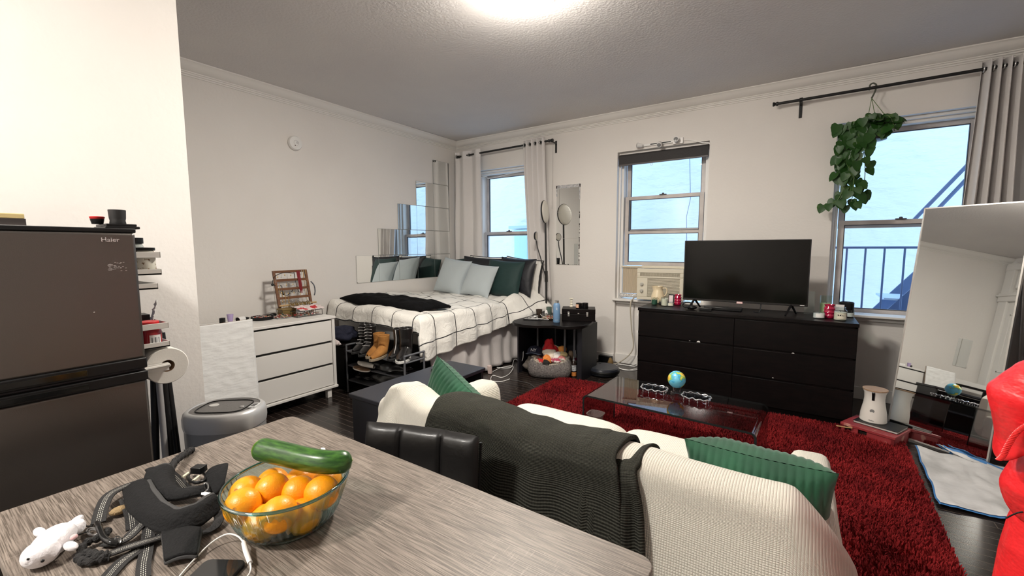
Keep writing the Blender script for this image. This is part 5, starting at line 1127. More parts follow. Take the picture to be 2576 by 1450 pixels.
nt.links.new(tc.outputs['Object'], n1.inputs[0]); nt.links.new(n1.outputs[0], cr.inputs[0]); nt.links.new(cr.outputs[0], p.inputs[0])
build(MB().ball((0,0,.108), .056, 40), 'map_sphere', mg_, t, world=False)
M_acry = thin_glass('acrylic', (.9,.93,.95), .05, .14)
mb = MB().lathe([(.034,0),(.036,.004),(.036,.022),(.030,.026),(.001,.026)], n=8)
build(mb, 'stand_base', M_acry, t, world=False, smooth=0)
for a in (.5, 2.6, 4.7): build(MB().tube([(.022*cos(a), .022*sin(a), .024), (.030*cos(a), .030*sin(a), .062)], .004, 8), 'stand_arm', M_acry, t, world=False)
def coaster(label, x, y, rz):
    t = thing('acrylic_tray', label, 'tray', (x, y, CH), rz)
    ol = []
    for k in range(72):
        a = 2*pi*k/72; r = 1+.13*abs(sin(a*4+.4)); c_2, s_2 = cos(a), sin(a); kk = (abs(c_2)**3.5+abs(s_2)**3.5)**(-1/3.5); ol.append((.078*c_2*kk*r, .055*s_2*kk*r))
    build(MB().prism([(x_*.93, y_*.93) for x_, y_ in ol], .022, .026), 'plate', thin_glass('grey_acrylic', (.55,.6,.68), .05, .12), t, world=False, smooth=0)
    build(MB().tube([(x_, y_, .027+.004*sin(i*1.1)) for i, (x_, y_) in enumerate(ol)], .0042, 8, closed=True), 'wavy_rim', mat('silver_acrylic', (.75,.77,.8), .12, metal=.85), t, world=False)
    mb = MB()
    for k in range(10):
        x_, y_ = ol[int(k*7.2)]; mb.tube([(x_*.9, y_*.9, 0), (x_*.9, y_*.9, .022)], .0022, 6).ball((x_*.9, y_*.9, .006), .004, 8)
    build(mb, 'bead_feet', mat('silver_acrylic', (0,0,0)), t, world=False); return t
q = G(1646, 986); coaster('wavy-edged clear tray left of the globe', q.x, q.y, .1); q = G(1751, 1008); coaster('wavy-edged clear tray right of the globe', q.x, q.y, -.05)
q = at(1498, 1060, Z=.04); t = thing('food_tub', 'small translucent plastic food tub on the rug under the coffee table', 'tub', (q.x, q.y, .035))
M_tub = thin_glass('milky_plastic', (.85,.82,.8), .2, .08, opaque=.35, ocol=(.8,.75,.72))
build(MB().lathe([(.040,0),(.044,.003),(.056,.062),(.062,.064),(.062,.067),(.054,.066),(.042,.006),(.001,.005)], n=32, p=4), 'tub', M_tub, t, world=False)
q = fl(1527, 975); t = thing('paper_scrap', 'tiny white scrap on the dark floor beside the rug', 'scrap', fl(1527, 971)); build(MB().box((-.012,-.004,0),(.012,.004,.002)), 'scrap', M_wplast, t, world=False)

# ---------------------------------------------------------------- treat camera, books, box, floor mirror, pads
t = thing('red_box', 'worn red low box on the floor under the book', 'box', (.50, 3.82, .0), -.45)
M_redbox = mat('worn_red', (.30,.03,.035), .5, var=((.55,.25,.2), 12, (1,1,1), .62, .7))
build(MB().box((-.155,-.13,.066),(.155,.13,.085)), 'top', M_redbox, t, world=False, bevel=.003)
build(MB().box((-.15,-.12,.0),(-.13,.12,.066)).box((.13,-.125,.0),(.15,.12,.066)).box((-.15,.10,0),(.15,.12,.066)).box((.0,-.125,0),(.15,-.11,.066)).box((-.09,-.125,0),(-.05,-.11,.066)), 'side', M_redbox, t, world=False, bevel=.002)
build(MB().box((-.13,-.10,.0),(.13,.10,.05)), 'dark_contents', mat('dark_brown', (.02,.015,.012), .8), t, world=False, smooth=0)
t = thing('black_book', 'thin black book lying on the red box', 'book', (.53, 3.84, .085), -.45)
build(MB().box((-.125,-.09,0),(.125,.09,.003)).box((-.125,-.09,.014),(.125,.09,.017)).box((-.125,.088,0),(.125,.09,.017)), 'cover', M_bplast, t, world=False, bevel=.001); build(MB().box((-.122,-.087,.003),(.122,.087,.014)), 'pages', mat('page_edges', (.5,.48,.45), .8), t, world=False, smooth=0)
t = thing('treat_camera', 'white tapered pet camera with a wooden lid on the black book', 'pet camera', (.495, 3.875, .102), -.25)
pr_ = [(.074,0),(.077,.004),(.073,.06),(.062,.12),(.057,.16),(.060,.20),(.068,.222)]
build(MB().lathe(pr_+[(.064,.222),(.001,.215)], n=48), 'body', mat('warm_white_plastic', (.78,.75,.70), .3), t, world=False)
build(MB().lathe([(.070,.223),(.071,.226),(.071,.232),(.001,.233)], n=48), 'wooden_lid', mat('bamboo', (.46,.30,.19), .5, bump=('noise', 20, .2), var=((.38,.24,.14), 18, (1,8,1))), t, world=False)
def fpt(a, z, r): return Vector((r*sin(a), -r*cos(a), z))
mb = MB(); rr_ = .0618
for zz0, zz1 in ((.158,.218),): mb.grid(lambda u, v: fpt(-.13+.26*u, zz0+(zz1-zz0)*v, .0592+.010*v*v), 8, 6)
build(mb, 'camera_slot', mat('gloss_black', (.006,.006,.006), .1), t, world=False, solid=.002)
build(MB().lathe([(.013,0),(.013,.003),(.001,.003)], n=24, M=Matrix.Translation(fpt(0,.085,.0665)) @ Matrix.Rotation(pi/2, 4, 'X')), 'treat_hole', mat('grey_lens', (0,0,0)), t, world=False)
text('Furbo', .012, mat('grey_text', (.3,.3,.3), .5), t, T(fpt(0,.02,.0775), rx=pi/2), 'brand_lettering', local=True)
cable('black cable on the floor by the red box', [(.42,3.95,.005), (.38,3.9,.004), (.36,3.80,.004), (.33,3.76,.004)], .003, M_bplast)
t = thing('twig', 'pale chewed stick at the left end of the red box', 'stick', (.33, 3.74, .03)); build(MB().tube([(-.05,.0,.03),(.0,-.01,.034),(.04,-.005,.036)], .004, 6), 'stick', mat('pale_wood', (0,0,0)), t, world=False)
Wm, Hm = .525, 1.61
bl = Vector((.584, 3.958, .012)); wv = Vector((cos(-.624), sin(-.624), 0)); nb_ = Vector((-wv.y, wv.x, 0)); upv = nb_*sin(.142)+Vector((0,0,cos(.142))); br_ = bl+wv*Wm
Mm = Matrix(((wv.x, upv.x, 0, bl.x), (wv.y, upv.y, 0, bl.y), (wv.z, upv.z, 0, bl.z), (0,0,0,1))); nn_ = wv.cross(upv)
for i in range(3): Mm[i][2] = nn_[i]
t = thing('floor_mirror', 'tall frameless-looking floor mirror with thin silver edge leaning back at the right', 'mirror', (bl+br_)/2)
build(MB().box((.006,.006,.0),(Wm-.006,Hm-.006,.004), Mm), 'mirror_glass', M_mirror, t, smooth=0)
f_ = MB().box((0,0,-.014),(.008,Hm,.008), Mm).box((Wm-.008,0,-.014),(Wm,Hm,.008), Mm).box((0,0,-.014),(Wm,.008,.008), Mm).box((0,Hm-.008,-.014),(Wm,Hm,.008), Mm)
build(f_, 'frame', mat('thin_silver_frame', (.6,.58,.55), .3, metal=.6), t, smooth=0)
build(MB().box((.004,.004,-.014),(Wm-.004,Hm-.004,-.001), Mm), 'backing', M_bplast, t, smooth=0)
build(MB().box((Wm*.3,Hm*.55,-.02),(Wm*.3+.03,Hm*.55+.03,-.014), Mm).tube([Mm @ Vector((Wm/2,Hm*.6,-.02)), ( bl.x+wv.x*Wm/2+nb_.x*.50, bl.y+wv.y*Wm/2+nb_.y*.50, .01)], .010, 8), 'easel_leg', M_bplast, t)
# puppy pads
M_pad = mat('pad_quilt', (.66,.66,.665), .85, bump=('noise', 10, .8), bdist=.01, var=((.5,.5,.5), 3, (1,1,1), .5, .62)); M_padb = mat('pad_blue', (.05,.20,.48), .5)
pc_ = [at(x, y, Z=.01) for x, y in ((2305,1130), (2365,1270), (2700,1345), (2640,1200))]
def padf(u, v, g=0, z=0):
    u = -g+(1+2*g)*u; v = -g+(1+2*g)*v
    q = (pc_[0]*(1-u)+pc_[3]*u)*(1-v)+(pc_[1]*(1-u)+pc_[2]*u)*v
    zz = .014+.012*nz(q.x*7, q.y*9, 2)+.010*abs(nz(q.x*16, q.y*5, 7))+.05*max(0, .12-u)/.12*max(0,.3-v)
    return (q.x+.01*nz(v*5, 0, 3), q.y+.012*nz(u*5, 1, 3), max(.004, zz)+z)
t = thing('puppy_pad', 'crinkled white puppy pad with a blue border spread on the floor', 'puppy pad', (pc_[0].x+.3, pc_[1].y+.3, 0))
build(MB().grid(lambda u, v: padf(u, v, 0, .003), 60, 50), 'quilted_sheet', M_pad, t, solid=.003, smooth=80)
build(MB().grid(lambda u, v: padf(u, v, .014, -.002), 60, 50), 'blue_backing', M_padb, t, solid=.0015, smooth=80)
a = [at(x, y, Z=.03) for x, y in ((2400,1140), (2480,1172), (2570,1188), (2430,1125))]
q = (br_+bl)/2; t = thing('folded_pad', 'folded blue and white pad propped at the foot of the floor mirror', 'puppy pad', (.93, 3.70, 0))
e0, e1 = Vector((.86, 3.765, .0)), Vector((1.10, 3.58, .0))
def fp(u, v): q = e0*(1-u)+e1*u; return (q.x-.02*v+.01*sin(v*5+u*4), q.y-.03+.012*cos(v*6), .012+.05*v*(1-u*.6)+.008*nz(u*6, v*4, 1))
build(MB().grid(fp, 24, 8), 'blue_fold', M_padb, t, solid=.003, smooth=80)
build(MB().grid(lambda u, v: (lambda q: (q[0]+.012, q[1]-.02, q[2]*.8+.002))(fp(u, v)), 24, 8), 'white_fold', M_pad, t, solid=.003, smooth=80)
# dark tall hamper right of the mirror
q = at(2545, 860, Y=3.6)
t = thing('black_cabinet', 'tall dark storage unit right of the floor mirror, mostly out of frame', 'cabinet', (1.55, 3.75, 0))
build(MB().box((1.27, 3.45, 0), (1.85, 4.05, 1.02)), 'body', mat('charcoal_cloth', (.035,.035,.04), .7, bump=('noise', 60, .3)), t, bevel=.01); build(MB().box((1.265, 3.445, 1.02), (1.855, 4.055, 1.04)), 'top', mat('charcoal_cloth', (0,0,0)), t, bevel=.006)
for z in (.06, .38, .70): build(MB().box((1.285, 3.435, z), (1.835, 3.452, z+.29)), 'drawer', mat('black_panel', (0,0,0)), t, bevel=.004)
# ---------------------------------------------------------------- low black table beyond the sofa's end
ETZ = .50
a_, b_, c2_, d_ = at(882,992,Z=ETZ), at(1116,906,Z=ETZ), at(1206,921,Z=ETZ), at(985,1022,Z=ETZ)
ex0, ex1, ey0, ey1 = -2.13, -1.79, 1.463, 2.325
t = thing('low_side_table', 'long low black side table standing at the left end of the sofa', 'table', ((ex0+ex1)/2, (ey0+ey1)/2, 0))
M_bwood = mat('blue_black_wood', (.016,.017,.024), .38)
build(MB().box((ex0, ey0, ETZ-.025), (ex1, ey1, ETZ)), 'tabletop', M_bwood, t, bevel=.004)
for y in (ey0+.015, ey1-.035): build(MB().box((ex0+.01, y, 0), (ex1-.01, y+.02, ETZ-.025)), 'side_panel', M_bwood, t, bevel=.002)
build(MB().box((ex0+.012, ey0+.03, .0), (ex0+.026, ey1-.03, ETZ-.03)), 'back_panel', M_bwood, t, smooth=0)
build(MB().box((ex0+.02, ey0+.03, .25), (ex1-.012, ey1-.03, .268)).box((ex0+.02, ey0+.03, .04), (ex1-.012, ey1-.03, .058)), 'shelf', M_bwood, t, smooth=0)
q = at(1097, 940, Z=ETZ)
t = thing('game_remote', 'black and blue game remote lying on the low black table behind the green cushion', 'remote', (q.x, q.y, ETZ))
build(MB().ball((0,0,.012), (.045,.022,.012), 20).ball((-.03,.0,.02), (.012,.012,.010), 12).ball((.03,0,.02), (.012,.012,.010), 12), 'body', M_bplast, t, world=False)
build(MB().ball((-.012,.004,.022), (.012,.010,.005), 12).ball((.014,.006,.022), (.008,.008,.005), 12), 'blue_light', mat('blue_violet', (.06,.06,.6), .3), t, world=False)
build(MB().ball((.0,-.008,.024), (.005,.005,.003), 8), 'silver_button', M_silv, t, world=False)

# ---------------------------------------------------------------- sofa under a cream waffle slipcover
M_waf = bpy.data.materials.new('cream_waffle_cover'); M_waf.use_nodes = True; nt = M_waf.node_tree; p = nt.nodes['Principled BSDF']
p.inputs['Base Color'].default_value = (.80,.765,.67,1); p.inputs['Roughness'].default_value = .85; p.inputs['Sheen Weight'].default_value = .25
uvn = nt.nodes.new('ShaderNodeUVMap'); uvn.uv_map = 'UVMap'; sp_ = nt.nodes.new('ShaderNodeSeparateXYZ'); nt.links.new(uvn.outputs[0], sp_.inputs[0])
def pp(sock, k):
    a = nt.nodes.new('ShaderNodeMath'); a.operation = 'MULTIPLY'; a.inputs[1].default_value = k; nt.links.new(sock, a.inputs[0])
    b = nt.nodes.new('ShaderNodeMath'); b.operation = 'SINE'; nt.links.new(a.outputs[0], b.inputs[0]); c = nt.nodes.new('ShaderNodeMath'); c.operation = 'ABSOLUTE'; nt.links.new(b.outputs[0], c.inputs[0])
    d = nt.nodes.new('ShaderNodeMath'); d.operation = 'POWER'; d.inputs[1].default_value = .5; nt.links.new(c.outputs[0], d.inputs[0]); return d.outputs[0]
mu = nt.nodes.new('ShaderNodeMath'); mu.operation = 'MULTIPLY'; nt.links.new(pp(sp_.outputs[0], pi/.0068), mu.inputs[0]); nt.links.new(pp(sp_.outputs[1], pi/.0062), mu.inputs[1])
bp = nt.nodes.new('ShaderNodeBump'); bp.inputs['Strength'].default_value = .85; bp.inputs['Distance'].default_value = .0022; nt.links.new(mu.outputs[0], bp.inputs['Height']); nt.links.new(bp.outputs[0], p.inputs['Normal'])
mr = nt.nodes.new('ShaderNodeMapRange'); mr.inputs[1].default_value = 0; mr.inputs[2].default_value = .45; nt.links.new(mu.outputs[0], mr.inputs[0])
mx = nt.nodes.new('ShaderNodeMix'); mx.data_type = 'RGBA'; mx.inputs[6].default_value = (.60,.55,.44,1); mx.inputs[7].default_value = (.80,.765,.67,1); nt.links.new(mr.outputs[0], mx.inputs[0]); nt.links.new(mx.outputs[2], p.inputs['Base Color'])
SX0, SX1, SYB, SYF = -1.50, .155, 1.12, 2.06
t = thing('sofa', 'two-seat sofa under a cream waffle-knit slipcover, seen from behind', 'sofa', ((SX0+SX1)/2, 1.6, 0))
# back: one draped sheet: floor at the rear -> over the top -> down to the seat
def backsheet(u, v):
    # u along X, v along the profile
    lu = 1.70*u
    x = SX0-.01+lu*(SX1-SX0+.02)/1.70
    e = min(u, 1-u); rise = min(1, e/.085)**.6 if e < .085 else 1
    top = .745-.14*(1-rise)-.012*sin(u*pi*5+1)*.5+.035*math.exp(-((u-.10)/.05)**2)-.02*math.exp(-((u-.2)/.05)**2)+.008*nz(u*9, 3)
    top -= .10*max(0, (u-.90)/.10)**1.5
    fb = SYB-.012; L = [ (fb-.06, .10), (fb-.045, .30), (fb-.02, .50), (fb, top-.10), (fb+.012, top-.03), (fb+.05, top), (fb+.13, top-.004), (fb+.19, top-.04), (fb+.23, top-.14), (fb+.27, .47) ]
    k = v*(len(L)-1); i = min(int(k), len(L)-2); f = k-i
    P_ = [Vector((0, *L[max(0, min(len(L)-1, j))])) for j in (i-1, i, i+1, i+2)]
    q = .5*((2*P_[1])+(P_[2]-P_[0])*f+(2*P_[0]-5*P_[1]+4*P_[2]-P_[3])*f*f+(3*P_[1]-P_[0]-3*P_[2]+P_[3])*f**3)
    y, z = q.y, q.z
    low = max(0, 1-v/.45)
    y -= low*(.02*sin(u*9+nz(u*4, 1)*4))
    if u < .13: y += .03*nz(u*30, v*6, 2); z += .02*nz(u*22, v*7, 5)
    if u > .93: # the cover flares out round the right rear corner
        w = (u-.93)/.07; x += .10*w*low; y += .02*w-.0; y += .14*w*w*(1-min(1, max(0, v-.45)*3))
    if u < .06: w = 1-u/.06; y += .12*w*w; x -= .04*w*low
    return (x, y, z)
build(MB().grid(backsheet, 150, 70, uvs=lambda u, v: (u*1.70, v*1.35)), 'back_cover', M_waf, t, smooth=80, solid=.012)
build(MB().box((SX0+.05, SYB+.02, .08), (SX1-.05, SYB+.20, .60)), 'back_frame', mat('sofa_inner', (.70,.66,.56), .9), t, bevel=.03, seg=4)
def arm(x0, x1, nm='arm', ya=None):
    ya = SYB+.05 if ya is None else ya
    def fn(u, v):
        # v along the arm from back to front, u round the section
        a = u*2*pi; k = (abs(cos(a))**5+abs(sin(a))**5)**(-.2)
        cx_, w = (x0+x1)/2, (x1-x0)/2; zt = .575-.03*v+.006*nz(v*8, u*3); e = min(v, 1-v); r = min(1, (e/.06+.02))**.45
        r2 = min(1, ((1-v)/.10+.03))**.5
        return (cx_+w*cos(a)*k*(.55+.45*r2)*(1+.02*nz(v*9, u*5)), ya+(SYF-.02-ya)*v, max(.06, .32+(zt-.32)*sin(a)*k*(.70+.30*r2)))
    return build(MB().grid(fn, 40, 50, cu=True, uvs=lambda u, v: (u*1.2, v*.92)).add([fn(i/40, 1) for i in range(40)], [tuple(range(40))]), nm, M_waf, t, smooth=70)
arm(SX0-.10, SX0+.07, ya=1.50); arm(SX1-.155, SX1-.01)
def cush(x0, x1, y0, y1, z0, z1, nm):
    def fn(sg):
        def f(u, v):
            a, b = u*2-1, v*2-1; pr_ = max(0, 1-abs(a)**8)**.5*max(0, 1-abs(b)**8)**.5
            return (x0+(x1-x0)*u, y0+(y1-y0)*v, (z0+z1)/2+sg*pr_*(z1-z0)/2*(1+.06*nz(u*3, v*3, z1)))
        return f
    mb = MB().grid(fn(1), 30, 30, uvs=lambda u, v: (u*(x1-x0), v*(y1-y0))); n0 = len(mb.f); mb.grid(fn(-1), 30, 30, uvs=lambda u, v: (u*(x1-x0), v*(y1-y0))); mb.f[n0:] = [tuple(reversed(f)) for f in mb.f[n0:]]
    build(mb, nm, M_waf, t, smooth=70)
mid = (SX0+SX1)/2
cush(SX0+.19, mid+.005, SYB+.20, SYF, .30, .47, 'seat_cushion'); cush(mid-.005, SX1-.18, SYB+.20, SYF, .30, .47, 'seat_cushion')
build(MB().box((SX0+.04, SYB+.05, .08), (SX1-.04, SYF-.02, .32)), 'base', MATS['sofa_inner'], t, bevel=.02)
for x in (SX0+.1, SX1-.1):
    for y in (SYB+.1, SYF-.1): build(MB().box((x-.025, y-.025, 0), (x+.025, y+.025, .09)), 'leg', M_black, t, bevel=.003)

# dark knitted throw over the sofa back
mk = mat('charcoal_knit', (.042,.042,.036), .95, spec=.2); nt = mk.node_tree; p = nt.nodes['Principled BSDF']
uvn = nt.nodes.new('ShaderNodeUVMap'); uvn.uv_map = 'UVMap'; mpn = nt.nodes.new('ShaderNodeMapping'); mpn.inputs['Scale'].default_value = (120, 150, 1); wv_ = nt.nodes.new('ShaderNodeTexVoronoi'); wv_.inputs['Scale'].default_value = 1; wv_.inputs['Randomness'].default_value = .35
wb = nt.nodes.new('ShaderNodeTexWave'); wb.bands_direction = 'Y'; wb.inputs['Scale'].default_value = 38; wb.inputs['Distortion'].default_value = .6
nt.links.new(uvn.outputs[0], mpn.inputs[0]); nt.links.new(mpn.outputs[0], wv_.inputs[0]); nt.links.new(uvn.outputs[0], wb.inputs[0])
m1 = nt.nodes.new('ShaderNodeMath'); m1.operation = 'MULTIPLY_ADD'; m1.inputs[1].default_value = -.8; nt.links.new(wv_.outputs[0], m1.inputs[0]); nt.links.new(wb.outputs['Fac'], m1.inputs[2])
bp = nt.nodes.new('ShaderNodeBump'); bp.inputs['Strength'].default_value = .8; bp.inputs['Distance'].default_value = .0035; nt.links.new(m1.outputs[0], bp.inputs['Height']); nt.links.new(bp.outputs[0], p.inputs['Normal'])
mr = nt.nodes.new('ShaderNodeMapRange'); mr.inputs[1].default_value = -.3; mr.inputs[2].default_value = .8; nt.links.new(m1.outputs[0], mr.inputs[0]); mx = nt.nodes.new('ShaderNodeMix'); mx.data_type = 'RGBA'; mx.inputs[6].default_value = (.014,.014,.011,1); mx.inputs[7].default_value = (.075,.074,.060,1)
nt.links.new(mr.outputs[0], mx.inputs[0]); nt.links.new(mx.outputs[2], p.inputs['Base Color'])
def throw(x0, x1, ztop, zb, off, seed, xs=0, fold=1.0):
    def fn(u, v):
        fb = SYB-.012-off; t2 = ztop+.010*sin(u*pi*2.2+.6)-.012*u
        L = [(fb-.07, zb), (fb-.065, zb+(t2-zb)*.3), (fb-.045, zb+(t2-zb)*.6), (fb-.02, t2-.10), (fb, t2-.03), (fb+.05, t2+.004), (fb+.14+off, t2), (fb+.21+off*2, t2-.05), (fb+.255+off*2, t2-.16)]
        k = v*(len(L)-1); i = min(int(k), len(L)-2); f = k-i
        P_ = [Vector((0, *L[max(0, min(len(L)-1, j))])) for j in (i-1, i, i+1, i+2)]
        q = .5*((2*P_[1])+(P_[2]-P_[0])*f+(2*P_[0]-5*P_[1]+4*P_[2]-P_[3])*f*f+(3*P_[1]-P_[0]-3*P_[2]+P_[3])*f**3)
        hang = max(0, 1-v/.55)
        x = x0+(x1-x0)*u+xs*hang*(u)+.012*nz(v*5, seed)
        y = q.y-fold*hang*(.022*sin(u*13+seed)+.012*sin(u*29+seed*2))-.006*nz(u*8, v*8, seed)
        z = q.z+.02*nz(u*6, 0, seed)*hang+.006*nz(u*10, v*10, seed)
        return (x, y, z)
    return fn
t = thing('throw_blanket', 'charcoal knitted throw draped over the back of the sofa', 'blanket', (-.7, SYB, .2))
build(MB().grid(throw(-1.10, -.40, .765, .14, .022, 1, xs=.10), 90, 80, uvs=lambda u, v: (u*.72, v*1.15)), 'knit_layer', mk, t, smooth=80, solid=.014)
build(MB().grid(throw(-.50, -.34, .752, .20, .017, 5, xs=.07), 30, 80, uvs=lambda u, v: (u*.2+1, v*1.15)), 'folded_edge', mk, t, smooth=80, solid=.014)

# green corduroy cushions
M_cord2 = mat('green_corduroy', (.010,.095,.042), .8, sheen=.25, var=((.006,.06,.028), 10))
def cushion(label, c, w, h, th, M):
    o = build(pillow(w, h, th, M, 3, ridge=.0045, rf=1/.021, nu=130, nv=40, p=3, wr=.03), 'cushion', M_cord2, label=label, cat='cushion', smooth=80)
    return o
c = Vector((-1.30, 1.62, .66)); x_ = Vector((.0, .25, 1)).normalized()
# left cushion: stands on its corner against the arm; ridges run across it
Mc = Matrix.Translation(Vector((-1.34, 1.50, .535))) @ Matrix.Rotation(-.10, 4, 'Z') @ Matrix.Rotation(radians(100), 4, 'X') @ Matrix.Rotation(radians(148), 4, 'Z')
cushion('green corduroy cushion standing on its corner at the left end of the sofa', None, .43, .43, .15, Mc)
pa, pb_ = at(1755,1125,Z=.70), at(2080,1190,Z=.70)
Mc = Matrix.Translation(Vector((-.075, 1.50, .555))) @ Matrix.Rotation(radians(-2), 4, 'Z') @ Matrix.Rotation(radians(-1), 4, 'Y') @ Matrix.Rotation(radians(118), 4, 'X')
cushion('green corduroy cushion lying back at the right end of the sofa', None, .40, .38, .20, Mc)

# ---------------------------------------------------------------- black leather chair at the table
t = thing('dining_chair', 'black padded leather chair pushed up to the far side of the table', 'chair', (-.928, .872, 0), radians(17))
M_lth = mat('black_leather', (.007,.0065,.0065), .40, bump=('noise', 14, .35), coat=.05, spec=.45)
cw = .385
def cb(sg):
    def fn(u, v):
        a, b = u*2-1, v*2-1; pr_ = max(0, 1-abs(a)**8)**.5*max(0, 1-abs(b)**8)**.5
        z = .0; ch = sum(math.exp(-((a-c_)/.022)**2) for c_ in (-.36, .36)); d = .028*pr_*(1-.35*ch*(1 if sg < 0 else 0))+.004*pr_*abs(cos(a*pi*1.4))
        if sg < 0 and v < .22: d *= 1-.35*math.exp(-((v-.18)/.03)**2)
        return (a*cw/2*(1-.012*(b*b)), sg*d+.02*(a*a)*-1, .49+.30*v)
    return fn
Mb = T((0,0,0), rx=-.0)
mb = MB(); tilt = Matrix.Translation((0,0,.5)) @ Matrix.Rotation(-.10, 4, 'X') @ Matrix.Translation((0,0,-.5))
mb.grid(cb(-1), 50, 30, tilt); n0 = len(mb.f); mb.grid(cb(1), 50, 30, tilt); mb.f[:n0] = mb.f[:n0]; mb.f[n0:] = [tuple(reversed(f)) for f in mb.f[n0:]]
build(mb, 'backrest', M_lth, t, world=False, smooth=70)
mb = MB().tube([tilt @ Vector((s_*cw/2*.985, .0, .51)) if i == 0 else tilt @ Vector((s_*cw/2*.985, 0, .765)) for s_ in (-1,) for i in range(2)], .004, 8).tube([tilt @ Vector((cw/2*.985, 0, .51)), tilt @ Vector((cw/2*.985, 0, .765))], .004, 8)
build(mb, 'piping', M_lth, t, world=False)
mb = MB().lathe([(.001,0),(.19,0),(.20,.02),(.20,.05),(.185,.07),(.001,.078)], (0,-.19,.42), 40, p=4)
build(mb, 'seat', M_lth, t, world=False)
build(MB().tube([(-.12,.03,.52),(-.12,.0,.40),(-.12,-.1,.405)], .012, 8).tube([(.12,.03,.52),(.12,.0,.40),(.12,-.1,.405)], .012, 8), 'back_bracket', M_bmetal, t, world=False)
for x, y in ((-.16,-.34), (.16,-.34), (-.16,-.05), (.16,-.05)): build(MB().tube([(x*.8,-.19+(y+.19)*.8,.42), (x*1.1, -.19+(y+.19)*1.15, 0)], [.015,.010], 10), 'leg', M_bmetal, t, world=False)

# ---------------------------------------------------------------- fridge
FX, FXB, FY0, FY1, FZ = -1.75, -2.30, -.085, .463, 1.402
t = thing('refrigerator', 'two-door brushed steel refrigerator with black handles at the left edge', 'refrigerator', ((FX+FXB)/2, (FY0+FY1)/2, 0))
M_fr = mat('fridge_steel', (.145,.13,.12), .33, metal=.9, bump=('noise', 400, .06)); M_fs = mat('fridge_side_grey', (.16,.18,.23), .5)
build(MB().box((FXB, FY0, .03), (FX-.055, FY1-.002, FZ-.012)), 'cabinet', M_fs, t, bevel=.004)
build(MB().box((FXB, FY0, FZ-.014), (FX-.003, FY1+.003, FZ)), 'top_cover', M_bplast, t, bevel=.003)
build(MB().box((FX-.052, FY0, .985), (FX, FY1, FZ-.014)), 'freezer_door', M_fr, t, bevel=.008, seg=3)
build(MB().box((FX-.052, FY0, .06), (FX, FY1, .915)), 'fridge_door', M_fr, t, bevel=.008, seg=3)
for z0, z1 in ((.953, .987), (.913, .944)):
    h_ = build(MB().box((FX-.052, FY0-.001, z0), (FX+.004, FY1+.002, z1)), 'handle_trim', M_bplast, t, bevel=.004)
    build(MB().box((FX+.0035, FY0+.03, z0+.008), (FX+.006, FY1-.14, z1-.008)), 'grip_recess', mat('gloss_black', (0,0,0)), h_, bevel=.001)
build(MB().box((FX-.05, FY0, .944), (FX-.02, FY1, .953)), 'door_gasket', M_sashd, t, smooth=0)
for y in (FY0+.05, FY1-.05):
    for x in (FXB+.06, FX-.1): build(MB().lathe([(.018,0),(.02,.03)], (x, y, 0), 12), 'foot', M_bplast, t)
q = at(277, 604, X=FX); text('Haier', .019, mat('chrome_letters', (.8,.8,.8), .25, metal=.7), t, basis(Vector((FX+.0008, q.y, q.z)), (0,1,0), (0,0,1)), 'brand_lettering')
r_ = random.Random(12); mb = MB()
for k in range(40):
    q = at(r_.uniform(272, 318), r_.uniform(660, 682), X=FX); mb.box((FX, q.y-.002, q.z-.0006), (FX+.0004, q.y+.002, q.z+.0006), None)
for (x, y) in ((237,786),): q = at(x, y, X=FX); mb.ball((FX, q.y, q.z), (.0006,.002,.002), 8)
build(mb, 'smudge', mat('light_smudge', (.5,.46,.44), .6), t, smooth=0)
# on top of the fridge
def FT(x, y, X=-1.86): return at(x, y, X=X)
t = thing('black_tray', 'flat black tray on top of the refrigerator under the black cups', 'tray', (-1.87, .455, FZ)); build(MB().box((-.06,-.05,0),(.07,.035,.008)).box((-.055,-.045,.008),(.06,.03,.016)), 'tray', M_bplast, t, world=False, bevel=.002)
t = jar('black_cup', 'black fluted cup stack on top of the refrigerator', 'cup', -1.86, .450, FZ+.016, [(.0195,0),(.021,.003),(.0195,.012),(.021,.02),(.0225,.046),(.0215,.047),(.018,.01),(.001,.01)], mat('matte_black', (.015,.014,.014), .6))
t = jar('red_lid_pot', 'small red and black pot beside the black cups on the refrigerator', 'pot', -1.88, .405, FZ+.016, [(.014,0),(.017,.014),(.017,.016)], M_bplast, parts=('base', ('red_rim', [(.017,.016),(.019,.022),(.017,.024),(.001,.022)], mat('red_plastic', (.55,.02,.02), .4))))
q = FT(20, 563); t = thing('wooden_box', 'yellow-topped dark box at the left end of the refrigerator top', 'box', (-1.95, .13, FZ))
build(MB().box((-.12,-.12,0),(.12,.115,.022)), 'body', mat('dark_card', (.03,.022,.02), .6), t, world=False, bevel=.001); build(MB().box((-.12,-.12,.022),(.12,.113,.036)), 'lid', mat('yellow_wood', (.62,.48,.22), .5), t, world=False, bevel=.002)
build(MB().box((-.13,-.13,-.0),(.13,.125,.003)), 'base_sheet', M_wplast, t, world=False, smooth=0)

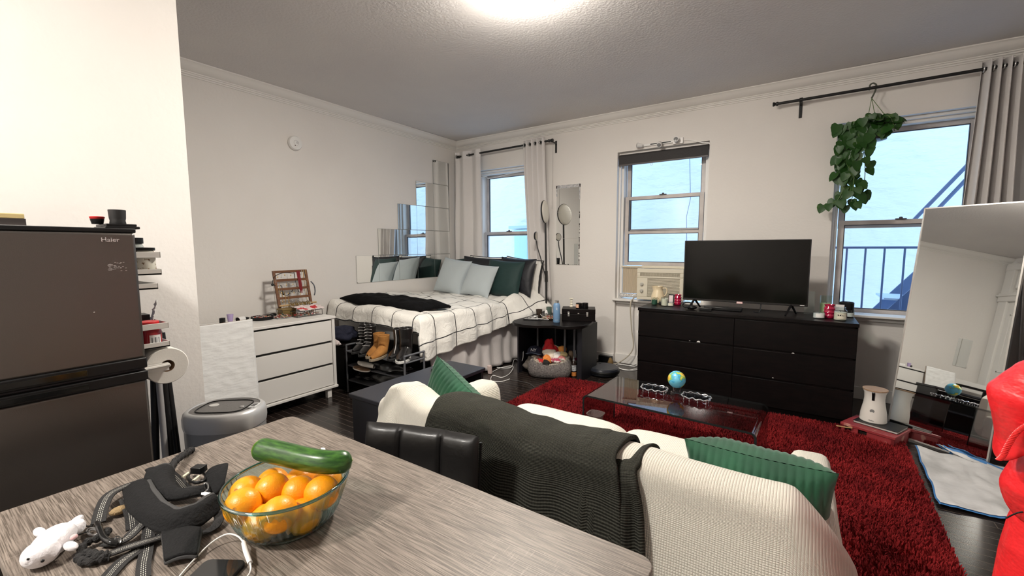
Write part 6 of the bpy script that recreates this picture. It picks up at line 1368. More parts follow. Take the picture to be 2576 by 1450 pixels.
# magnetic rack on the fridge side: two white baskets, a ledge and the roll holder
MX0, MX1, MY = -2.16, -1.80, FY1
t = thing('magnetic_rack', 'white magnetic rack with baskets and paper roll arm on the side of the refrigerator', 'rack', ((MX0+MX1)/2, MY, .93))
M_rackw = mat('rack_white', (.72,.70,.66), .4)
def basket(z, zr, y1, x1=MX1):
    mb = MB().box((MX0, MY+.001, z-.012), (x1, y1, z-.006))
    for (a, b_) in (((MX0,y1-.003,z-.012),(x1,y1,z+.008)), ((x1-.003,MY+.001,z-.012),(x1,y1,z+.008)), ((MX0,MY+.001,z-.012),(MX0+.003,y1,z+.008))): mb.box(a, b_)
    if zr: mb.box((MX0,y1-.003,zr-.010),(x1,y1,zr+.010)).box((x1-.003,MY+.001,zr-.010),(x1,y1,zr+.010)).box((MX0,MY+.001,zr-.01),(MX0+.003,y1,zr+.01)).box((MX0,y1-.003,z),(MX0+.006,y1,zr)).box((MX0,MY+.001,z-.01),(MX0+.006,MY+.004,zr+.03)).box((x1-.006,MY+.001,z-.01),(x1,MY+.004,zr+.03))
    build(mb, 'basket', M_rackw, t, bevel=.001)
basket(1.262, 1.318, .538); basket(1.214, 0, .525); basket(1.012, 1.075, .545)
build(MB().box((MX1-.05, MY, .90), (MX1-.03, MY+.012, 1.215)).box((MX1-.05, MY+.0, 1.05), (MX1-.035, MY+.020, 1.22)), 'upright_bar', mat('rack_grey', (.35,.37,.4), .4), t, bevel=.002)
q = at(422, 921, X=MX1); RYc, RZc = q.y, q.z
build(MB().tube([(MX1+.012, MY+.002, RZc+.004), (MX1+.012, RYc+.002, RZc+.006)], .006, 8).box((MX1+.004, MY, RZc-.012), (MX1+.012, RYc, RZc+.014)).tube([(MX1+.012, RYc, RZc+.004), (MX0, RYc, RZc+.004)], .006, 8).box((MX0-.012, MY, RZc-.012), (MX0-.004, RYc, RZc+.014)), 'roll_arm', M_rackw, t)
t = thing('paper_towel_roll', 'white paper towel roll hanging from the rack on the refrigerator side', 'paper towel', ((MX0+MX1)/2, RYc, RZc-.062))
Mr = T((MX1-.001, RYc, RZc), ry=-pi/2)
build(MB().lathe([(.0205,0),(.060,.0),(.0625,.004),(.0625,.275),(.060,.279),(.0205,.279)], n=56, M=Mr, cap=False), 'paper', mat('paper_towel', (.82,.80,.75), .9, bump=('vor', 200, .10), bdist=.001), t)
build(MB().lathe([(.0205,0),(.0205,.279)], n=32, M=Mr, cap=False).lathe([(.019,.279),(.019,0)], n=32, M=Mr, cap=False), 'cardboard_core', mat('cardboard', (.30,.18,.10), .9), t)
for nm, lb, x, y, z, r, h, body, lidm, lh, cat in (
  ('jar', 'labelled clear jar with black lid in the upper basket on the refrigerator', -1.835, .502, 1.256, .031, .076, mat('labelled_white', (.62,.60,.52), .5, var=((.20,.12,.06), 55, (1,1,1), .55, .6)), M_bplast, .010, 'jar'),
  ('jar', 'smaller jar with a tall black lid behind the labelled jar', -1.92, .500, 1.256, .027, .10, mat('greyish_glass', (.4,.42,.4), .2), M_bplast, .020, 'jar'),
  ('jar', 'red jar with a white barcode label in the lower basket on the refrigerator', -1.83, .505, 1.006, .027, .058, mat('red_jar', (.28,.01,.015), .2), mat('red_lid', (.60,.015,.02), .35), .0, 'jar'),
  ('can', 'blue and black can at the back of the lower basket', -1.90, .500, 1.006, .024, .05, mat('blue_black_can', (.01,.05,.25), .4, var=((.01,.01,.012), 12, (1,1,3), .5, .52)), M_bplast, .0, 'can')):
    t = thing(nm, lb, cat, (x, y, z)); build(MB().lathe([(r*.95,0),(r,.003),(r,h*.9),(r*.85,h),(r*.85,h+.003),(.001,h+.003)], n=28), 'body', body, t, world=False)
    if lh: build(MB().lathe([(r*1.0,h),(r*1.02,h+.002),(r*1.02,h+lh),(.001,h+lh+.001)], n=28), 'lid', lidm, t, world=False)
    if 'barcode' in lb: build(MB().grid(lambda u, v: ((r+.0006)*cos(-.5+u*1.2), (r+.0006)*sin(-.5+u*1.2), .006+.034*v), 10, 2), 'label', M_wplast, t, world=False); build(MB().grid(lambda u, v: ((r+.001)*cos(-.35+u*.85), (r+.001)*sin(-.35+u*.85), .010+.022*v), 10, 2), 'barcode', mat('barcode_grey', (.15,.15,.15), .6, var=((.7,.7,.7), 3, (1,60,1), .5, .52)), t, world=False)
t = thing('red_jar', 'jar with a big red screw lid standing behind in the lower basket', 'jar', (-1.84, .500, 1.064)); t.location.z = 1.069
build(MB().lathe([(.027,0),(.030,.002),(.030,.020),(.028,.022),(.001,.0225)], n=36, fn=lambda a, z: 1+.012*sin(a*36)), 'lid', mat('red_lid', (0,0,0)), t, world=False)
t = thing('spice_packet', 'crumpled white plastic packet sticking up behind the red lid', 'packet', (-1.90, .525, 1.08)); build(MB().grid(lambda u, v: ((u-.5)*.03*(1-.6*v)+.004*nz(v*9, u*3), .02*v+.006*nz(u*8, v*8), .075*v), 8, 16), 'wrap', mat('clear_wrap', (.75,.76,.74), .3, var=((.2,.4,.2), 30, (1,1,1), .62, .66)), t, world=False, solid=.002)
t = thing('black_carton', 'small black carton behind the red lid in the lower basket', 'box', (-1.95, .50, 1.02)); build(MB().box((-.03,-.03,0),(.03,.03,.085)), 'carton', M_bplast, t, world=False, bevel=.002)
# poles between the fridge and the wall
for (xa, ya), (xb, yb), z1, m_, r, lb in (((-2.10,.53),(-2.16,.60),1.0,M_bplast,.013,'black broom pole behind the refrigerator, nearest the fridge'), ((-2.04,.57),(-2.14,.60),.93,mat('grey_pole', (.30,.29,.29), .4),.011,'grey metal pole standing between the black poles'), ((-2.06,.60),(-2.16,.62),1.0,M_bplast,.011,'black hose-like pole in the middle behind the paper roll'), ((-2.10,.645),(-2.25,.655),.98,M_bplast,.012,'black pole nearest the trash can')):
    t = thing('broom_pole', lb, 'pole', (xa, ya, 0)); build(MB().tube(spline([(xa, ya, .0), ((xa+xb)/2+.01, (ya+yb)/2, z1*.5), (xb, yb, z1)], 8), r, 12), 'shaft', m_, t)
    build(MB().box((xa-.05, ya-.012, 0), (xa+.03, ya+.012, .03)), 'head', M_bplast, t, bevel=.004)

# ---------------------------------------------------------------- trash can
TCx, TCy, TCR, TCH = -2.03, .79, radians(38), .66
t = thing('trash_can', 'oval steel sensor trash can with a dark grey lid, in front of the partition wall', 'trash can', (TCx, TCy, 0), TCR)
pA, pB = 1.0, .80; R0 = .151
def L2(pr, m, nm, par=t, **k): return build(MB().lathe(pr, n=64, sy=pB, p=2.5, **k), nm, m, par, world=False)
L2([(R0*.93,0),(R0*.97,.02),(R0*.97,.06)], M_bplast, 'base_ring')
L2([(R0*.965,.05),(R0*.985,TCH-.10),(R0*.985,TCH-.075)], mat('brushed_can', (.30,.30,.30), .38, metal=.35, bump=('noise', 300, .05)), 'steel_body')
L2([(R0*1.0,TCH-.078),(R0*1.02,TCH-.06),(R0*1.02,TCH-.03),(R0*.99,TCH-.012),(R0*.93,TCH-.003),(R0*.86,TCH-.001),(R0*.845,TCH-.006)], mat('lid_silver', (.55,.55,.55), .38, metal=.45), 'lid_rim', cap=False)
ld = L2([(R0*.90,TCH-.012),(R0*.86,TCH-.005),(R0*.30,TCH-.002),(.001,TCH-.002)], mat('lid_grey', (.12,.115,.112), .45, bump=('noise', 120, .15)), 'lid')
mb = MB(); pts = [(R0*.60*cos(a)*(abs(cos(a))**4+abs(sin(a))**4)**-.25+.0, R0*.52*sin(a)*(abs(cos(a))**4+abs(sin(a))**4)**-.25*.95, TCH-.0015) for a in [2*pi*k/60 for k in range(60)]]
mb.tube([(x*1.08, y, z) for x, y, z in pts], .0022, 6, closed=True); build(mb, 'lid_seam', M_bplast, ld, world=False)
build(MB().lathe([(.019,0),(.018,.002),(.001,.002)], (-.055,.015,TCH-.002), 24), 'round_sticker', mat('aluminium_sticker', (.5,.49,.47), .5), ld, world=False)
build(MB().lathe([(.010,0),(.008,.003),(.001,.003)], (.075,-.01,TCH-.002), 16), 'vent_dot', M_steel, ld, world=False)
build(MB().box((.108,-.030,TCH-.004),(.138,.025,TCH+.0015), T(rz=0)), 'sensor_panel', mat('sensor_silver', (.55,.56,.56), .35), ld, world=False, bevel=.002)
build(MB().box((.113,-.018,TCH+.0015),(.131,-.010,TCH+.0022)).box((.113,-.003,TCH+.0015),(.131,.012,TCH+.0022)), 'sensor_window', M_bplast, ld, world=False, smooth=0)
# ---------------------------------------------------------------- table in the foreground
M_tab = bpy.data.materials.new('weathered_oak_laminate'); M_tab.use_nodes = True; nt = M_tab.node_tree; p = nt.nodes['Principled BSDF']
tc = nt.nodes.new('ShaderNodeTexCoord')
def nd(kind, **k):
    n_ = nt.nodes.new(kind)
    for a, b in k.items():
        if a in n_.inputs.keys() if isinstance(a, str) else False: n_.inputs[a].default_value = b
    return n_
mp = nt.nodes.new('ShaderNodeMapping'); mp.inputs['Scale'].default_value = (1.0, 5.0, 1); nt.links.new(tc.outputs['Object'], mp.inputs[0])
big = nt.nodes.new('ShaderNodeTexNoise'); big.inputs['Scale'].default_value = 2.4; big.inputs['Detail'].default_value = 2; nt.links.new(mp.outputs[0], big.inputs[0])
m2 = nt.nodes.new('ShaderNodeMath'); m2.operation = 'MULTIPLY'; m2.inputs[1].default_value = 60; nt.links.new(big.outputs[0], m2.inputs[0])
sn = nt.nodes.new('ShaderNodeMath'); sn.operation = 'SINE'; nt.links.new(m2.outputs[0], sn.inputs[0])
mp2 = nt.nodes.new('ShaderNodeMapping'); mp2.inputs['Scale'].default_value = (7, 240, 1); nt.links.new(tc.outputs['Object'], mp2.inputs[0])
fib = nt.nodes.new('ShaderNodeTexNoise'); fib.inputs['Scale'].default_value = 2.2; fib.inputs['Detail'].default_value = 4; fib.inputs['Distortion'].default_value = .12; nt.links.new(mp2.outputs[0], fib.inputs[0])
mp3 = nt.nodes.new('ShaderNodeMapping'); mp3.inputs['Scale'].default_value = (170, 16, 1); nt.links.new(tc.outputs['Object'], mp3.inputs[0])
saw = nt.nodes.new('ShaderNodeTexNoise'); saw.inputs['Scale'].default_value = 1.5; nt.links.new(mp3.outputs[0], saw.inputs[0])
patch = nt.nodes.new('ShaderNodeTexNoise'); patch.inputs['Scale'].default_value = 5; nt.links.new(tc.outputs['Object'], patch.inputs[0])
r1 = nt.nodes.new('ShaderNodeMapRange'); r1.inputs[1].default_value = .38; r1.inputs[2].default_value = .60; nt.links.new(fib.outputs[0], r1.inputs[0])
ma = nt.nodes.new('ShaderNodeMix'); ma.data_type = 'RGBA'; ma.inputs[6].default_value = (.085,.068,.055,1); ma.inputs[7].default_value = (.26,.217,.182,1); nt.links.new(r1.outputs[0], ma.inputs[0])
r2m = nt.nodes.new('ShaderNodeMapRange'); r2m.inputs[1].default_value = -1; r2m.inputs[2].default_value = 1; r2m.inputs[3].default_value = 0; r2m.inputs[4].default_value = .38; nt.links.new(sn.outputs[0], r2m.inputs[0])
mbx = nt.nodes.new('ShaderNodeMix'); mbx.data_type = 'RGBA'; nt.links.new(r2m.outputs[0], mbx.inputs[0]); nt.links.new(ma.outputs[2], mbx.inputs[6]); mbx.inputs[7].default_value = (.13,.105,.088,1)
r3 = nt.nodes.new('ShaderNodeMapRange'); r3.inputs[1].default_value = .58; r3.inputs[2].default_value = .70; nt.links.new(saw.outputs[0], r3.inputs[0])
r4 = nt.nodes.new('ShaderNodeMapRange'); r4.inputs[1].default_value = .5; r4.inputs[2].default_value = .62; r4.inputs[4].default_value = .35; nt.links.new(patch.outputs[0], r4.inputs[0])
mu = nt.nodes.new('ShaderNodeMath'); mu.operation = 'MULTIPLY'; nt.links.new(r3.outputs[0], mu.inputs[0]); nt.links.new(r4.outputs[0], mu.inputs[1])
mc = nt.nodes.new('ShaderNodeMix'); mc.data_type = 'RGBA'; nt.links.new(mu.outputs[0], mc.inputs[0]); nt.links.new(mbx.outputs[2], mc.inputs[6]); mc.inputs[7].default_value = (.42,.36,.31,1)
nt.links.new(mc.outputs[2], p.inputs['Base Color']); p.inputs['Roughness'].default_value = .45
bp = nt.nodes.new('ShaderNodeBump'); bp.inputs['Strength'].default_value = .25; bp.inputs['Distance'].default_value = .001; nt.links.new(fib.outputs[0], bp.inputs['Height']); nt.links.new(bp.outputs[0], p.inputs['Normal'])
KX0, KX1, KY0, KY1, KZ = -1.462, -.195, .085, .775, .75
t = thing('dining_table', 'grey weathered-oak table with rounded corners in the foreground', 'table', ((KX0+KX1)/2, (KY0+KY1)/2, 0))
ol = []
for cx_, cy_, a0 in ((KX1-.03, KY1-.03, 0), (KX0+.03, KY1-.03, pi/2), (KX0+.03, KY0+.03, pi), (KX1-.03, KY0+.03, 1.5*pi)):
    for k in range(9): a = a0+k*pi/16; ol.append((cx_+.03*cos(a), cy_+.03*sin(a)))
build(MB().prism(ol, KZ-.028, KZ), 'tabletop', M_tab, t, bevel=.002)
build(MB().box((KX0+.06, KY0+.05, KZ-.07), (KX1-.06, KY0+.075, KZ-.028)).box((KX0+.06, KY1-.075, KZ-.07), (KX1-.06, KY1-.05, KZ-.028)), 'apron', M_bmetal, t, bevel=.002)
for x in (KX0+.07, KX1-.07):
    for y in (KY0+.06, KY1-.06): build(MB().box((x-.02, y-.02, 0), (x+.02, y+.02, KZ-.028)), 'leg', M_bmetal, t, bevel=.002)

def K(x, y, z=KZ): return at(x, y, Z=z)
# glass bowl
BC = (-.888, .454); t = thing('glass_bowl', 'round ribbed clear glass bowl full of oranges on the table', 'bowl', (*BC, KZ))
M_bowl = thin_glass('bowl_glass', (.86,.955,.94), .012, .07); M_rim = thin_glass('bowl_rim', (.16,.50,.50), .05, .28)
M_rib = thin_glass('ribbed_bowl_glass', (.86,.955,.94), .02, .07); nt = M_rib.node_tree   # pressed ribs bend part of what is seen through them
rf_ = nt.nodes.new('ShaderNodeBsdfRefraction'); rf_.inputs['IOR'].default_value = 1.16; rf_.inputs['Roughness'].default_value = .02; rf_.inputs[0].default_value = (.80,.95,.93,1)
tr_ = [n for n in nt.nodes if n.type == 'BSDF_TRANSPARENT'][0]; dst = tr_.outputs[0].links[0].to_socket; m3 = nt.nodes.new('ShaderNodeMixShader'); m3.inputs[0].default_value = .5
nt.links.new(tr_.outputs[0], m3.inputs[1]); nt.links.new(rf_.outputs[0], m3.inputs[2]); nt.links.new(m3.outputs[0], dst)
n_ = 384; prf = [(.060,.004),(.080,.003),(.089,.008),(.096,.018),(.102,.030),(.108,.046),(.114,.064),(.119,.078),(.1235,.092)]
rb = lambda a, z: 1+(.014*sin(a*48) if .012 < z < .085 else .0)
build(MB().lathe([(.001,.004)]+prf, (*BC, KZ), n_, fn=rb, cap=False), 'bowl_wall', M_rib, t, smooth=80)
build(MB().lathe([(.001,.009),(.076,.009),(.093,.024),(.103,.046),(.112,.070),(.1185,.092)], (*BC, KZ), 96, cap=False), 'inner_wall', M_bowl, t, smooth=80)
build(MB().tube([(BC[0]+.121*cos(a), BC[1]+.121*sin(a), KZ+.0935) for a in [2*pi*k/96 for k in range(96)]], .0034, 12, closed=True), 'rim', M_rim, t)
build(MB().tube([(BC[0]+.079*cos(a), BC[1]+.079*sin(a), KZ+.004) for a in [2*pi*k/80 for k in range(80)]], .0032, 8, closed=True), 'foot_ring', M_rim, t)
M_or = mat('orange_peel', (.88,.32,.004), .38, bump=('noise', 240, .35), var=((.89,.34,.006), 9), coat=.1, bdist=.002)
M_nav = mat('orange_navel', (.45,.17,.02), .7)
rr = .0395
ors = [(602,1240,.818), (618,1292,.816), (676,1240,.822), (737,1252,.818), (780,1266,.822), (692,1320,.812), (648,1210,.808), (741,1215,.806), (818,1222,.812)]
names_ = ['at the left rim of the bowl', 'at the front left of the bowl, beside the white harness tag', 'top middle-left of the heap', 'top middle of the heap, behind the front right one', 'at the front right of the heap', 'frontmost, pressed against the glass', 'at the back left, half hidden', 'at the back middle, below the cucumber', 'at the right end, under the cucumber tip']
low_ = [(650,1345,.788), (752,1335,.788)]
rr = .0345; tg = [at(x, y, Z=z) for x, y, z in ors+low_]; cs = [v.copy() for v in tg]
for it in range(300):                          # let the fruit settle against each other and the glass
    for i in range(len(cs)):
        cs[i] += (tg[i]-cs[i])*.10
        for j in range(i):
            d = cs[i]-cs[j]; L = d.length
            if L < 2*rr*.88: d = d.normalized()*(2*rr*.88-L)/2; d.z *= .3; cs[i] += d; cs[j] -= d
        h = max(0, cs[i].z-KZ); R_in = .084+.40*min(h, .09)-rr*.93; e = Vector((cs[i].x-BC[0], cs[i].y-BC[1]))
        if e.length > R_in: e *= R_in/e.length; cs[i].x, cs[i].y = BC[0]+e.x, BC[1]+e.y
        cs[i].z = min(tg[i].z+.003, max(cs[i].z, KZ+.010+rr))
for i, c_ in enumerate(cs):
    lb = 'orange %s' % names_[i] if i < 9 else ('orange in the bottom layer seen through the glass, %s one' % ('left' if i == 9 else 'right'))
    t = thing('orange', lb, 'orange', (c_.x, c_.y, c_.z-rr), 0, 'oranges in the glass bowl')
    sx_ = 1+.04*sin(i*2.1); build(MB().ball((0,0,rr), (rr*sx_, rr, rr*(.97+.03*cos(i))), 40), 'peel', M_or, t, world=False)
    av = Vector((sin(i*2.3)*.7+.2, -.8+.3*cos(i*1.7), .5*sin(i*1.1+1))).normalized()
    Mq = Matrix.Translation(Vector((0,0,rr))+av*rr*.985) @ av.to_track_quat('Z', 'Y').to_matrix().to_4x4()
    build(MB().lathe([(.0045,-.001),(.004,.0008),(.0028,.0006),(.001,.0012),(.0004,.0012)], n=12, M=Mq), 'navel', M_nav, t, world=False)
# cucumber across the rim
M_cuc = bpy.data.materials.new('cucumber_skin'); M_cuc.use_nodes = True; nt = M_cuc.node_tree; p = nt.nodes['Principled BSDF']; p.inputs['Roughness'].default_value = .32; p.inputs['Coat Weight'].default_value = .15
uvn = nt.nodes.new('ShaderNodeUVMap'); uvn.uv_map = 'UVMap'; mp = nt.nodes.new('ShaderNodeMapping'); mp.inputs['Scale'].default_value = (14, 6, 1); nt.links.new(uvn.outputs[0], mp.inputs[0])
n1 = nt.nodes.new('ShaderNodeTexNoise'); n1.inputs['Scale'].default_value = 1.6; n1.inputs['Detail'].default_value = 5; nt.links.new(mp.outputs[0], n1.inputs[0]); cr = nt.nodes.new('ShaderNodeValToRGB')
cr.color_ramp.elements[0].position = .38; cr.color_ramp.elements[0].color = (.010,.055,.006,1); cr.color_ramp.elements[1].position = .68; cr.color_ramp.elements[1].color = (.05,.15,.018,1); nt.links.new(n1.outputs[0], cr.inputs[0])
sp2 = nt.nodes.new('ShaderNodeSeparateXYZ'); nt.links.new(uvn.outputs[0], sp2.inputs[0]); mr = nt.nodes.new('ShaderNodeMapRange'); mr.inputs[1].default_value = 0; mr.inputs[2].default_value = .11; mr.inputs[3].default_value = .9; mr.inputs[4].default_value = 0; nt.links.new(sp2.outputs[1], mr.inputs[0])
mx = nt.nodes.new('ShaderNodeMix'); mx.data_type = 'RGBA'; nt.links.new(mr.outputs[0], mx.inputs[0]); nt.links.new(cr.outputs[0], mx.inputs[6]); mx.inputs[7].default_value = (.32,.46,.02,1); nt.links.new(mx.outputs[2], p.inputs['Base Color'])
cz = .875
cp = [at(x, y, Z=z) for x, y, z in ((648,1128,.880), (672,1134,.880), (715,1143,.879), (765,1155,.878), (815,1163,.877), (855,1163,.875), (884,1158,.874))]
sp = spline(cp, 10); L_ = len(sp)
def crad(f): return .0305*min(1, max(.02, 1-(1-min(1, f/.15))**2.2))**.5*(1-.10*f)*(1 if f < .84 else max(.12, 1-((f-.84)/.16)**2)**.42)
mb = MB(); ref = Vector((0,0,1)); nS = 36
def cfn(u, v):
    i = min(L_-1, int(v*(L_-1))); f = v*(L_-1)-i; q = sp[i].lerp(sp[min(L_-1, i+1)], f); d = (sp[min(L_-1, i+1)]-sp[max(0, i-1)]).normalized()
    s_ = d.cross(ref).normalized(); w_ = s_.cross(d); a = u*2*pi; r_ = crad(v)*(1+.012*sin(a*9))*(.86)
    return q+(s_*cos(a)+w_*sin(a))*r_
mb.grid(cfn, nS, 70, cu=True); 
t = thing('cucumber', 'long green cucumber lying across the back of the glass bowl', 'cucumber', sp[L_//2]-Vector((0,0,.018)))
build(mb.add([sp[0]-(sp[1]-sp[0]).normalized()*.002], []).add([cfn(i/nS, 0) for i in range(nS)], [tuple(range(nS-1,-1,-1))]).add([cfn(i/nS, 1) for i in range(nS)], [tuple(range(nS))]), 'skin', M_cuc, t, smooth=80)
build(MB().ball(sp[-1], .0035, 10), 'stem_scar', mat('pale_scar', (.55,.58,.3), .6), t)

# harness and leash: flat webbing with dashed white stitching
def Z8(x, y, z=.004): return at(160+x/4.142, 1100+y/4.142, Z=KZ+z)
M_web = mat('black_webbing', (.012,.011,.011), .75, bump=('noise', 300, .4)); M_neo = mat('black_neoprene', (.0045,.0045,.005), .85, spec=.3, bump=('noise', 160, .35)); M_bind = mat('charcoal_binding', (.04,.039,.039), .8)
M_st = mat('white_stitch', (.6,.58,.52), .7)
hz_ = thing('dog_harness', 'black dog harness with a white tag in a heap beside the glass bowl', 'harness', Z8(1000, 800, 0))
def webbing(parent, pts, w=.021, stitches=3, m=None, nm='strap', th=.0025, tilt=(0,0,1)):
    sp = spline([Z8(*q) for q in pts], 8)
    s_ = build(MB().strap(sp, w, th, up=tilt), nm, m or M_web, parent)
    if stitches:
        mb = MB(); 
        for r_ in range(stitches):
            off = (r_-(stitches-1)/2)*.0032; acc = 0
            for i in range(len(sp)-1):
                a, b = sp[i], sp[i+1]; d = (b-a); L = d.length; d.normalize(); g = d.cross(Vector(tilt)).normalized(); e = g.cross(d); k = 0.0
                nS_ = max(1, int(L/.004))
                for j in range(nS_):
                    q0 = a+d*(L*(j+.15)/nS_)+g*off+e*(th/2+.0003); q1 = a+d*(L*(j+.75)/nS_)+g*off+e*(th/2+.0003)
                    mb.add([q0-g*.0005, q1-g*.0005, q1+g*.0005, q0+g*.0005], [(0,1,2,3)])
        build(mb, 'stitching', M_st, s_, smooth=0)
    return s_
def panel(inner, outer, nm, z0, z1, m=None, th=.009, bind=True, parent=None):
    a = spline([Z8(x, y, z0) for x, y in inner], 8); b = spline([Z8(x, y, z1) for x, y in outer], 8); n_ = min(len(a), len(b))-1
    def fn(u, v):
        i = u*n_; k = min(int(i), n_-1); f = i-k; p_ = a[k].lerp(a[k+1], f); q_ = b[k].lerp(b[k+1], f); w = p_.lerp(q_, v); w.z += .010*sin(pi*v)+.003*nz(u*7, v*4, z0*100); return w
    o = build(MB().grid(fn, 60, 14), nm, m or M_neo, parent or hz_, solid=th, smooth=70)
    if bind:
        mb = MB().tube([fn(i/60, 0)+Vector((0,0,.006)) for i in range(61)], .0055, 8).tube([fn(i/60, 1)+Vector((0,0,.003)) for i in range(61)], .0055, 8)
        build(mb, 'edge_binding', M_bind, o)
    return o
webbing(hz_, [(860,440,.012),(620,525,.022),(470,610,.024),(400,740,.018),(360,900,.01)], .024)
webbing(hz_, [(1100,370,.015),(1190,450,.018),(1250,520,.012),(1320,580,.006)], .022)
webbing(hz_, [(1180,600,.012),(1280,545,.022),(1400,545,.02),(1480,600,.012)], .020)
webbing(hz_, [(430,1100,.006),(620,1080,.012),(760,960,.018),(860,860,.02)], .022)
webbing(hz_, [(900,900,.018),(880,1040,.01),(860,1200,.004),(835,1330,.003),(830,1480,.003)], .022)
webbing(hz_, [(1430,1010,.006),(1560,950,.008),(1620,860,.012),(1600,780,.012)], .018, 0)
webbing(hz_, [(640,640,.02),(700,800,.012),(720,960,.006)], .022)
panel([(890,490),(960,610),(1060,720),(1180,785),(1320,765),(1430,700),(1560,630)], [(655,560),(700,760),(850,900),(1000,985),(1200,1000),(1420,920),(1600,760)], 'chest_panel', .042, .016)
panel([(870,380),(960,350),(1090,320),(1130,480),(1200,590),(1330,600),(1470,578)], [(860,470),(920,480),(985,540),(1040,620),(1120,650),(1300,640),(1470,590)], 'neck_panel', .036, .040)
def tabq(u, v): a = Z8(1035,1000,.016)*(1-u)+Z8(1430,975,.016)*u; b = Z8(1070,1315,.008)*(1-u)+Z8(1380,1250,.008)*u; q = a*(1-v)+b*v; q.z += .005*sin(pi*u); return q
o = build(MB().grid(tabq, 14, 14), 'belly_tab', M_neo, hz_, solid=.008, smooth=70); build(MB().tube([tabq(0, k/10) for k in range(11)]+[tabq(k/10, 1) for k in range(11)]+[tabq(1, 1-k/10) for k in range(11)], .0035, 8), 'edge_binding', M_bind, o)
fl_ = spline([Z8(*q) for q in ((1480,380,.02),(1560,305,.03),(1700,272,.035),(1712,320,.035),(1680,450,.025),(1620,560,.01),(1540,590,.006),(1470,520,.01))], 6, closed=True); cc = sum(fl_, Vector())/len(fl_)
def flap(u, v): q = cc.lerp(fl_[int(round(u*len(fl_))) % len(fl_)], v); return q+Vector((0,0,.010*(1-v*v)))
build(MB().grid(flap, len(fl_), 8, cu=True), 'side_flap', M_neo, hz_, solid=.006, smooth=70)
build(MB().grid(lambda u, v: (Z8(1440,612,.036)*(1-u)+Z8(1575,640,.034)*u)*(1-v)+(Z8(1435,650,.036)*(1-u)+Z8(1570,683,.034)*u)*v+Vector((0,0,.0105)), 6, 3), 'white_tag', mat('white_fabric', (.70,.69,.67), .7), hz_, solid=.001)
q = Z8(1410,335,.03); build(MB().box((-.014,-.011,-.008),(.014,.011,.008), T(q, rz=.5)).tube([Z8(1390+95*cos(a), 415+60*sin(a), .016+.006*sin(a)) for a in [2*pi*k/20 for k in range(20)]], .004, 8, closed=True), 'buckle', M_bplast, hz_, bevel=.001)
build(MB().tube([Z8(1240,420,.02), Z8(1300,375,.02)], .0035, 6).tube([Z8(1340,465,.022), Z8(1410,410,.022)], .0035, 6), 'cream_tab', mat('cream_plastic2', (.65,.6,.45), .5), hz_)
build(MB().tube([Z8(1480+28*cos(a), 520+42*sin(a), .018) for a in [2*pi*k/20 for k in range(20)]], .0018, 8, closed=True), 'steel_ring', M_steel, hz_)
sp = spline([Z8(*q) for q in ((1110,360,.02),(1150,270,.022),(1210,215,.018),(1280,170,.012),(1340,130,.008))], 8)
mb = MB().tube(sp, [.008+.002*sin(i*1.3) for i in range(len(sp))], 10); r_ = random.Random(3)
for i in range(260):
    q = sp[r_.randrange(len(sp))]; e = Vector((r_.uniform(-1,1), r_.uniform(-1,1), r_.uniform(-.6,1))).normalized(); w = e.orthogonal().normalized()*.0009; mb.add([q+e*.006-w, q+e*.006+w, q+e*r_.uniform(.011,.017)], [(0,1,2)])
build(mb, 'fleece_strap', M_web, hz_)
build(MB().ball(Z8(590,760,.012), (.014,.019,.008), 14), 'tan_lining', mat('tan_lining', (.28,.19,.09), .8, bump=('noise', 200, .6)), hz_)
ls = thing('leash', 'black stitched leash with a metal clasp trailing over the near edge of the table', 'leash', Z8(600, 1250, 0))
webbing(ls, [(1020,1045,.010),(930,1070,.012),(830,1100,.014),(700,1140,.012),(560,1190,.012),(450,1230,.010)], .020)
webbing(ls, [(1030,1010,.008),(900,1090,.006),(760,1190,.005),(600,1310,.004),(470,1450,.003),(430,1500,.003)], .026)
sp = spline([Z8(*q) for q in ((460,1225,.012),(380,1235,.014),(300,1220,.014),(230,1215,.012),(165,1235,.010),(180,1280,.010),(260,1300,.010),(380,1270,.010),(480,1250,.008))], 8)
build(MB().tube(sp, [.0075+.0016*sin(i*.9) for i in range(len(sp))], 10), 'knotted_handle', mat('black_braid', (.014,.013,.013), .8, bump=('noise', 220, .9)), ls)
sp = spline([Z8(*q) for q in ((180,1230,.010),(190,1150,.012),(280,1080,.014),(400,1040,.014),(460,980,.012))], 8); build(MB().tube(sp, [.007+.0015*sin(i*1.0) for i in range(len(sp))], 10), 'knotted_handle', MATS['black_braid'], ls)
build(MB().tube(spline([Z8(*q) for q in ((350,900,.014),(375,960,.02),(420,1050,.022),(490,1100,.02),(560,1110,.016))], 8), .0055, 10), 'clasp', mat('gun_metal', (.03,.03,.03), .15, metal=.6), ls)
for x_, y_, a_, b_ in ((300,985,60,38), (310,992,45,28), (565,1075,30,40)): build(MB().tube([Z8(x_+a_*cos(a), y_+b_*sin(a), .012+.004*cos(a)) for a in [2*pi*k/24 for k in range(24)]], .0015, 6, closed=True), 'split_ring', M_steel, ls)
build(MB().tube([Z8(150,930,.012), Z8(300,930,.012)], .0016, 6).tube([Z8(150,1020,.010), Z8(260,985,.010)], .0014, 6), 'tether', M_web, ls)
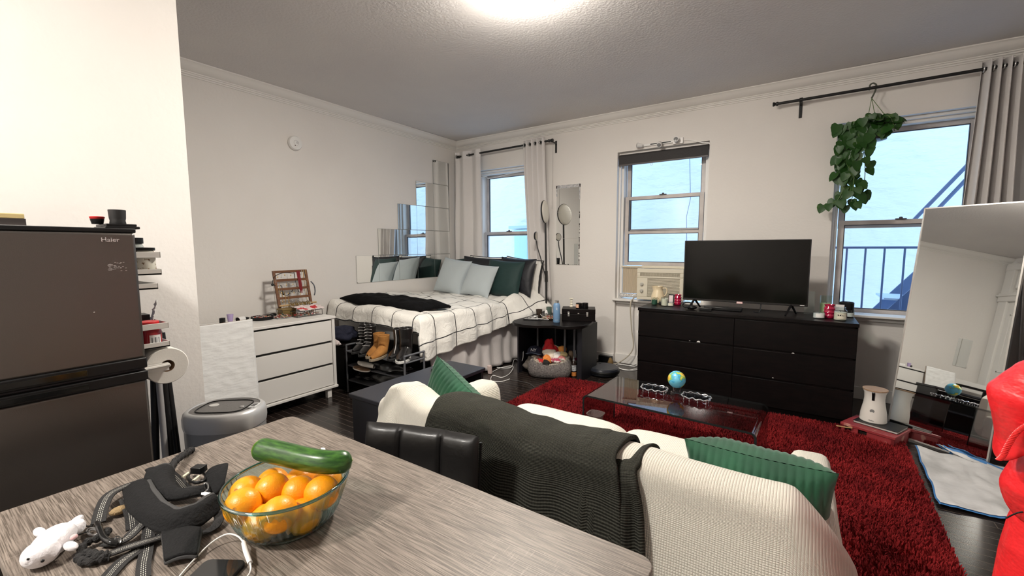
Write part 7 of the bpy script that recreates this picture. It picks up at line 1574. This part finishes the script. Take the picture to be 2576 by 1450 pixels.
# white plush seal pouch
t = thing('plush_keyring', 'small white plush animal keyring lying at the near left of the table', 'plush toy', at(130, 1372, Z=KZ))
M_pl = mat('white_plush', (.80,.77,.79), .95, sheen=.5, bump=('noise', 90, .35))
bc = at(135, 1362, Z=KZ+.024); hd = at(103, 1393, Z=KZ+.024)
def blob(c, r, ax, n=24):
    ax = Vector(ax).normalized(); return Matrix.Translation(c) @ ax.to_track_quat('X', 'Z').to_matrix().to_4x4() @ Matrix.Diagonal((*r, 1))
ax = (hd-bc); mb = MB().ball((0,0,0), 1, 28, blob(bc, (.046,.029,.024), ax)).ball((0,0,0), 1, 24, blob(hd, (.026,.027,.023), ax)).ball((0,0,0), 1, 20, blob(at(185, 1330, Z=KZ+.02), (.022,.018,.016), ax))
for x, y in ((100,1340), (178,1375), (192,1312)): q = at(x, y, Z=KZ+.026); mb.ball((0,0,0), 1, 16, blob(q, (.018,.008,.008), q-bc))
b_ = build(mb, 'body', M_pl, t)
e1 = at(107, 1412, Z=KZ+.035); mb = MB().ball(e1, .0028, 12); e1 = at(88, 1402, Z=KZ+.034); mb.ball(at(75, 1405, Z=KZ+.03), (.006,.005,.004), 12); build(mb, 'face', M_bplast, t)
build(MB().ball(at(186,1352,Z=KZ+.032), (.006,.006,.005), 12), 'pink_patch', mat('pale_pink', (.7,.45,.45), .9), t)
# phone and wired earphones
pA_, pB2 = Vector((-.895,.300)), Vector((-.828,.342)); ux = (pB2-pA_).normalized(); uy = Vector((ux.y, -ux.x)); cph = (pA_+pB2)/2+uy*.078
t = thing('phone', 'black phone lying face up at the bottom edge of the picture', 'phone', (cph.x, cph.y, KZ), atan2(ux.y, ux.x))
rc = [(sx_*(.039-.012)+.012*cos(a0+k*pi/12), sy_*(.078-.012)+.012*sin(a0+k*pi/12)) for sx_, sy_, a0 in ((1,1,0),(-1,1,pi/2),(-1,-1,pi),(1,-1,1.5*pi)) for k in range(7)]
build(MB().prism(rc, 0.0, .008), 'body', M_bplast, t, world=False, bevel=.0015); build(MB().prism([(x*.97, y*.985) for x, y in rc], .008, .0084), 'screen', mat('phone_screen', (.012,.013,.014), .05), t, world=False, smooth=0)
t = thing('earphone_cable', 'white wired earphone lead with an inline connector curving over the table', 'cable', K(560, 1360))
wp = spline([K(440,1465,KZ+.003), K(480,1418,KZ+.005), K(530,1368,KZ+.012), K(570,1345,KZ+.02), K(598,1350,KZ+.022), K(613,1366,KZ+.020)], 10)
build(MB().tube(wp, .0016, 8), 'lead', M_wc, t)
build(MB().tube([K(613,1366,KZ+.020), K(618,1386,KZ+.015), K(629,1417,KZ+.010)], [.0042,.0046,.0042], 14).tube([K(612,1362,KZ+.020), K(614,1370,KZ+.019)], .0028, 10), 'connector', M_wc, t)
build(MB().tube(spline([K(629,1417,KZ+.010), K(631,1432,KZ+.010), K(625,1448,KZ+.010), K(610,1460,KZ+.012)], 8), .0016, 8), 'lead', M_wc, t)
lump(at(813, 1132, Z=KZ)+Vector((0,.0,.002)), (.010,.005,.003), M_wplast, 'tiny white crumb on the table behind the cucumber', 'crumb', 'white_crumb', 2, .3, 14)

# ---------------------------------------------------------------- red puffer jacket on a coat stand at the right edge
t = thing('coat_stand', 'black coat stand just outside the right edge carrying the red jacket', 'coat stand', (.645, 1.10, 0))
build(MB().tube([(.645,1.10,.02),(.645,1.10,1.75)], .014, 12).lathe([(.16,0),(.16,.02),(.02,.03)], (.645,1.10,0), 32), 'pole', M_bmetal, t); build(MB().tube(spline([(.645,1.10,1.45),(.57,1.08,1.43),(.54,1.06,1.47),(.53,1.06,1.52)], 6), .008, 8), 'hook', M_bmetal, t)
M_pf = mat('red_nylon', (.70,.010,.015), .42, bump=('noise', 11, .9, (1,1,2)), coat=.08, spec=.4, bdist=.012)
t = thing('puffer_jacket', 'bright red puffer jacket hanging at the right edge, hood and sleeve in view', 'jacket', (.45, 1.05, .55))
def puff(px_, Y, dep, nm, wr=.13, yoff=0, seams=0):
    ol = spline([at(x, y, Y=Y) for x, y in px_], 6, closed=True); c_ = sum(ol, Vector())/len(ol); n_ = len(ol); mb = MB()
    for sg in (-1, 1):
        def fn(u, v):
            q = c_.lerp(ol[int(round(u*n_)) % n_], sin(v*pi/2)); d_ = cos(v*pi/2)
            k = 1+wr*nz(q.x*14, q.z*14, sg)*2+(.10*abs(sin(q.z*seams)) if seams else 0)
            return (q.x, q.y+sg*dep*d_*k, q.z)
        n0 = len(mb.f); mb.grid(fn, n_, 16, cu=True)
        if sg > 0: mb.f[n0:] = [tuple(reversed(f)) for f in mb.f[n0:]]
    return build(mb, nm, M_pf, t, smooth=80)
puff([(2489,986),(2516,958),(2552,930),(2600,905),(2800,870),(3150,800),(3200,960),(2800,1010),(2700,1020),(2620,1035),(2570,1060),(2538,1090),(2526,1120),(2512,1150),(2503,1143),(2508,1105),(2500,1050)], .98, .075, 'hood')
puff([(2519,1228),(2528,1200),(2560,1165),(2600,1145),(2800,1120),(3150,1090),(3200,1250),(2800,1320),(2700,1315),(2600,1310),(2560,1300),(2535,1275)], 1.00, .085, 'sleeve')
puff([(2552,1300),(2600,1260),(2800,1200),(3150,1200),(3200,1600),(2900,1750),(2600,1720),(2480,1640),(2495,1500),(2512,1420),(2532,1350)], 1.04, .09, 'jacket_body', seams=0)
def torso(u, v):
    z = .48+.92*v; a = u*2*pi; e = min(v, 1-v); k = min(1, (e/.10+.02))**.5; q = 1+.05*abs(sin(z*34))+.03*nz(cos(a)*3, sin(a)*3, z*6)
    return (.645+(.19-.05*v)*cos(a)*k*q, 1.10+(.13-.02*v)*sin(a)*k*q, z)
build(MB().grid(torso, 40, 60, cu=True), 'quilted_body', M_pf, t, smooth=80)
zp = spline([at(x+4, y+6, Y=.915) for x, y in ((2509,1151),(2520,1140),(2534,1112),(2552,1085),(2576,1066),(2610,1050),(2660,1035))], 14)
mb = MB()
for i in range(0, len(zp), 2): mb.ball(zp[i], (.0042,.0030,.0019), 8)
build(mb, 'zip', mat('red_zip', (.80,.03,.03), .3), t)
build(MB().tube(spline([at(x, y, Y=.96) for x, y in ((2530,1305),(2545,1297),(2560,1291),(2576,1288))], 6), .0012, 6), 'drawcord', M_bplast, t)
# repeats that belong together
GR = {'pillow': 'pillows along the head of the bed', 'cushion': 'green corduroy cushions on the sofa', 'toy': 'toys in the pet bed', 'curtain': 'off-white curtains at the windows', 'boot': 'boots on top of the shoe rack', 'pole': 'poles between the refrigerator and the wall', 'ceiling light': 'flush ceiling lights', 'cable': 'cables in the room'}
for o in list(SC.objects):
    if o.parent is None and o.get('category') in GR and not o.get('group'): o['group'] = GR[o['category']]
for o in list(SC.objects):
    if o.parent is None and o.get('category') == 'candle' and not o.get('group') and o.location.x > -1.3: o['group'] = 'candles and jars on the black dresser'
    if o.parent is None and o.name.startswith('acrylic_tray'): o['group'] = 'wavy trays on the coffee table'
